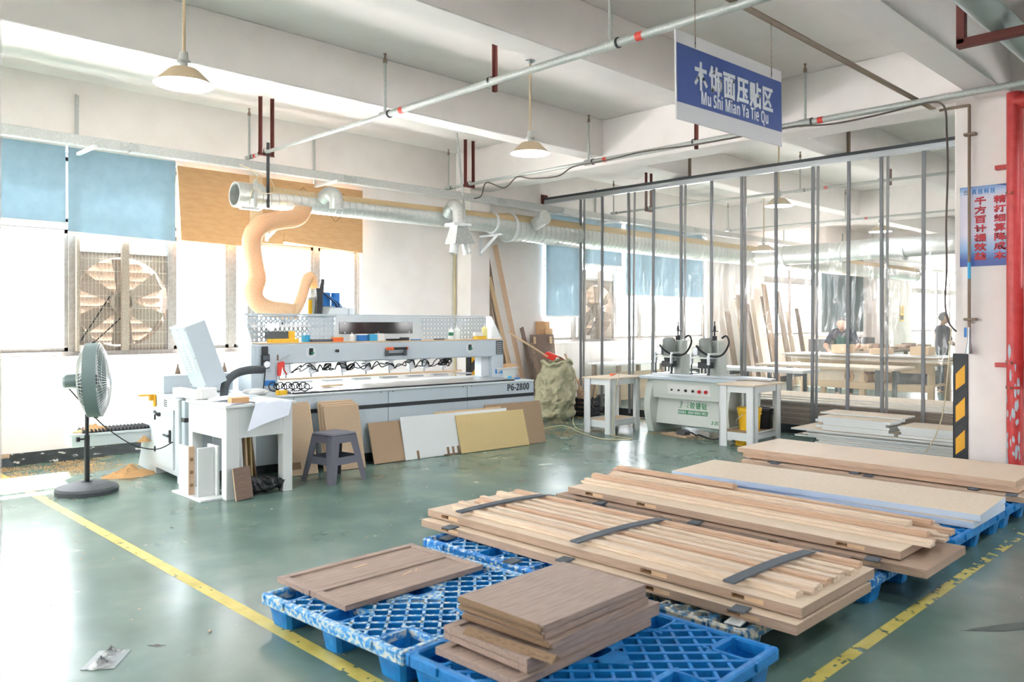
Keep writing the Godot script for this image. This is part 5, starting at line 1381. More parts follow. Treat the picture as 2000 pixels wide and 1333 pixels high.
func build_pedestal_fan() -> void:
	var o := thing("pedestal_fan", "grey green industrial pedestal fan with round black base", "fan", Vector3(2.28, 0, -7.62))
	part(o, "base", S().lathe([Vector2(0, 0), Vector2(0.25, 0), Vector2(0.255, 0.035), Vector2(0.24, 0.055), Vector2(0.15, 0.085), Vector2(0.06, 0.095), Vector2(0, 0.095)], 40), mats.dark_grey)
	part(o, "pole", S().cyl(Vector3(0, 0.09, 0), Vector3(0, 0.5, 0), 0.022, -1, 14).cyl(Vector3(0, 0.5, 0), Vector3(0, 0.8, 0), 0.016, -1, 14).cyl(Vector3(0, 0.085, 0), Vector3(0, 0.1, 0), 0.045, -1, 16), mats.black_metal)
	part(o, "height_knob", S().cyl(Vector3(-0.02, 0.47, 0), Vector3(-0.06, 0.47, 0), 0.008, -1, 8).cyl(Vector3(-0.06, 0.47, 0), Vector3(-0.085, 0.47, 0), 0.022, -1, 12), mats.black_metal)
	var c := Vector3(0.05, 0.985, 0.03)
	var ax := Vector3(0.9, 0.04, 0.42).normalized()
	var y := Vector3.UP - ax * ax.y
	y = y.normalized()
	var b := Basis(y.cross(ax), ax, y)   # local y along the fan axis
	b = Basis(b.x.normalized(), ax, b.x.normalized().cross(ax))
	var t := Transform3D(b, c)
	part(o, "motor", S().lathe([Vector2(0, -0.24), Vector2(0.05, -0.24), Vector2(0.065, -0.22), Vector2(0.065, -0.1), Vector2(0.04, -0.09)], 24, t), mats.fan_green)
	part(o, "neck", S().bar(Vector3(0, 0.78, 0), t * Vector3(0, -0.12, 0) + Vector3(0, -0.05, 0), 0.04, 0.05), mats.fan_green)
	var r := 0.325
	part(o, "cage_band", S().lathe([Vector2(r, -0.05), Vector2(r, 0.055), Vector2(r - 0.006, 0.055), Vector2(r - 0.006, -0.05), Vector2(r, -0.05)], 48, t), mats.fan_green)
	for sd in [-1.0, 1.0]:
		var w := S()
		for k in 64:
			var a := TAU * k / 64
			var pts := []
			for j in 7:
				var u := j / 6.0
				pts.append(t * Vector3(cos(a + u * 0.12) * lerpf(0.06, r, u), sd * (0.05 + 0.075 * (1.0 - pow(u, 2.4))), sin(a + u * 0.12) * lerpf(0.06, r, u)))
			w.tube(pts, 0.0022, 4)
		for q in [0.07, 0.16, 0.25, 0.3]:
			var pts := []
			for j in 37:
				var a := TAU * j / 36
				pts.append(t * Vector3(cos(a) * q, sd * (0.05 + 0.075 * (1.0 - pow((q - 0.06) / (r - 0.06), 2.4))), sin(a) * q))
			w.tube(pts, 0.002, 4)
		var g := part(o, "wire_guard", w, mats.wire_chrome)
		g.set_meta("kind", "stuff")
		part(o, "guard_badge", S().lathe([Vector2(0, sd * 0.129), Vector2(0.06, sd * 0.127), Vector2(0.06, sd * 0.12), Vector2(0, sd * 0.12)], 24, t), mats.fan_green)
	part(o, "hub", S().lathe([Vector2(0, 0.04), Vector2(0.05, 0.03), Vector2(0.055, -0.03), Vector2(0.0, -0.03)], 20, t), mats.dark_grey)
	for k in 3:
		var bl := S()
		bl.sheet(8, 6, func(u: float, v: float) -> Vector3:
			var a := TAU * k / 3 + (v - 0.5) * lerpf(0.7, 0.95, u)
			var q := lerpf(0.05, 0.29, u)
			return t * Vector3(cos(a) * q, (v - 0.5) * 0.06, sin(a) * q))
		part(o, "blade", bl, mats.alu)
	for q in [Vector3(0, 0, -1), Vector3(0, 0, 1)]:
		part(o, "band_clip", S().box(t * (q * r), Vector3(0.03, 0.02, 0.03)), mats.black_metal)
	part(o, "power_cord", S().tube(curve([t * Vector3(0, -0.2, 0) + Vector3(0, -0.06, 0), Vector3(0.02, 0.7, 0.03), Vector3(0.15, 0.55, 0.05), Vector3(0.35, 0.39, 0.1), Vector3(0.55, 0.33, 0.12), Vector3(0.7, 0.38, 0.12)], 0.03), 0.005, 6), mats.black_rubber)

# ---------- double head hinge drill and the two small tables ----------
func small_table(label: String, p: Vector3, w: float, d: float, turn: float) -> void:
	var o := thing("small_table", label, "table", p, turn)
	var h := 0.75
	part(o, "table_top", S().rspan(Vector3(-0.02, h - 0.018, -d - 0.02), Vector3(w + 0.02, h, 0.02), 0.002), mats.birch_top)
	var l := 0.1
	for q in [[0.0, -0.001], [w - l, -0.001], [0.0, -d + l], [w - l, -d + l]]:
		part(o, "leg", S().rspan(Vector3(q[0], 0, q[1] - 0.018), Vector3(q[0] + l, h - 0.018, q[1]), 0.001).rspan(Vector3(q[0] if q[0] < w * 0.4 else q[0] + l - 0.018, 0, q[1] - l if q[1] > -0.2 else q[1] - 0.018), Vector3((q[0] if q[0] < w * 0.4 else q[0] + l - 0.018) + 0.018, h - 0.018, q[1] if q[1] > -0.2 else q[1] + l - 0.018), 0.001), mats.white_board)
	for z in [-0.02, -d + l - 0.02]:
		part(o, "apron", S().rspan(Vector3(l, h - 0.1, z - 0.016), Vector3(w - l, h - 0.018, z), 0.001), mats.white_board)
	for x in [0.018, w - 0.034]:
		part(o, "side_apron", S().rspan(Vector3(x, h - 0.1, -d + l), Vector3(x + 0.016, h - 0.018, -0.1), 0.001), mats.white_board)
		part(o, "stretcher", S().rspan(Vector3(x, 0.1, -d + l), Vector3(x + 0.016, 0.19, -0.1), 0.001), mats.white_board)
	part(o, "shelf", S().rspan(Vector3(0.018, 0.16, -d + 0.04), Vector3(w - 0.018, 0.176, -0.03), 0.001), mats.mdf)
	part(o, "stretcher", S().rspan(Vector3(l, 0.08, -0.036), Vector3(w - l, 0.175, -0.02), 0.001), mats.white_board)

func drill_head(m: Node3D, x: float) -> void:
	var cr: Material = mats.cream_paint
	var ly := 0.76
	var h := part(m, "drill_column", S().rspan(Vector3(x, ly, -0.74), Vector3(x + 0.13, 1.24, -0.58), 0.012).rspan(Vector3(x + 0.01, ly, -0.82), Vector3(x + 0.12, 1.05, -0.73), 0.012), cr)
	var mo := part(h, "motor", S().cyl(Vector3(x + 0.02, 1.02, -0.45), Vector3(x + 0.02, 1.25, -0.45), 0.088, -1, 22).cyl(Vector3(x + 0.02, 1.25, -0.45), Vector3(x + 0.02, 1.275, -0.45), 0.084, 0.06, 22), plain("motor_grey", rgb(140, 146, 142), 0.45))
	var fins := S()
	for k in 16:
		var a := TAU * k / 16
		fins.bar(Vector3(x + 0.02 + cos(a) * 0.09, 1.04, -0.45 + sin(a) * 0.09), Vector3(x + 0.02 + cos(a) * 0.09, 1.17, -0.45 + sin(a) * 0.09), 0.006, 0.012, Vector3(cos(a), 0, sin(a)))
	part(mo, "cooling_fins", fins, mats.motor_grey)
	part(h, "terminal_box", S().rspan(Vector3(x - 0.12, 1.04, -0.44), Vector3(x - 0.03, 1.15, -0.34), 0.008), mats.alu)
	part(h, "mount_plate", S().rspan(Vector3(x - 0.14, 1.0, -0.6), Vector3(x + 0.14, 1.02, -0.34), 0.003).rspan(Vector3(x + 0.07, 1.05, -0.62), Vector3(x + 0.16, 1.075, -0.34), 0.004), cr)
	part(h, "gearbox", S().cyl(Vector3(x + 0.02, 0.95, -0.45), Vector3(x + 0.02, 1.0, -0.45), 0.06, 0.075, 16).rspan(Vector3(x - 0.07, 0.87, -0.52), Vector3(x + 0.1, 0.95, -0.39), 0.006), mats.black_metal)
	for k in 3:
		part(h, "drill_bit", S().cyl(Vector3(x - 0.04 + k * 0.055, 0.8, -0.45), Vector3(x - 0.04 + k * 0.055, 0.87, -0.45), 0.012, -1, 10), mats.dark_grey)
	for q in [[x - 0.17, -0.4], [x + 0.12, -0.36]]:
		part(h, "clamp_cylinder", S().cyl(Vector3(q[0], 0.92, q[1]), Vector3(q[0], 1.07, q[1]), 0.022, -1, 14), mats.alu)
		part(h, "clamp_rod", S().cyl(Vector3(q[0], 0.79, q[1]), Vector3(q[0], 0.92, q[1]), 0.01, -1, 10).cyl(Vector3(q[0], 0.785, q[1]), Vector3(q[0], 0.8, q[1]), 0.024, -1, 10), mats.dark_grey)
		part(h, "clamp_arm", S().bar(Vector3(x, 1.045, -0.55), Vector3(q[0], 1.045, q[1]), 0.03, 0.02), cr)
	part(h, "feed_cylinder", S().cyl(Vector3(x + 0.05, 1.24, -0.62), Vector3(x + 0.05, 1.3, -0.62), 0.032, -1, 14).cyl(Vector3(x + 0.05, 1.3, -0.62), Vector3(x + 0.05, 1.36, -0.62), 0.011, -1, 10).cyl(Vector3(x + 0.05, 1.37, -0.62), Vector3(x + 0.05, 1.44, -0.62), 0.02, 0.015, 12).cyl(Vector3(x + 0.05, 1.36, -0.62), Vector3(x + 0.05, 1.37, -0.62), 0.05, -1, 12).cyl(Vector3(x + 0.05, 1.44, -0.62), Vector3(x + 0.05, 1.5, -0.62), 0.008, -1, 8), mats.black_metal)
	part(h, "cable", S().tube(curve([Vector3(x - 0.06, 1.15, -0.36), Vector3(x - 0.02, 1.17, -0.3), Vector3(x + 0.05, 1.1, -0.3), Vector3(x + 0.16, 1.03, -0.4), Vector3(x + 0.22, 1.06, -0.55), Vector3(x + 0.23, 1.2, -0.68), Vector3(x + 0.17, 1.3, -0.72), Vector3(x + 0.1, 1.27, -0.72)], 0.02), 0.013, 8), mats.black_rubber)
	part(h, "base_plate", S().rspan(Vector3(x - 0.2, ly, -0.86), Vector3(x + 0.24, ly + 0.013, -0.36), 0.002), mats.steel)

func build_drill() -> void:
	var p := Vector3(8.95, 0, -6.6)
	var m := thing("hinge_drill", "cream double head hinge drill with green Chinese lettering", "drill", p, -91.0)
	var cr: Material = mats.cream_paint
	part(m, "table_top", S().rspan(Vector3(0, 0.72, -0.9), Vector3(1.43, 0.76, 0.0), 0.006), mats.machine_grey)
	part(m, "fence_rail", S().rspan(Vector3(0.0, 0.76, -0.42), Vector3(1.8, 0.785, -0.3), 0.003).rspan(Vector3(0.02, 0.76, -0.2), Vector3(1.5, 0.768, -0.14), 0.003), mats.alu)
	# curved end plates
	for x in [0.08, 1.28]:
		var poly := PackedVector2Array()
		for k in 13:
			var t := k / 12.0
			poly.append(Vector2(-0.1 + 0.09 * sin(t * PI), 0.72 - t * 0.72))
		poly.append(Vector2(-0.75, 0))
		poly.append(Vector2(-0.82, 0.72))
		part(m, "end_plate", S().prism(poly, x, x + 0.1, Transform3D(Basis(Vector3(0, 0, 1), Vector3.UP, Vector3(1, 0, 0)), Vector3.ZERO)), cr)
	part(m, "upper_panel", S().prism(PackedVector2Array([Vector2(-0.7, 0.72), Vector2(-0.06, 0.72), Vector2(-0.1, 0.47), Vector2(-0.7, 0.47)]), 0.18, 1.28, Transform3D(Basis(Vector3(0, 0, 1), Vector3.UP, Vector3(1, 0, 0)), Vector3.ZERO)), cr)
	part(m, "lower_panel", S().prism(PackedVector2Array([Vector2(-0.7, 0.47), Vector2(-0.2, 0.47), Vector2(-0.15, 0.12), Vector2(-0.7, 0.12)]), 0.18, 1.28, Transform3D(Basis(Vector3(0, 0, 1), Vector3.UP, Vector3(1, 0, 0)), Vector3.ZERO)), cr)
	var lean := Basis(Vector3.RIGHT, -0.09)
	var cp := part(m, "control_panel", S().rspan(Vector3(0, 0, 0), Vector3(0.66, 0.14, 0.004), 0.001), mats.white_plastic)
	cp.transform = Transform3D(Basis(Vector3.RIGHT, 0.158), Vector3(0.42, 0.53, -0.0895))
	for k in 4:
		part(cp, "switch", S().cyl(Vector3(0.07 + k * 0.11, 0.06, 0.004), Vector3(0.07 + k * 0.11, 0.06, 0.02), 0.012 if k < 2 else 0.018, -1, 12), mats.black_metal)
	for k in 2:
		part(cp, "stop_button", S().cyl(Vector3(0.5 + k * 0.1, 0.06, 0.004), Vector3(0.5 + k * 0.1, 0.06, 0.03), 0.022, -1, 14), mats.red_plastic)
	var gn := plain("letter_green", rgb(44, 140, 84), 0.5)
	var ly := Transform3D(Basis(Vector3.RIGHT, -0.142), Vector3(0.52, 0.265, -0.169))
	var holder := part(m, "green_band", S().span(Vector3(0, 0, 0), Vector3(0.46, 0.055, 0.002)), gn)
	holder.transform = ly
	var gx := 0.0
	for k in ["worn", "worn_dots", "jiao", "lian", "zuan"]:
		var gl := S()
		glyph(gl, k, gx, 0.165, 0.075, 0.085, 0.008, 0.002)
		part(holder, "character", gl, gn)
		gx += 0.09
	var tx := lettering(holder, "lettering", "DOUBLE - HEAD HINGE DRILL", 0.05, mats.letter_white, Vector3(0.23, 0.027, 0.0022), 0.66)
	tx = lettering(holder, "lettering", "Z-2C", 0.06, gn, Vector3(0.58, -0.08, 0.0022), 0.9)
	drill_head(m, 0.16)
	drill_head(m, 0.75)
	# foot switch on a board with its cable
	var fs := thing("foot_switch", "grey foot switch on a small wooden board under the hinge drill", "foot switch", at_y(1335, 852), -100.0)
	part(fs, "board", S().rspan(Vector3(-0.28, 0, -0.1), Vector3(0.16, 0.018, 0.12), 0.002), mats.tan_oak)
	part(fs, "pedal", S().prism(PackedVector2Array([Vector2(-0.07, 0.018), Vector2(0.07, 0.018), Vector2(0.08, 0.06), Vector2(0.0, 0.085), Vector2(-0.07, 0.07)]), -0.05, 0.06), mats.dark_grey)
	part(fs, "cord", S().tube(curve([Vector3(0.08, 0.04, 0), Vector3(0.16, 0.06, 0.02), Vector3(0.22, 0.03, 0.0), Vector3(0.3, 0.05, 0.03), Vector3(0.4, 0.02, 0.0), Vector3(0.52, 0.015, 0.0), Vector3(0.6, 0.05, -0.06)], 0.02), 0.01, 6), mats.black_rubber)
	small_table("small white table with tan top left of the hinge drill holding an orange plug", Vector3(8.32, 0, -7.05), 0.45, 0.75, -88.0)
	small_table("small white table with tan top holding paint buckets right of the hinge drill", Vector3(8.58, 0, -5.14), 0.46, 0.76, -89.0)
	# orange plug and its cream cord
	var pl := thing("air_plug", "orange handled air plug lying on the small table by the hinge drill", "plug", Vector3(8.72, 0.751, -6.88), 20.0)
	part(pl, "body", S().cyl(Vector3(-0.06, 0.018, 0), Vector3(0.06, 0.022, 0.02), 0.018, 0.012, 10), mats.orange_plastic)
	part(pl, "cord", S().tube(curve([Vector3(0.06, 0.02, 0.02), Vector3(0.0, 0.04, 0.12), Vector3(-0.35, 0.0, 0.2), Vector3(-0.44, -0.25, 0.18), Vector3(-0.42, -0.6, 0.15), Vector3(-0.5, -0.745, 0.2), Vector3(-0.8, -0.745, 0.3)], 0.03), 0.006, 6), mats.cable_cream)
	# buckets under the right table
	bucket("yellow_bucket", "yellow plastic paint bucket on the lower shelf of the small table", Vector3(8.93, 0.177, -4.93), 0.14, 0.27, mats.yellow_plastic)
	bucket("black_bucket", "black plastic bucket on the lower shelf beside the yellow bucket", Vector3(9.2, 0.177, -4.9), 0.125, 0.25, mats.bag_black)
	bucket("yellow_bucket", "yellow bucket on the floor under the small table's shelf", Vector3(8.84, 0.0, -4.96), 0.11, 0.15, mats.yellow_plastic)

func bucket(called: String, label: String, p: Vector3, r: float, h: float, m: Material) -> void:
	var o := thing(called, label, "bucket", p)
	part(o, "pail", S().lathe([Vector2(0, 0), Vector2(r * 0.86, 0), Vector2(r * 0.96, h * 0.72), Vector2(r * 1.03, h * 0.72), Vector2(r * 1.03, h * 0.76), Vector2(r * 0.98, h * 0.77), Vector2(r * 0.99, h * 0.86), Vector2(r * 1.05, h * 0.87), Vector2(r * 1.05, h), Vector2(r * 0.96, h), Vector2(r * 0.84, 0.01), Vector2(0, 0.01)], 28), m)
	part(o, "wire_handle", S().tube(curve([Vector3(-r, h * 0.75, 0.0), Vector3(-r * 0.9, h * 0.45, -r * 0.7), Vector3(-0.2 * r, h * 0.25, -r * 1.05), Vector3(r * 0.8, h * 0.5, -r * 0.8), Vector3(r, h * 0.75, 0)], 0.02), 0.005, 6), mats.white_plastic)

# ---------- pallets ----------
func cup(s: Shape, c: Vector3, w: float, d: float, h: float) -> void:
	# rounded square cup, open at the top: rings going down outside and down inside
	var rings := [[w * 0.5, d * 0.5, h], [w * 0.5 - 0.004, d * 0.5 - 0.004, h * 0.6], [w * 0.41, d * 0.41, 0.012], [w * 0.39, d * 0.39, 0.0]]
	var inner := [[w * 0.5 - 0.012, d * 0.5 - 0.012, h], [w * 0.37, d * 0.37, 0.03]]
	var loop := func(a: float, b: float, y: float) -> PackedVector3Array:
		var o := PackedVector3Array()
		for k in 24:
			var t := TAU * (k + 0.5) / 24
			var q := Vector2(cos(t), sin(t))
			var f := pow(pow(absf(q.x), 5.0) + pow(absf(q.y), 5.0), -0.2)
			o.append(c + Vector3(q.x * f * a, y, q.y * f * b))
		return o
	for i in rings.size() - 1:
		var a: PackedVector3Array = loop.call(rings[i][0], rings[i][1], rings[i][2])
		var b: PackedVector3Array = loop.call(rings[i + 1][0], rings[i + 1][1], rings[i + 1][2])
		for k in 24:
			var j := (k + 1) % 24
			s.quad(a[k], a[j], b[j], b[k])
	var o0: PackedVector3Array = loop.call(rings[0][0], rings[0][1], h)
	var i0: PackedVector3Array = loop.call(inner[0][0], inner[0][1], h)
	var i1: PackedVector3Array = loop.call(inner[1][0], inner[1][1], inner[1][2])
	for k in 24:
		var j := (k + 1) % 24
		s.quad(i0[k], i0[j], o0[j], o0[k])
		s.quad(i0[j], i0[k], i1[k], i1[j])
	for k in range(1, 23):
		s.tri(i1[0], i1[k + 1], i1[k])
		var b: PackedVector3Array = loop.call(rings[3][0], rings[3][1], 0.0)
		s.tri(b[0], b[k], b[k + 1])

var pallet_meshes := []
func make_pallet_meshes() -> void:
	var L := 1.11
	var W := 1.08
	var h := 0.15
	var rim := S()
	for z in [-W / 2 + 0.018, W / 2 - 0.018]:
		rim.rbox(Vector3(0, h - 0.028, z), Vector3(L, 0.056, 0.036), 0.008)
	for x in [-L / 2 + 0.018, L / 2 - 0.018]:
		rim.rbox(Vector3(x, h - 0.0281, 0), Vector3(0.036, 0.0558, W - 0.06), 0.008)
	var cups := []
	for i in 3:
		for j in 3:
			var cw := 0.2 if i != 1 else 0.15
			var cd := 0.2 if j != 1 else 0.15
			cups.append(Rect2((i - 1) * (L / 2 - 0.115) - cw / 2, (j - 1) * (W / 2 - 0.115) - cd / 2, cw, cd))
	# flat collars next to the cups and cross ribs
	for r: Rect2 in cups:
		if absf(r.get_center().x) > 0.1:
			rim.rbox(Vector3(r.get_center().x * 0.8, h - 0.02, r.get_center().y), Vector3(0.02, 0.036, r.size.y + 0.05), 0.003)
		if absf(r.get_center().y) > 0.1:
			rim.rbox(Vector3(r.get_center().x, h - 0.02, r.get_center().y * 0.8), Vector3(r.size.x + 0.05, 0.036, 0.02), 0.003)
	# triangular web plates round the middle cup
	for q in [Vector2(1, 0), Vector2(-1, 0), Vector2(0, 1), Vector2(0, -1)]:
		var nn := Vector2(-q.y, q.x)
		var a: Vector2 = q * 0.07 + nn * 0.1
		var b: Vector2 = q * 0.07 - nn * 0.1
		var c: Vector2 = q * 0.2
		rim.prism(PackedVector2Array([a, b, c]), h - 0.03, h - 0.002, Transform3D(Basis(Vector3.RIGHT, Vector3(0, 0, 1), Vector3.UP), Vector3.ZERO))
	var bars := S()
	var caps := S()
	for dir in [-1.0, 1.0]:
		var k := -1.05
		while k <= 1.05:
			# the line x - dir * z = k, cut where the cups are
			var n := 220
			var start := Vector2.INF
			var last := Vector2.INF
			for i in n + 1:
				var x := -L / 2 + 0.03 + (L - 0.06) * i / n
				var p := Vector2(x, (x - k) * dir)
				var free := absf(p.y) < W / 2 - 0.03 and i < n
				if free:
					for r: Rect2 in cups:
						if r.grow(-0.004).has_point(p):
							free = false
							break
				if free and start == Vector2.INF:
					start = p
				elif not free and start != Vector2.INF:
					if start.distance_to(last) > 0.03:
						bars.bar(Vector3(start.x, h - 0.026, start.y), Vector3(last.x, h - 0.026, last.y), 0.02 if dir > 0 else 0.015, 0.046 if dir > 0 else 0.04)
						caps.bar(Vector3(start.x, h - 0.0025, start.y), Vector3(last.x, h - 0.0025, last.y), 0.019 if dir > 0 else 0.014, 0.002)
					start = Vector2.INF
				last = p
			k += 0.112
	var feet := []
	for r: Rect2 in cups:
		var s := S()
		cup(s, Vector3(r.get_center().x, 0, r.get_center().y), r.size.x, r.size.y, h - 0.001)
		feet.append(s.mesh())
	pallet_meshes = [rim.mesh(), bars.mesh(), feet, caps.mesh()]
func pallet(label: String, p: Vector3, turn: float, top: Material, lower: Material) -> void:
	var o := thing("plastic_pallet", label, "pallet", p, turn, "blue plastic pallets")
	part(o, "deck_rim", pallet_meshes[0], top)
	part(o, "deck_lattice", pallet_meshes[1], mats.pallet_blue if top != mats.pallet_dirty else top)
	if top != mats.pallet_blue:
		part(o, "worn_lattice_top", pallet_meshes[3], top if top != mats.pallet_spotted else mats.pallet_scuffed, "scuffed pale wear on the lattice bars")
	for f in pallet_meshes[2]:
		part(o, "foot", f, lower)

func door_leaf(parent: Node, L: float, W: float, y0: float, T: float, slots: Array, face: Material, edge: Material) -> void:
	# L along x, W along -z, front edge at z = 0 with lock mortises
	var b := S()
	var c := 0.0015
	var y1 := y0 + T
	# body without its front face
	b.quad(Vector3(0, y1, 0), Vector3(L, y1, 0), Vector3(L, y1, -W), Vector3(0, y1, -W))
	b.quad(Vector3(0, y0, -W), Vector3(L, y0, -W), Vector3(L, y0, 0), Vector3(0, y0, 0))
	part(parent, "face", b, face)
	var e := S()
	e.quad(Vector3(L, y0, 0), Vector3(L, y0, -W), Vector3(L, y1, -W), Vector3(L, y1, 0))
	e.quad(Vector3(0, y0, -W), Vector3(0, y0, 0), Vector3(0, y1, 0), Vector3(0, y1, -W))
	e.quad(Vector3(L, y0, -W), Vector3(0, y0, -W), Vector3(0, y1, -W), Vector3(L, y1, -W))
	var m0 := y0 + T * 0.26
	var m1 := y0 + T * 0.74
	e.quad(Vector3(0, y0, 0), Vector3(L, y0, 0), Vector3(L, m0, 0), Vector3(0, m0, 0))
	e.quad(Vector3(0, m1, 0), Vector3(L, m1, 0), Vector3(L, y1, 0), Vector3(0, y1, 0))
	var x := 0.0
	var pk := S()
	for s in slots + [L + 1.0]:
		var a := minf(s - 0.08, L)
		e.quad(Vector3(x, m0, 0), Vector3(a, m0, 0), Vector3(a, m1, 0), Vector3(x, m1, 0))
		x = s + 0.08
		if s > L:
			break
		# a shallow face plate recess and a deep pocket at one end
		for q in [[s - 0.08, s - 0.02, 0.05], [s - 0.02, s + 0.08, 0.006]]:
			pk.quad(Vector3(q[0], m0, -q[2]), Vector3(q[1], m0, -q[2]), Vector3(q[1], m1, -q[2]), Vector3(q[0], m1, -q[2]))
			pk.quad(Vector3(q[0], m0, 0), Vector3(q[1], m0, 0), Vector3(q[1], m0, -q[2]), Vector3(q[0], m0, -q[2]))
			pk.quad(Vector3(q[0], m1, -q[2]), Vector3(q[1], m1, -q[2]), Vector3(q[1], m1, 0), Vector3(q[0], m1, 0))
			pk.quad(Vector3(q[0], m0, 0), Vector3(q[0], m0, -q[2]), Vector3(q[0], m1, -q[2]), Vector3(q[0], m1, 0))
			pk.quad(Vector3(q[1], m0, -q[2]), Vector3(q[1], m0, 0), Vector3(q[1], m1, 0), Vector3(q[1], m1, -q[2]))
	part(parent, "edge_band", e, edge)
	if slots:
		part(parent, "mortise", pk, mats.pine)

func long_door(label: String, x: float, z0: float, L: float, W: float, y0: float, T: float, slots: Array, face: Material, edge: Material, turn := 0.0) -> Node3D:
	var o := thing("door_leaf", label, "door", Vector3(x, 0, z0), -90.0 + turn)
	var loc := []
	for s in slots:
		loc.append(s - z0)
	door_leaf(o, L, W, y0, T, loc, face, edge)
	return o

func strip(label: String, x: float, z0: float, z1: float, y: float, w: float, m: Material, flip := false, roll := 0.0) -> void:
	# door frame moulding: flat bar with a raised lip along one side
	var o := thing("frame_moulding", label, "moulding", Vector3(x, y, z0), -90.0, "timber mouldings lying on the doors")
	o.rotation.y += roll
	var L := z1 - z0
	part(o, "bar", S().rspan(Vector3(0, 0, -w), Vector3(L, 0.016, 0), 0.0015), m)
	part(o, "lip", S().rspan(Vector3(0, 0.0155, -w * 0.62) if not flip else Vector3(0, 0.0155, -w), Vector3(L, 0.03, -w * 0.1) if not flip else Vector3(L, 0.03, -w * 0.45), 0.0015), m)

func pad(label: String, px: float, py: float, x: float, y: float, m: Material) -> void:
	var p := at_x(px, py, x)
	var o := thing("foam_pad", label, "pad", Vector3(x + 0.015, y, p.z), 8.0, "grey foam pads between the doors")
	part(o, "block", S().rbox(Vector3(0, 0.004, 0), Vector3(0.09, 0.008, 0.075), 0.002), m)

func build_pallets() -> void:
	make_pallet_meshes()
	var pb: Material = mats.pallet_blue
	pallet("scuffed white blue pallet carrying the two flat walnut cabinet doors", Vector3(2.49, 0, -3.2), 3.2, mats.pallet_scuffed, mats.pallet_blue)
	pallet("clean bright blue pallet carrying the walnut panel pile", Vector3(2.55, 0, -2.11), 1.5, pb, pb)
	pallet("blue pallet with white spots under the left end of the mortised doors", Vector3(3.665, 0, -3.41), 0.0, mats.pallet_spotted, pb)
	pallet("dirty paint stained blue pallet under the right end of the mortised doors", Vector3(3.71, 0, -2.3), 0.0, mats.pallet_dirty, mats.pallet_dirty)
	pallet("blue pallet under the door with loose mouldings, aisle side", Vector3(4.84, 0, -2.2), 0.0, mats.pallet_spotted, pb)
	pallet("blue pallet under the door with loose mouldings, machine side", Vector3(4.82, 0, -3.34), 0.0, pb, pb)
	pallet("blue pallet under the white edged doors, aisle side", Vector3(5.97, 0, -2.14), 0.0, pb, pb)
	pallet("blue pallet under the white edged doors, machine side", Vector3(5.97, 0, -3.28), 0.0, pb, pb)
	pallet("blue pallet under the thick oak doors, aisle side", Vector3(7.11, 0, -2.14), 0.0, pb, pb)
	pallet("blue pallet under the thick oak doors, machine side", Vector3(7.11, 0, -3.28), 0.0, pb, pb)

func cabinet_door(label: String, p: Vector3, w: float, d: float, t: float, m: Material, turn := 0.0) -> Node3D:
	# framed panel: x 0..w, z -d..0, panel sunk between stiles and rails
	var o := thing("cabinet_door", label, "cabinet door", p, turn)
	var f := 0.045
	part(o, "panel", S().rspan(Vector3(f * 0.8, 0.002, -d + f * 0.8), Vector3(w - f * 0.8, t - 0.008, -f * 0.8), 0.001), m)
	part(o, "rail", S().rspan(Vector3(0, 0, -f), Vector3(w, t, 0), 0.0015), m)
	part(o, "rail", S().rspan(Vector3(0, 0, -d), Vector3(w, t, -d + f), 0.0015), m)
	part(o, "stile", S().rspan(Vector3(0, 0.0005, -d + f), Vector3(f, t - 0.0005, -f), 0.0015), m)
	part(o, "stile", S().rspan(Vector3(w - f, 0.0005, -d + f), Vector3(w, t - 0.0005, -f), 0.0015), m)
	return o

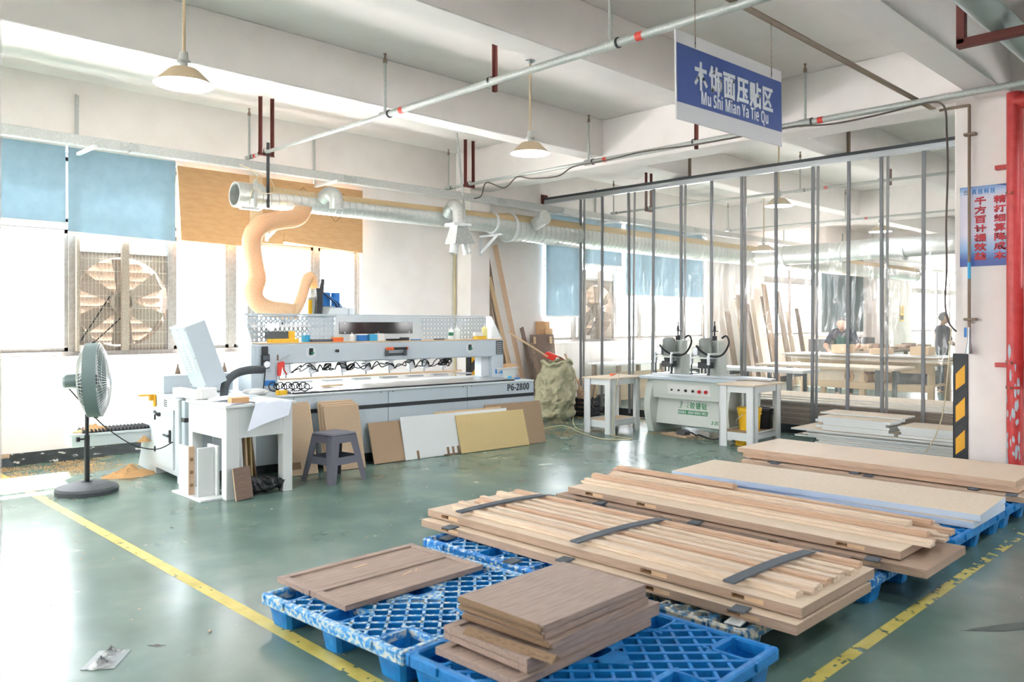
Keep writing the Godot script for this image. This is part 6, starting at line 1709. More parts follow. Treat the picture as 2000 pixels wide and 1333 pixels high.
func build_wood_stacks() -> void:
	var wn: Material = mats.walnut
	# two flat cabinet doors on the scuffed pallet
	var y := 0.151
	var c := cabinet_door("flat walnut framed cabinet door on the scuffed pallet, outer one", Vector3(2.06, y, -3.19), 0.88, 0.305, 0.028, wn, 1.0)
	part(c, "tape_scrap", S().rbox(Vector3(0.52, 0.021, -0.2), Vector3(0.09, 0.001, 0.01), 0.0004, Basis(Vector3.UP, 0.3)).rbox(Vector3(0.57, 0.024, -0.19), Vector3(0.03, 0.001, 0.008), 0.0004, Basis(Vector3(0, 1, 1).normalized(), 0.7)), mats.pine)
	c = cabinet_door("flat walnut framed cabinet door on the scuffed pallet, beside its twin", Vector3(2.05, y, -3.497), 0.88, 0.305, 0.028, wn, 1.0)
	part(c, "tape_scrap", S().rbox(Vector3(0.42, 0.021, -0.17), Vector3(0.1, 0.001, 0.012), 0.0004, Basis(Vector3.UP, 0.1)), mats.pine)
	# pile of panels on the clean pallet
	cabinet_door("walnut framed panel at the bottom of the pile", Vector3(2.07, 0.151, -2.07), 0.86, 0.46, 0.03, wn, 1.5)
	cabinet_door("walnut framed panel lying second in the pile", Vector3(2.14, 0.182, -2.09), 0.86, 0.48, 0.027, wn, 0.5)
	cabinet_door("walnut framed panel lying third in the pile with its rim showing", Vector3(2.14, 0.21, -2.09), 0.86, 0.48, 0.027, wn, 0.5)
	var raw: Material = mats.plywood_edge
	for k in 3:
		var o := thing("walnut_slab", ["solid walnut panel lying crooked under the top panels", "solid walnut panel second from the pile's top", "solid walnut panel with a rough edge on top of the pile"][k], "panel", Vector3(2.27 - 0.005 * k, 0.238 + 0.029 * k, -2.11 - 0.004 * k + (0.03 if k == 0 else 0.0)), [3.5, 1.5, 1.0][k])
		part(o, "panel", S().rspan(Vector3(0, 0, -0.49), Vector3(0.68, 0.027, 0), 0.0015), wn)
		part(o, "rough_edge", S().rspan(Vector3(-0.012, 0.004, -0.488), Vector3(0.0, 0.02, -0.002), 0.003).rspan(Vector3(-0.006, 0.012, -0.48), Vector3(0.0, 0.026, -0.02), 0.003), raw)
	var wd := thing("wedge_strip", "rough split wooden wedge strip under the crooked walnut panel", "strip", Vector3(2.2, 0.2375, -2.05), -84.0)
	part(wd, "strip", S().prism(PackedVector2Array([Vector2(-0.03, 0), Vector2(0.03, 0), Vector2(0.0, 0.022)]), -0.2, 0.25, Transform3D(Basis(Vector3.UP, PI / 2), Vector3(-0.2, 0, 0))), raw)
	# mortised doors on the spotted and dirty pallets
	var oak: Material = mats.pale_oak
	var ed: Material = mats.walnut_door
	var sl := func(px: Array, x: float) -> Array:
		var r := []
		for q in px:
			r.append(at_x(q[0], q[1], x).z)
		return r
	long_door("lower mortised oak door with chalk marks on its end, lying on the stained pallets", 3.26, -4.15, 2.57, 0.8, 0.159, 0.044, sl.call([[878, 1030], [1281, 1150], [1451, 1198]], 3.26), oak, ed)
	long_door("upper mortised oak door carrying loose mouldings under three grey straps", 3.33, -4.17, 2.58, 0.8, 0.212, 0.044, sl.call([[878, 1012], [1276, 1122], [1459, 1170]], 3.33), oak, ed)
	var ends := ["by the machine end", "at the middle", "by the aisle end"]
	var i3 := 0
	for q in [[876, 1024], [1100, 1088], [1442, 1179]]:
		pad("grey foam pad between the two mortised oak doors %s" % ends[i3 % 3], q[0], q[1], 3.24, 0.2035, mats.foam_grey)
		i3 += 1
	pad("grey foam pad under the lower mortised door at its machine end", 872, 1042, 3.2, 0.1505, mats.foam_grey)
	pad("grey foam pad under the lower mortised door near the pallet seam", 996, 1084, 3.14, 0.1505, mats.foam_grey)
	pad("white foam pad on the paint stained pallet under the lower door", 1434, 1216, 3.22, 0.1505, mats.white_board)
	# loose mouldings on the upper door
	var woods := [mats.pale_oak, mats.oak, mats.pale_oak, mats.tan_oak]
	var xs := [3.42, 3.5, 3.585, 3.66, 3.74, 3.815, 3.93, 4.03]
	var z0 := [-4.03, -4.1, -3.96, -4.08, -4.12, -3.99, -4.15, -4.1]
	var z1 := [-1.66, -1.63, -1.64, -1.64, -1.63, -1.64, -1.62, -1.64]
	for i in 8:
		strip("timber moulding on the upper mortised door, number %s from its slotted edge" % ["one", "two", "three", "four", "five", "six", "seven", "eight"][i], xs[i], z0[i], z1[i], 0.2565, 0.074, woods[i % 4], i % 2 == 1, [0.0, 0.004, -0.003, 0.0, 0.003, 0.0, -0.004, 0.002][i])
	var where := ["at the machine end of the mouldings", "across the middle of the mouldings", "at the aisle end of the mouldings"]
	for k in 3:
		var zz: float = [-3.87, -2.9, -1.95][k]
		var o := thing("foam_strap", "dark grey foam strap bent over the mortised door %s" % where[k], "strap", Vector3(3.36, 0, zz))
		part(o, "strap", S().sheet(20, 2, func(u: float, v: float) -> Vector3: return Vector3(u * 0.82 - 0.02, 0.289 + 0.012 * sin(u * PI) - (0.01 if u > 0.93 else 0.0), (v - 0.5) * 0.062 + u * 0.05)).sheet(20, 1, func(u: float, v: float) -> Vector3: return Vector3(u * 0.82 - 0.02, 0.289 + 0.012 * sin(u * PI) - (0.01 if u > 0.93 else 0.0) - (1.0 - v) * 0.01, 0.031 + u * 0.05)).quad_end(Vector3(-0.02, 0.289, -0.031), Vector3(-0.02, 0.289, 0.031), 0.01), mats.foam_grey)
	# second mortised pair with stacked mouldings
	long_door("lower wide oak door under the raised mortised door with stacked mouldings", 4.42, -4.02, 2.58, 0.64, 0.17, 0.044, sl.call([[1140, 978], [1524, 1058], [1690, 1092]], 4.42), mats.walnut_door, ed)
	long_door("raised mortised oak door carrying stacked mouldings", 4.48, -3.95, 2.36, 0.6, 0.225, 0.044, sl.call([[1160, 963], [1262, 986], [1660, 1064]], 4.48), oak, ed)
	for q in [[1170, 980], [1355, 1020], [1702, 1088]]:
		i3 += 1
		pad("grey foam pad under the raised mortised door with stacked mouldings %s" % ends[(i3 - 1) % 3], q[0], q[1], 4.4, 0.2145, mats.foam_grey)
	var names := ["one", "two", "three", "four", "five", "six"]
	for i in 6:
		strip("timber moulding stacked on the raised oak door, number %s from the slotted edge" % names[i], 4.66 + 0.085 * i, [-3.98, -3.93, -4.02, -3.9, -4.0, -3.95][i], [-1.5, -1.52, -1.48, -1.56, -1.5, -1.6][i], 0.2695, 0.08, [mats.pale_oak, mats.tan_oak, mats.oak][i % 3], i % 2 == 0)
	for i in 3:
		strip("upper timber moulding of the stack on the raised oak door, %s" % ["first of three", "second of three", "third of three"][i], 4.76 + 0.14 * i, [-3.96, -3.9, -3.98][i], [-1.55, -1.7, -1.62][i], 0.3, 0.08, [mats.tan_oak, mats.pale_oak, mats.tan_oak][i], i == 1)
	strip("short timber moulding on top of the stacked mouldings", 5.02, -3.92, -2.9, 0.331, 0.07, mats.tan_oak)
	# white edged doors
	long_door("lower white edged flush door on the blue pallets", 5.78, -3.92, 2.32, 0.74, 0.152, 0.042, [], mats.birch_top, mats.bluewhite_board)
	var g0 := at_y(1312, 920, 0.238)
	var g1 := at_y(1915, 1007, 0.238)
	long_door("upper white edged door with plain birch face", g0.x, g0.z, (g1 - g0).length(), 0.74, 0.196, 0.042, [], mats.birch_top, mats.bluewhite_board, rad_to_deg(atan2(g1.x - g0.x, g1.z - g0.z)))
	# thick oak doors
	var tk: Material = mats.tan_oak
	long_door("thick oak door at the bottom of the three lying by the column", 6.83, -3.85, 2.3, 0.86, 0.157, 0.042, [], mats.oak, tk)
	long_door("thick oak door with white core, middle of the three by the column", 6.91, -3.88, 2.27, 0.8, 0.212, 0.043, [], mats.oak, tk)
	var o := long_door("thick oak door with striped pale face, topmost of the three by the column", 6.88, -3.92, 2.3, 0.82, 0.257, 0.044, [], oak, tk)
	for q in [[1.0, 0.257], [0.0, 0.0]]:
		pass
	for q in [[1514, 893], [1695, 933], [1975, 960]]:
		i3 += 1
		pad("grey foam pad between the bottom and middle thick oak doors %s" % ends[(i3 - 1) % 3], q[0], q[1] + 12.0, 6.84, 0.2, mats.foam_grey)
	for q in [[1508, 893], [1668, 905], [1900, 940]]:
		i3 += 1
		pad("pale foam pad under the topmost thick oak door %s" % ends[(i3 - 1) % 3], q[0], q[1], 6.86, 0.2045, mats.foam_grey)
	# white edged panel stack between the oak doors and the curtain
	rng.seed = 21
	for k in 7:
		panel_board("white edged panel in the low pile behind the oak doors, layer %s" % ["one", "two", "three", "four", "five", "six", "seven"][k], 9.2 + rng.randf_range(-0.03, 0.03), 0.06 + k * 0.0205, -4.38 + rng.randf_range(-0.12, 0.08) + (0.16 if k < 3 else 0.0), 1.9, 0.75)
	panel_board("long white edged panel covering the low pile", 9.14, 0.206, -4.5, 2.1, 0.85)
	for k in 5:
		panel_board("small white edged panel in the left pile on the long panel, layer %s" % ["one", "two", "three", "four", "five"][k], 9.2 + rng.randf_range(-0.02, 0.02), 0.228 + k * 0.0305, -4.18 + rng.randf_range(-0.05, 0.05), 0.78 + rng.randf_range(-0.05, 0.08), 0.45, 0.03)
	panel_board("thin white board laid askew behind the small left pile", 9.5, 0.382, -4.3, 0.95, 0.4)
	for k in 4:
		panel_board("small white edged panel in the right pile by the column, layer %s" % ["one", "two", "three", "four"][k], 9.18 + rng.randf_range(-0.02, 0.02), 0.228 + k * 0.0305, -3.28 + rng.randf_range(-0.03, 0.03), 0.8, 0.5, 0.03)
	for k in 2:
		single("pile_batten", S().rspan(Vector3(9.16, 0, -4.2 + k * 1.3), Vector3(9.9, 0.06, -4.1 + k * 1.3), 0.003), mats.pine, ["pine batten under the low panel pile, end by the small table", "pine batten under the low panel pile, end by the column"][k], "batten")
	# tall pile of brown boards beyond the curtain
	for k in 16:
		var bx := 10.45 + rng.randf_range(-0.04, 0.04)
		var bz := -6.05 + rng.randf_range(-0.15, 0.15)
		var ob := thing("rough_board", "rough brown board in the pile behind the curtain, layer %s" % ["one", "two", "three", "four", "five", "six", "seven", "eight", "nine", "ten", "eleven", "twelve", "thirteen", "fourteen", "fifteen", "sixteen"][k], "board", Vector3(bx, 0.02 + k * 0.0235, bz), -90.0, "boards piled behind the curtain")
		part(ob, "board", S().rspan(Vector3(0, 0, -0.8), Vector3(3.1, 0.019, 0), 0.002), mats.old_wood if k % 3 else mats.walnut_door)
	for k in 3:
		panel_board("pale board capping the pile behind the curtain, %s" % ["first sheet", "second sheet", "third sheet"][k], 10.4 + 0.14 * k, 0.4 + k * 0.019, -6.15 + 0.1 * k, 3.2, 0.75)

func panel_board(label: String, x: float, y: float, z: float, L: float, W: float, T := 0.018) -> void:
	var o := thing("panel_board", label, "panel", Vector3(x, y, z), -90.0, "white edged panels piled behind the oak doors")
	part(o, "core", S().rspan(Vector3(0.001, 0, -W + 0.001), Vector3(L - 0.001, T, -0.001), 0.0005), mats.birch_top)
	part(o, "edge_band", S().span(Vector3(0, 0.0003, -0.001), Vector3(L, T - 0.0003, 0)).span(Vector3(0, 0.0003, -W), Vector3(0.001, T - 0.0003, 0)).span(Vector3(L - 0.001, 0.0003, -W), Vector3(L, T - 0.0003, 0)), mats.white_board)

# ---------- right column ----------
func build_column_side() -> void:
	var cx := 8.18
	# printed poster on the column face
	var a := at_x(1875, 372, cx)
	var b := at_x(1875, 522, cx)
	var z1 := -1.86
	var h := a.y - b.y + 0.02
	var w := z1 - a.z
	var po := thing("poster", "white and blue poster with two columns of red Chinese characters on the column", "poster", Vector3(cx - 0.002, b.y, a.z), -90.0)
	var gt := GradientTexture2D.new()
	var g := Gradient.new()
	g.offsets = PackedFloat32Array([0.0, 0.07, 0.14, 0.6, 0.8, 0.92, 1.0])
	g.colors = PackedColorArray([rgb(120, 156, 214), rgb(190, 206, 232), rgb(216, 212, 226), rgb(212, 208, 224), rgb(130, 170, 214), rgb(62, 92, 168), rgb(60, 84, 160)])
	gt.gradient = g
	gt.width = 16
	gt.height = 256
	gt.fill_from = Vector2(0, 0)
	gt.fill_to = Vector2(0, 1)
	var pm := grained("poster_print", gt, Vector3(1.0, 1.0 / h, 1.0), 0.4)
	part(po, "sheet", S().span(Vector3(0, 0, 0), Vector3(w, h, 0.002)), pm)
	var corner := S()
	corner.prism(PackedVector2Array([Vector2(w * 0.55, h), Vector2(w, h), Vector2(w, h * 0.9), Vector2(w * 0.8, h * 0.965)]), 0.002, 0.0028)
	part(po, "corner_print", corner, mats.sign_blue)
	var rows := [["qian", "fang", "bai", "ji", "ti", "xiao", "yi"], ["jing", "da", "xi", "suan", "jiang", "cheng", "ben"]]
	for c in 2:
		for r in 7:
			var px: float = [1904.0, 1942.0][c]
			var p := at_x(px, 400, cx)
			var q := at_x(px + 22.0, 400, cx)
			var gl := S()
			var gw := q.z - p.z
			glyph(gl, rows[c][r], p.z - a.z, h * (0.86 - 0.115 * r), gw, h * 0.09, gw * 0.15, 0.0032)
			part(po, "character", gl, mats.poster_red)
	var lx := at_x(1881, 400, cx).z - a.z
	var logo := S()
	logo.tube(curve([Vector3(lx + 0.06, h * 0.955, 0.003), Vector3(lx + 0.015, h * 0.95, 0.003), Vector3(lx + 0.01, h * 0.935, 0.003), Vector3(lx + 0.05, h * 0.93, 0.003), Vector3(lx + 0.045, h * 0.912, 0.003), Vector3(lx + 0.005, h * 0.912, 0.003)], 0.005), 0.003, 5)
	part(po, "logo", logo, mats.dark_grey)
	var gx := lx + 0.075
	for k in ["shang", "ju", "ke", "jishu"]:
		var gl := S()
		glyph(gl, k, gx, h * 0.965, 0.038, 0.05, 0.005, 0.0032)
		part(po, "company_character", gl, mats.blue_plastic)
		gx += 0.05
	# rubber corner guard
	var gd := thing("corner_guard", "black rubber corner guard with three yellow reflectors on the column", "corner guard", Vector3(cx, 0, -2.42), -90.0)
	part(gd, "rubber", S().rspan(Vector3(-0.012, 0.0, 0.001), Vector3(0.115, 1.2, 0.012), 0.004).rspan(Vector3(-0.012, 0.0, -0.1), Vector3(0.0, 1.2, 0.012), 0.004), mats.stripe_black)
	for k in 3:
		var y := 0.26 + k * 0.3
		part(gd, "reflector", S().prism(PackedVector2Array([Vector2(0.012, y), Vector2(0.09, y + 0.07), Vector2(0.09, y + 0.24), Vector2(0.012, y + 0.15)]), 0.012, 0.0135), mats.hazard_yellow)
		part(gd, "groove", S().bar(Vector3(0.005, y - 0.04, 0.0123), Vector3(0.105, y + 0.045, 0.0123), 0.006, 0.0012, Vector3(0, 0, 1)), mats.black_rubber)
	# brown air pipe with valve and nozzle
	var ap := thing("air_pipe", "thin brown air pipe with a blue valve and steel nozzle on the column", "pipe")
	var x := cx - 0.05
	var top := at_x(1889, 210, x)
	var low := at_x(1893, 640, x)
	part(ap, "pipe", S().tube(curve([at_x(1835, 216, x), at_x(1884, 207, x), at_x(1891, 208, x), at_x(1893, 216, x), Vector3(x, 2.8, low.z), low], 0.03), 0.013, 10), mats.brown_pipe)
	for py in [262, 624]:
		var c := at_x(1894, py, x)
		part(ap, "clip", S().rspan(c + Vector3(-0.016, -0.012, -0.05), c + Vector3(0.05, 0.012, 0.05), 0.003), mats.brown_pipe)
	var t0 := at_x(1893, 513, x)
	var t1 := at_x(1893, 545, x)
	part(ap, "blue_tape", S().cyl(Vector3(x, t1.y, low.z), Vector3(x, t0.y, low.z), 0.0145, -1, 10), mats.cyan_plastic)
	var v := at_x(1892, 655, x)
	part(ap, "valve_body", S().cyl(Vector3(x, v.y - 0.07, low.z), Vector3(x, low.y, low.z), 0.017, -1, 10), mats.steel)
	part(ap, "valve_handle", S().rspan(v + Vector3(-0.035, -0.02, -0.03), v + Vector3(-0.02, 0.07, -0.01), 0.004), mats.blue_plastic)
	part(ap, "nozzle", S().cyl(Vector3(x, v.y - 0.07, low.z), Vector3(x, v.y - 0.17, low.z), 0.018, 0.036, 14), mats.steel)
	# red fire pipe
	var rx := 8.05
	var rz := -1.9
	var fp := thing("fire_pipe", "red fire main with flaking paint standing against the column", "pipe", Vector3(rx, 0, rz))
	part(fp, "pipe", S().cyl(Vector3(0, 0, 0), Vector3(0, 3.5, 0), 0.065, -1, 28), mats.red_pipe)
	rng.seed = 5
	for k in 70:
		var y := pow(rng.randf(), 1.6) * 1.25 + 0.05
		if y > 0.95 and k % 3:
			continue
		var an := rng.randf_range(PI * 0.75, PI * 1.55)
		var hh := rng.randf_range(0.03, 0.12)
		var ww := rng.randf_range(0.15, 0.5)
		var chip := S()
		chip.sheet(4, 4, func(u: float, q: float) -> Vector3:
			var e := an + (u - 0.5) * ww * (0.55 + 0.45 * sin(q * PI))
			return Vector3(cos(e) * 0.0657, y + (q - 0.5) * hh + 0.008 * sin(u * 5.0 + k), sin(e) * 0.0657))
		var o := part(fp, "paint_chip", chip, mats.paint_chip)
	for py in [378, 708, 757]:
		var c := at_x(1983, py, rx)
		var cl := part(fp, "clamp", S().cyl(Vector3(0, c.y - 0.014, 0), Vector3(0, c.y + 0.014, 0), 0.07, -1, 24).rspan(Vector3(-0.1, c.y - 0.012, -0.03), Vector3(-0.06, c.y + 0.012, -0.01), 0.002), mats.red_pipe)
		part(cl, "bolt", S().cyl(Vector3(-0.09, c.y, -0.05), Vector3(-0.09, c.y, 0.0), 0.008, -1, 8), mats.brown_pipe)
	for py in [325, 714]:
		var c := at_x(1955, py, rx + 0.02)
		part(fp, "support_arm", S().rspan(Vector3(0.06, c.y - 0.02, c.z - rz - 0.06), Vector3(0.128, c.y + 0.02, 0.06), 0.003), mats.red_pipe)
	var bx := thing("red_box", "red cabinet edge beside the fire main at the column", "cabinet", Vector3(8.06, 0.95, -1.72))
	part(bx, "case", S().rspan(Vector3(-0.06, 0, 0.0), Vector3(0.12, 0.85, 0.3), 0.006), mats.red_pipe)
	part(bx, "door", S().rspan(Vector3(-0.072, 0.03, 0.02), Vector3(-0.06, 0.82, 0.28), 0.003), mats.red_pipe)
	# thick grey main under the ceiling with its steel cradle
	var gm := thing("water_main", "thick grey green water main in a brown steel cradle under the ceiling", "pipe")
	part(gm, "pipe", S().cyl(Vector3(-7.9, 3.42, -1.46), Vector3(7.95, 3.42, -1.46), 0.082, -1, 28), plain("main_grey", rgb(158, 170, 166), 0.5))
	part(gm, "elbow", S().tube(curve([Vector3(7.9, 3.42, -1.46), Vector3(8.02, 3.42, -1.55), Vector3(8.05, 3.42, -1.75), Vector3(8.05, 3.42, -1.9)], 0.03), 0.07, 18), mats.red_pipe)
	var cr := thing("pipe_cradle", "brown steel channel cradle holding the thick water main", "bracket", Vector3(5.75, 0, -1.46))
	for z in [-0.2, 0.2]:
		part(cr, "upright", S().rspan(Vector3(-0.03, 3.3, z - 0.025), Vector3(0.03, SLAB, z + 0.025), 0.003), mats.rust_red)
	part(cr, "cross_bar", S().rspan(Vector3(-0.03, 3.28, -0.225), Vector3(0.03, 3.335, 0.225), 0.003), mats.rust_red)
	var cord := []
	for q in [[1858, 640], [1852, 720], [1843, 800], [1828, 850], [1808, 884]]:
		cord.append(at_x(q[0], q[1], 9.1))
	single("hanging_cord", S().tube(curve(cord, 0.05), 0.006, 6), mats.cable_cream, "thin pale cord hanging beside the column over the panel piles", "tube")  # a plain hanging cord, not an air line

# ---------- people: smooth joined capsules meshed as surface nets ----------
func blob(bones: Array, cell: float, grow := 0.0) -> Shape:
	# bones: [a, b, ra, rb]
	var lo := Vector3.ONE * 99.0
	var hi := -lo
	for q in bones:
		for p in [[q[0], q[2]], [q[1], q[3]]]:
			var e: Vector3 = Vector3.ONE * (p[1] + grow + cell * 2.0)
			lo = lo.min(p[0] - e)
			hi = hi.max(p[0] + e)
	var nx := int((hi.x - lo.x) / cell) + 2
	var ny := int((hi.y - lo.y) / cell) + 2
	var nz := int((hi.z - lo.z) / cell) + 2
	var f := PackedFloat32Array()
	f.resize(nx * ny * nz)
	f.fill(9.0)
	for q in bones:
		var a: Vector3 = q[0]
		var b: Vector3 = q[1]
		var ra: float = q[2] + grow
		var rb: float = q[3] + grow
		var r := maxf(ra, rb) + cell * 3.0
		var m0 := (a.min(b) - Vector3.ONE * r - lo) / cell
		var m1 := (a.max(b) + Vector3.ONE * r - lo) / cell
		var ab := b - a
		var l2 := maxf(ab.length_squared(), 1e-9)
		for k in range(maxi(0, int(m0.z)), mini(nz, int(m1.z) + 1)):
			for j in range(maxi(0, int(m0.y)), mini(ny, int(m1.y) + 1)):
				for i in range(maxi(0, int(m0.x)), mini(nx, int(m1.x) + 1)):
					var p := lo + Vector3(i, j, k) * cell
					var t := clampf((p - a).dot(ab) / l2, 0.0, 1.0)
					var d := p.distance_to(a + ab * t) - lerpf(ra, rb, t)
					var ix := (k * ny + j) * nx + i
					var o := f[ix]
					var s := 0.035
					var hh := clampf(0.5 + 0.5 * (o - d) / s, 0.0, 1.0)
					f[ix] = lerpf(o, d, hh) - s * hh * (1.0 - hh)
	var sh := S()
	var id := {}
	for k in nz - 1:
		for j in ny - 1:
			for i in nx - 1:
				var inside := 0
				var sum := Vector3.ZERO
				var cnt := 0
				var val := []
				for c in 8:
					var w := f[((k + (c >> 2)) * ny + j + ((c >> 1) & 1)) * nx + i + (c & 1)]
					val.append(w)
					if w < 0:
						inside += 1
				if inside == 0 or inside == 8:
					continue
				for e in [[0, 1], [2, 3], [4, 5], [6, 7], [0, 2], [1, 3], [4, 6], [5, 7], [0, 4], [1, 5], [2, 6], [3, 7]]:
					var va: float = val[e[0]]
					var vb: float = val[e[1]]
					if (va < 0) != (vb < 0):
						var t := va / (va - vb)
						var pa := Vector3(e[0] & 1, (e[0] >> 1) & 1, e[0] >> 2)
						var pb := Vector3(e[1] & 1, (e[1] >> 1) & 1, e[1] >> 2)
						sum += pa.lerp(pb, t)
						cnt += 1
				id[Vector3i(i, j, k)] = sh.v.size()
				sh.v.append(lo + (Vector3(i, j, k) + sum / cnt) * cell)
				sh.n.append(Vector3(val[1] + val[3] + val[5] + val[7] - val[0] - val[2] - val[4] - val[6], val[2] + val[3] + val[6] + val[7] - val[0] - val[1] - val[4] - val[5], val[4] + val[5] + val[6] + val[7] - val[0] - val[1] - val[2] - val[3]).normalized())
	for key in id:
		var i: int = key.x
		var j: int = key.y
		var k: int = key.z
		var w := f[(k * ny + j) * nx + i]
		for ax in 3:
			var d := Vector3i.ZERO
			d[ax] = 1
			var w2 := f[((k + d.z) * ny + j + d.y) * nx + i + d.x]
			if (w < 0) == (w2 < 0):
				continue
			var u := Vector3i.ZERO
			var q := Vector3i.ZERO
			u[(ax + 1) % 3] = 1
			q[(ax + 2) % 3] = 1
			if not (id.has(key - u) and id.has(key - q) and id.has(key - u - q)):
				continue
			var p: Array = [id[key], id[key - u], id[key - u - q], id[key - q]]
			if w >= 0:
				p.reverse()
			sh.ix.append_array([p[0], p[2], p[1], p[0], p[3], p[2]])
	return sh

func person(label: String, where: Vector3, turn: float, j: Dictionary, apron: bool, cap: bool) -> void:
	# joints in metres, facing +z
	var o := thing("person", label, "person", where, turn)
	var body := []
	var shirt := []
	var pants := []
	body.append([j.head + Vector3(0, 0.035, -0.01), j.head + Vector3(0, -0.045, 0.02), 0.088, 0.068])
	body.append([j.head + Vector3(0, -0.005, 0.09), j.head + Vector3(0, -0.025, 0.1), 0.014, 0.017])
	body.append([j.head + Vector3(0, -0.06, -0.02), j.neck, 0.05, 0.055])
	for s in [-1.0, 1.0]:
		body.append([j.head + Vector3(0.085 * s, 0.0, 0), j.head + Vector3(0.088 * s, -0.02, 0), 0.014, 0.014])
		var sh: Vector3 = j.chest + Vector3(0.185 * s, 0.05, 0)
		var el: Vector3 = j.elbow_r if s > 0 else j.elbow_l
		var ha: Vector3 = j.hand_r if s > 0 else j.hand_l
		body.append([sh, el, 0.05, 0.04])
		body.append([el, ha, 0.04, 0.028])
		var d: Vector3 = (ha - el).normalized()
		body.append([ha, ha + d * 0.07, 0.034, 0.03])
		var sidew: Vector3 = d.cross(Vector3.UP).normalized()
		for k in 4:
			body.append([ha + d * 0.07 + sidew * (k - 1.5) * 0.018, ha + d * (0.13 + 0.012 * (1.5 - absf(k - 1.5))) + sidew * (k - 1.5) * 0.02 + Vector3(0, -0.025, 0), 0.01, 0.009])
		body.append([ha + d * 0.02 - sidew * s * 0.03, ha + d * 0.07 - sidew * s * 0.06, 0.012, 0.01])
		shirt.append([sh, sh.lerp(el, 0.75), 0.056, 0.05])
		var hip: Vector3 = j.pelvis + Vector3(0.09 * s, -0.04, 0)
		var kn := Vector3(0.1 * s, 0.48, 0.02)
		var an := Vector3(0.11 * s, 0.09, -0.02)
		body.append([hip, kn, 0.08, 0.055])
		body.append([kn, an, 0.05, 0.04])
		body.append([an + Vector3(0, -0.045, -0.03), an + Vector3(0.02 * s, -0.05, 0.15), 0.042, 0.036])
		pants.append([hip, kn, 0.09, 0.068])
		pants.append([kn, an, 0.066, 0.06])
	body.append([j.chest + Vector3(-0.09, 0, 0), j.chest + Vector3(0.09, 0, 0), 0.12, 0.12])
	body.append([j.chest, j.pelvis, 0.13, 0.12])
	shirt.append([j.chest + Vector3(-0.1, 0.02, 0), j.chest + Vector3(0.1, 0.02, 0), 0.115, 0.115])
	shirt.append([j.chest + Vector3(-0.05, 0, 0), j.pelvis + Vector3(-0.05, 0, 0), 0.115, 0.11])
	shirt.append([j.chest + Vector3(0.05, 0, 0), j.pelvis + Vector3(0.05, 0, 0), 0.115, 0.11])
	pants.append([j.pelvis + Vector3(-0.06, -0.02, 0), j.pelvis + Vector3(0.06, -0.02, 0), 0.11, 0.11])
	var b := part(o, "body", blob(body, 0.022), mats.skin)
	part(o, "shirt", blob(shirt, 0.024, 0.012), mats.shirt_dark)
	part(o, "trousers", blob(pants, 0.026, 0.006), mats.trousers)
	var hr := [[j.head + Vector3(0, 0.055, -0.02), j.head + Vector3(0, 0.02, -0.04), 0.084, 0.08]]
	part(o, "cap" if cap else "hair", blob(hr, 0.018, 0.004), mats.cap_grey if cap else mats.hair_dark)
	if apron:
		part(o, "apron", S().sheet(6, 8, func(u: float, v: float) -> Vector3:
			var c: Vector3 = j.chest.lerp(j.pelvis + Vector3(0, -0.35, 0), 1.0 - v)
			return c + Vector3((u - 0.5) * 0.32, 0, 0.155 - 0.35 * pow(u - 0.5, 2.0))), mats.apron_green)

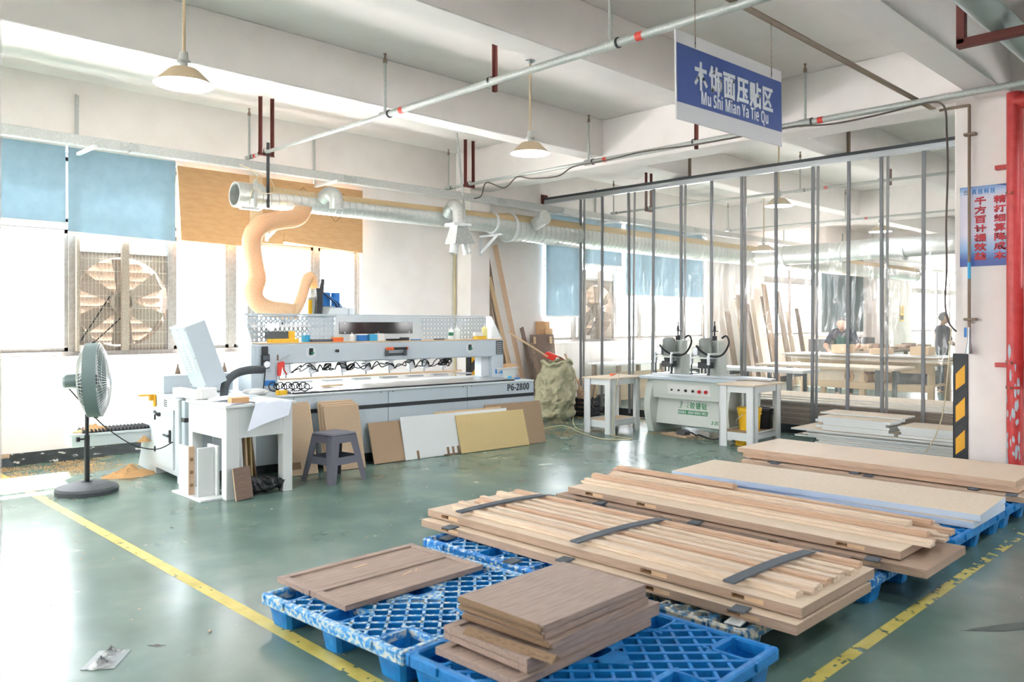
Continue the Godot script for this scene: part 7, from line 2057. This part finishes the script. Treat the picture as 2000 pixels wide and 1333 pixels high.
func build_far_room() -> void:
	var tb: Material = mats.pine
	# timber packing bench
	var o := thing("timber_bench", "heavy pale timber workbench behind the curtain piled with thin sheets", "workbench", Vector3(14.6, 0, -7.0), -90.0)
	part(o, "bench_top", S().rspan(Vector3(-0.05, 0.74, -1.0), Vector3(2.4, 0.79, 0.02), 0.004), tb)
	for q in [[0.0, -0.1], [2.25, -0.1], [0.0, -0.95], [2.25, -0.95], [1.1, -0.1]]:
		part(o, "leg", S().rspan(Vector3(q[0], 0, q[1]), Vector3(q[0] + 0.1, 0.74, q[1] + 0.09), 0.004), tb)
	part(o, "rail", S().rspan(Vector3(0, 0.6, -0.02), Vector3(2.35, 0.74, 0.005), 0.003), tb)
	part(o, "lower_rail", S().rspan(Vector3(0, 0.28, -0.02), Vector3(2.35, 0.4, 0.005), 0.003), tb)
	part(o, "side_board", S().rspan(Vector3(0.1, 0.4, -0.05), Vector3(1.1, 0.62, -0.035), 0.003), mats.birch_top)
	part(o, "shelf", S().rspan(Vector3(0.02, 0.37, -0.95), Vector3(2.33, 0.395, -0.04), 0.003), tb)
	rng.seed = 31
	for k in 6:
		var s := thing("veneer_sheet", "thin sheet in the loose pile on the timber bench, layer %s" % ["one", "two", "three", "four", "five", "six"][k], "sheet", Vector3(14.5 + rng.randf_range(-0.1, 0.1), 0.792 + k * 0.018, -7.2 + rng.randf_range(-0.25, 0.2)), -90.0 + rng.randf_range(-3, 3))
		part(s, "sheet", S().rspan(Vector3(0, 0, -1.0), Vector3(2.9, 0.012, 0), 0.001), [mats.oak, mats.birch_top, mats.white_board][k % 3])
	for k in 4:
		var p := Vector3(14.62, 0.4, -6.1 + k * 0.28)
		var r: float = [0.1, 0.08, 0.11, 0.12][k]
		var s := thing("paper_roll", ["small tan paper roll on the bench shelf", "narrow tan paper tube on the bench shelf", "wide brown paper roll with open end on the bench shelf", "large grey film roll on the bench shelf"][k], "roll", p + Vector3(0, r, 0))
		part(s, "roll", S().cyl(Vector3(0, 0, 0), Vector3(0.5, 0, 0.5 if k == 3 else 0.1), r, -1, 22), mats.cardboard if k < 3 else mats.foam_grey)
		part(s, "core", S().cyl(Vector3(-0.003, 0, -0.001), Vector3(0.01, 0, 0.002), r * 0.7, -1, 20), mats.old_wood)
	for k in 3:
		carton("tape_carton", ["pale tan box on the timber bench before the stooping worker", "low open tan box in the middle of the timber bench", "long tan box on the timber bench near the curtain batten"][k], "box", Vector3(15.0, 0.905, -6.35 + k * 0.7), Vector3(0.3, [0.16, 0.1, 0.15][k], 0.36), mats.pine, -90.0)
	# white board on trestles
	o = thing("trestle_table", "long white board resting on grey trestles behind the curtain", "table", Vector3(11.65, 0, -7.9), -90.0)
	part(o, "table_top", S().rspan(Vector3(0, 0.7, -0.62), Vector3(2.35, 0.75, 0), 0.003), mats.white_board)
	for x in [0.15, 1.1, 2.1]:
		for z in [-0.05, -0.55]:
			part(o, "trestle_leg", S().rspan(Vector3(x, 0, z - 0.025), Vector3(x + 0.05, 0.7, z + 0.025), 0.003), mats.foam_grey)
		part(o, "trestle_bar", S().rspan(Vector3(x, 0.64, -0.58), Vector3(x + 0.05, 0.7, -0.03), 0.003), mats.foam_grey)
	o = thing("trestle_table", "pale board table standing crosswise before the timber bench", "table", Vector3(12.7, 0, -6.9), -90.0)
	part(o, "table_top", S().rspan(Vector3(0, 0.74, -0.9), Vector3(2.3, 0.775, 0), 0.003), mats.birch_top)
	for x in [0.2, 2.0]:
		for z in [-0.1, -0.8]:
			part(o, "leg", S().rspan(Vector3(x, 0, z), Vector3(x + 0.06, 0.74, z + 0.06), 0.003), mats.foam_grey)
	o = thing("side_bench", "white topped bench against the curtain behind the sack corner", "bench", Vector3(11.2, 0, -9.0))
	part(o, "table_top", S().rspan(Vector3(0, 0.72, -0.4), Vector3(1.5, 0.75, 0.3), 0.003), mats.white_board)
	for x in [0.05, 1.38]:
		for z in [-0.35, 0.2]:
			part(o, "leg", S().rspan(Vector3(x, 0, z), Vector3(x + 0.07, 0.72, z + 0.07), 0.003), mats.old_wood)
	part(o, "panel", S().rspan(Vector3(0.12, 0.1, 0.22), Vector3(1.38, 0.6, 0.24), 0.003), mats.mdf)
	# sheets leaning on the wall by the second pilaster
	rng.seed = 17
	var tones := [mats.old_wood, mats.mdf, mats.walnut_door, mats.oak, mats.dark_walnut, mats.tan_oak]
	var said := ["grey brown", "tan", "reddish brown", "pale oak", "dark brown", "honey brown"]
	for k in 12:
		var x := 15.3 + k * 0.27
		var hh := rng.randf_range(1.5, 2.5)
		var s := thing("leaning_sheet", "%s sheet leaning on the far wall, %s of twelve" % [said[k % 6], ["first", "second", "third", "fourth", "fifth", "sixth", "seventh", "eighth", "ninth", "tenth", "eleventh", "twelfth"][k]], "sheet", Vector3(x, 0, -8.75 + rng.randf_range(-0.1, 0.3)))
		s.rotation = Vector3(-0.17, 0, rng.randf_range(-0.03, 0.03))
		part(s, "sheet", S().rspan(Vector3(0, 0.01, 0), Vector3(rng.randf_range(0.16, 0.25), hh, 0.02), 0.002), tones[k % 6])
	# shop clutter far back
	for k in 7:
		carton("parts_carton", "dark carton stacked by the far window wall, %s" % ["first in the row", "second in the row", "third in the row", "fourth in the row", "fifth in the row", "sixth in the row", "seventh in the row"][k], "box", Vector3(19.0 + k * 0.85, 0, -9.0 + 0.05 * (k % 3)), Vector3(0.55, 0.5 + 0.28 * ((k * 5) % 3), 0.5), [mats.old_wood, mats.dark_grey, mats.cardboard][k % 3], k * 9.0)
	o = thing("far_bench", "long dark workbench piled with offcuts before the far windows", "workbench", Vector3(19.2, 0, -7.9))
	part(o, "bench_top", S().rspan(Vector3(0, 0.72, -0.4), Vector3(5.2, 0.78, 0.4), 0.004), mats.old_wood)
	for x in [0.1, 2.5, 5.0]:
		for z in [-0.35, 0.28]:
			part(o, "leg", S().rspan(Vector3(x, 0, z), Vector3(x + 0.08, 0.72, z + 0.08), 0.003), mats.old_wood)
	for k in 14:
		carton("offcut_pile", "offcut stack on the far workbench, %s" % ["first", "second", "third", "fourth", "fifth", "sixth", "seventh", "eighth", "ninth", "tenth", "eleventh", "twelfth", "thirteenth", "fourteenth"][k] + " along the top", "offcuts", Vector3(19.45 + k * 0.36, 0.781, -7.95 + rng.randf_range(-0.15, 0.15)), Vector3(rng.randf_range(0.22, 0.34), rng.randf_range(0.04, 0.16), 0.3), tones[k % 6], rng.randf_range(-8, 8))
	var ws := thing("warning_sign", "small yellow triangle warning sign on the far wall", "sign", Vector3(27.0, 1.75, -9.54))
	part(ws, "plate", S().rspan(Vector3(-0.16, -0.25, 0), Vector3(0.16, 0.25, 0.006), 0.002), mats.yellow_plastic)
	part(ws, "triangle", S().prism(PackedVector2Array([Vector2(-0.11, 0.02), Vector2(0.11, 0.02), Vector2(0, 0.2)]), 0.006, 0.008), mats.black_metal)
	part(ws, "triangle_field", S().prism(PackedVector2Array([Vector2(-0.07, 0.042), Vector2(0.07, 0.042), Vector2(0, 0.16)]), 0.008, 0.009), mats.yellow_plastic)
	part(ws, "text_block", S().rspan(Vector3(-0.12, -0.2, 0.006), Vector3(0.12, -0.06, 0.008), 0.001), mats.black_metal)
	# two workers
	person("person in dark shirt and green apron stooping over boxes at the bench", Vector3(15.98, 0, -6.75), -75.0, {"head": Vector3(0, 1.44, 0.3), "neck": Vector3(0, 1.34, 0.2), "chest": Vector3(0, 1.22, 0.14), "pelvis": Vector3(0, 0.92, -0.02), "elbow_l": Vector3(-0.3, 1.02, 0.26), "elbow_r": Vector3(0.3, 1.02, 0.26), "hand_l": Vector3(-0.2, 0.9, 0.48), "hand_r": Vector3(0.2, 0.9, 0.48)}, true, false)
	person("person in dark polo shirt and grey cap standing by the far windows", Vector3(18.3, 0, -5.65), 30.0, {"head": Vector3(0, 1.56, 0.04), "neck": Vector3(0, 1.44, 0.0), "chest": Vector3(0, 1.28, 0.0), "pelvis": Vector3(0, 0.94, -0.01), "elbow_l": Vector3(-0.26, 1.06, 0.1), "elbow_r": Vector3(0.26, 1.06, 0.12), "hand_l": Vector3(-0.18, 0.96, 0.34), "hand_r": Vector3(0.2, 0.98, 0.36)}, false, true)

# ---------- loose things on and near the floor ----------
func chips(called: String, label: String, box: Array, n: int, size: float, sd: int, m: Material, parent: Node = null) -> void:
	# box: [x0, x1, z0, z1, y]; thin shavings scattered on a surface
	rng.seed = sd
	var mm := MultiMesh.new()
	mm.transform_format = MultiMesh.TRANSFORM_3D
	mm.mesh = S().box(Vector3.ZERO, Vector3(size, size * 0.12, size * 0.3)).mesh()
	mm.instance_count = n
	var nz := FastNoiseLite.new()
	nz.seed = sd
	nz.frequency = 1.6
	for i in n:
		var p := Vector3.ZERO
		for t in 8:
			p = Vector3(rng.randf_range(box[0], box[1]), box[4] + size * 0.1, rng.randf_range(box[2], box[3]))
			if nz.get_noise_2d(p.x, p.z) > rng.randf_range(-0.3, 0.5):
				break
		mm.set_instance_transform(i, Transform3D(Basis.from_euler(Vector3(rng.randf_range(-0.25, 0.25), rng.randf() * TAU, rng.randf_range(-0.25, 0.25))).scaled(Vector3.ONE * rng.randf_range(0.4, 1.3)), p))
	var o := MultiMeshInstance3D.new()
	o.name = numbered(called)
	o.multimesh = mm
	o.material_override = m
	add_child(o)
	o.set_meta("kind", "stuff")
	o.set_meta("label", label)
	o.set_meta("category", "sawdust")
func heap(label: String, p: Vector3, rx: float, rz: float, h: float, sd: int) -> void:
	var nz := FastNoiseLite.new()
	nz.seed = sd
	nz.frequency = 9.0
	var s := S().sheet(40, 24, func(u: float, v: float) -> Vector3:
		var a := u * TAU
		var r := v
		var q := Vector3(cos(a) * r * rx, 0, -sin(a) * r * rz) * (1.0 + 0.2 * nz.get_noise_2d(cos(a), sin(a)))
		var y := h * pow(maxf(0.0, 1.0 - r), 1.3) * (1.0 + 0.5 * nz.get_noise_2d(q.x + 5.0, q.z)) + 0.012 * (1.0 - r) * nz.get_noise_2d(q.x * 6.0, q.z * 6.0)
		return q + Vector3(0, maxf(y, 0.001), 0))
	var o := single("sawdust_heap", s, mats.sawdust, label, "sawdust", p)
	o.set_meta("kind", "stuff")

func build_small_things() -> void:
	heap("small heap of tan sawdust by the machine's left base", at_y(255, 928), 0.26, 0.18, 0.1, 4)
	heap("sawdust heaped on the machine's bellows rail", on_bed(-4.75, 0.43, -1.12), 0.2, 0.1, 0.07, 6)
	heap("sawdust caught beside the machine's left base", on_bed(-4.33, 0.3, -0.98), 0.07, 0.05, 0.07, 8)
	chips("wood_shavings", "tan wood shavings scattered along the window wall by the pedestal fan", [1.6, 3.1, -9.5, -8.55, 0.0], 5200, 0.012, 3, mats.sawdust)
	chips("wood_shavings", "shavings scattered around the sack corner and the drill", [7.6, 10.1, -9.3, -6.9, 0.0], 5200, 0.014, 5, mats.sawdust)
	chips("wood_shavings", "shavings under the hinge drill", [8.7, 9.5, -6.4, -5.2, 0.0], 900, 0.012, 6, mats.sawdust)
	chips("wood_shavings", "fine shavings around the pedestal fan base", [1.9, 2.8, -8.2, -7.3, 0.0], 500, 0.008, 7, mats.sawdust)
	chips("wood_shavings", "stray chips on the green floor of the aisle", [0.6, 7.0, -6.5, -1.0, 0.0], 260, 0.01, 9, mats.sawdust)
	# broom at the left edge
	var br := thing("floor_broom", "grey bristled floor broom lying by the black skirting", "broom", at_y(12, 912), 20.0)
	part(br, "head", S().rspan(Vector3(-0.25, 0.09, -0.03), Vector3(0.02, 0.13, 0.03), 0.005), mats.tan_oak)
	for k in 22:
		var x := -0.24 + k * 0.0125
		part(br, "bristle_tuft", S().cyl(Vector3(x, 0.1, 0), Vector3(x * 1.0 + 0.03 + k * 0.002, 0.003, 0.02), 0.006, 0.012, 6), mats.foam_grey)
	# rag pair on a grey sheet, and a stain
	var gl := thing("work_gloves", "two crumpled pale work gloves lying on a grey scrap sheet", "gloves", at_y(208, 1290))
	part(gl, "scrap_sheet", S().box(Vector3(0.0, 0.002, 0.0), Vector3(0.2, 0.002, 0.14), Basis(Vector3.UP, 0.9)), plain("grey_film", rgb(160, 170, 172), 0.4))
	var nz := FastNoiseLite.new()
	nz.frequency = 14.0
	for k in 2:
		nz.seed = k + 2
		var n2 := nz.duplicate()
		part(gl, "glove", S().sheet(22, 14, func(u: float, v: float) -> Vector3:
			var a := u * TAU
			var r := sin(v * PI * 0.5)
			var e: float = 1.0 + 0.45 * n2.get_noise_2d(cos(a) * 0.6, sin(a) * 0.6)
			return Vector3(-0.035 + 0.07 * k, 0.003, 0.055 * (1 - 2 * k) * 0.8) + Vector3(cos(a) * r * 0.055 * e, (1.0 - r) * 0.025 * (1.2 + n2.get_noise_2d(u * 3.0, v * 3.0)), -sin(a) * r * 0.04 * e)), mats.white_board)
	var st := S()
	var c := at_y(305, 1262)
	var poly := PackedVector2Array()
	for k in 14:
		var a := TAU * k / 14
		poly.append(Vector2(cos(a) * 0.035 * (1.0 + 0.5 * sin(k * 2.3)), sin(a) * 0.013 * (1.0 + 0.4 * cos(k * 1.7))))
	st.prism(poly, 0.0003, 0.0012, Transform3D(Basis(Vector3(0.71, 0, 0.7), Vector3(0.7, 0, -0.71), Vector3.UP), Vector3.ZERO))
	single("oil_spot", st, plain("dark_oil", rgb(36, 42, 42), 0.15), "small dark oil spot on the floor beside the gloves", "stain", c)
	var sp := S()
	sp.prism(PackedVector2Array([Vector2(-0.28, 0.02), Vector2(-0.1, -0.035), Vector2(0.2, -0.04), Vector2(0.3, 0.02), Vector2(0.1, 0.05)]), 0.0003, 0.001, Transform3D(Basis(Vector3(0.85, 0, 0.53), Vector3(0.53, 0, -0.85), Vector3.UP), Vector3.ZERO))
	single("dark_scuff", sp, plain("dark_patch", rgb(70, 82, 78), 0.5), "dark scuffed patch on the floor beyond the worn yellow line", "stain", at_y(1978, 1226))
	carton("pale_chip", "tiny pale wood chip on the floor between gloves and pallet", "chip", at_y(410, 1236), Vector3(0.016, 0.012, 0.012), mats.birch_top, 30.0)
	# sack corner
	var sk := thing("woven_sack", "tall olive woven sack stuffed with waste beside the machine", "sack", Vector3(9.08, 0, -8.28))
	var sn := FastNoiseLite.new()
	sn.seed = 12
	sn.frequency = 3.0
	part(sk, "cloth", S().sheet(44, 40, func(u: float, v: float) -> Vector3:
		var a := u * TAU
		var y := v * 0.88
		var r := 0.30 + 0.05 * sin(v * 3.4) - 0.05 * v
		r *= smoothstep(0.0, 0.08, v) * 0.25 + 0.75
		var f := 1.0 + 0.35 * sn.get_noise_3d(cos(a) * 0.5, y * 1.2, sin(a) * 0.5) + 0.05 * sin(a * 7.0 + y * 9.0) * v
		return Vector3(cos(a) * r * f + 0.05 * v, y + 0.04 * sin(a * 3.0) * v, -sin(a) * r * f * 0.85)), mats.sack_weave)
	part(sk, "rolled_mouth", S().tube(ring_points(Vector3(0.05, 0.87, 0), 0.25, 0.21, 30, sn), 0.025, 8), mats.sack_weave)
	part(sk, "stuffing", S().cyl(Vector3(0.05, 0.74, 0), Vector3(0.05, 0.8, 0), 0.22, 0.16, 20), mats.sawdust)
	part(sk, "tie_string", S().tube(curve([Vector3(0.17, 0.9, 0.16), Vector3(0.2, 0.5, 0.22), Vector3(0.21, 0.1, 0.23)], 0.05), 0.005, 5), mats.rust_red)
	var dp := thing("dust_shovel", "red plastic dust shovel with a wooden pole resting in the sack", "shovel", Vector3(9.02, 0.86, -8.3))
	part(dp, "scoop", S().sheet(8, 6, func(u: float, v: float) -> Vector3: return Vector3(-0.08 + u * 0.26, 0.13 * sin(PI * u) * 0.5 + 0.04 + 0.07 * (1.0 - v), -0.1 + v * 0.22)), mats.red_plastic)
	part(dp, "pole", S().cyl(Vector3(-0.05, 0.1, -0.02), Vector3(-0.62, 0.48, -0.3), 0.014, -1, 10), mats.pine)
	# leaning planks by the pilaster
	var tone := [mats.walnut_door, mats.old_wood, mats.pine, mats.tan_oak, mats.dark_walnut, mats.old_wood]
	for k in 6:
		var p0 := Vector3(9.08 + 0.1 * k, 0.01, -9.42 + 0.1 * k)
		var p1 := Vector3(8.625 + 0.03 * (k % 2), [2.95, 2.6, 2.2, 2.7, 1.4, 1.15][k], -9.46 + 0.1 * k)
		if k >= 4:
			p1.x = 9.15 + 0.1 * (k - 4)
			p0.x = 9.55 + 0.1 * (k - 4)
		var s := thing("leaning_plank", "%s plank leaning beside the pilaster, %s" % [["red brown", "grey brown", "pale pine", "honey brown", "short dark", "short grey"][k], ["longest one", "second longest", "narrow one", "broad one", "low one", "lowest one"][k]], "plank")
		part(s, "plank", S().bar(p0, p1, 0.09, 0.02, Vector3(0, 0, 1) if k % 2 else Vector3(0.2, 0, 1)), tone[k])
	var bd := thing("old_panel", "dark worn panel with two pine blocks leaning on the wall behind the sack", "panel", Vector3(9.72, 0, -9.3))
	bd.rotation.x = -0.1
	part(bd, "panel", S().rspan(Vector3(0, 0.01, 0), Vector3(0.58, 1.28, 0.02), 0.002), mats.dark_walnut)
	for x in [0.04, 0.44]:
		part(bd, "block", S().rspan(Vector3(x, 1.12, 0.02), Vector3(x + 0.06, 1.24, 0.04), 0.003), mats.pine)
	var cb := thing("flattened_carton", "flattened cardboard carton leaning behind the dark worn panel", "cardboard", Vector3(9.95, 0, -9.42))
	cb.rotation.x = -0.06
	part(cb, "sheet", S().rspan(Vector3(0, 0.01, 0), Vector3(0.34, 1.5, 0.012), 0.001).rspan(Vector3(0.2, 0.01, 0.013), Vector3(0.4, 1.38, 0.02), 0.001), mats.cardboard)
	var cr := thing("black_crate", "black plastic crate of wood scraps beside the sack", "crate", Vector3(9.74, 0, -8.22), 10.0)
	for k in 4:
		var bb := Basis(Vector3.UP, k * PI / 2)
		for q in 4:
			part(cr, "slat", S().box(bb * Vector3(0, 0.05 + q * 0.07, 0.16), Vector3(0.32, 0.05, 0.012), bb), mats.black_rubber)
		part(cr, "corner_post", S().box(bb * Vector3(0.155, 0.15, 0.155), Vector3(0.03, 0.3, 0.03), bb), mats.black_rubber)
	part(cr, "bottom", S().rspan(Vector3(-0.155, 0.004, -0.155), Vector3(0.155, 0.014, 0.155), 0.002), mats.black_rubber)
	rng.seed = 77
	for k in 26:
		var p := Vector3(rng.randf_range(-0.11, 0.11), 0.03, rng.randf_range(-0.11, 0.11))
		part(cr, "scrap_stick", S().bar(p, p + Vector3(rng.randf_range(-0.12, 0.12), rng.randf_range(0.35, 0.62), rng.randf_range(-0.12, 0.12)), 0.03, 0.008), [mats.pine, mats.tan_oak, mats.oak][k % 3])
	single("broom_stick", S().cyl(Vector3(9.95, 0.02, -8.25), Vector3(9.62, 0.98, -8.55), 0.016, -1, 10), mats.pine, "wooden broom stick leaning between crate and curtain", "stick")
	for x in [8.13, 8.155]:
		single("wall_conduit", S().cyl(Vector3(x, 0.1, WALL + 0.025), Vector3(x, 3.1 if x < 8.14 else 2.6, WALL + 0.025), 0.011, -1, 10), mats.cable_cream, "cream conduit pipe running up beside the pilaster, %s" % ("tall one" if x < 8.14 else "shorter one"), "conduit")
	var hz := thing("corner_guard", "black and yellow corner guard on the wall pilaster behind the machine", "corner guard", Vector3(8.18, 0, -9.2))
	part(hz, "rubber", S().rspan(Vector3(-0.012, 0.0, 0.001), Vector3(0.1, 1.2, 0.012), 0.004).rspan(Vector3(-0.012, 0, -0.1), Vector3(-0.001, 1.2, 0.012), 0.004), mats.stripe_black)
	for k in 3:
		part(hz, "reflector", S().prism(PackedVector2Array([Vector2(0.01, 0.2 + k * 0.33), Vector2(0.09, 0.27 + k * 0.33), Vector2(0.09, 0.45 + k * 0.33), Vector2(0.01, 0.37 + k * 0.33)]), 0.012, 0.0135), mats.hazard_yellow)
	# cream air line lying on the floor
	var al := []
	for q in [[1140, 790], [1120, 815], [1128, 838], [1170, 842], [1200, 852], [1235, 858], [1180, 858], [1140, 848], [1100, 832], [1060, 838]]:
		al.append(at_y(q[0], q[1], 0.008))
	single("air_line", S().tube(curve(al, 0.04), 0.006, 6), mats.cable_cream, "cream air line snaking over the floor in front of the sack", "hose")

func ring_points(c: Vector3, rx: float, rz: float, n: int, nz: FastNoiseLite) -> Array:
	var o := []
	for k in n + 1:
		var a := TAU * k / n
		o.append(c + Vector3(cos(a) * rx, 0.03 * sin(a * 3.0) + 0.05 * nz.get_noise_2d(cos(a), sin(a)), -sin(a) * rz) * Vector3(1.0 + 0.1 * sin(a * 4.0), 1, 1))
	return o
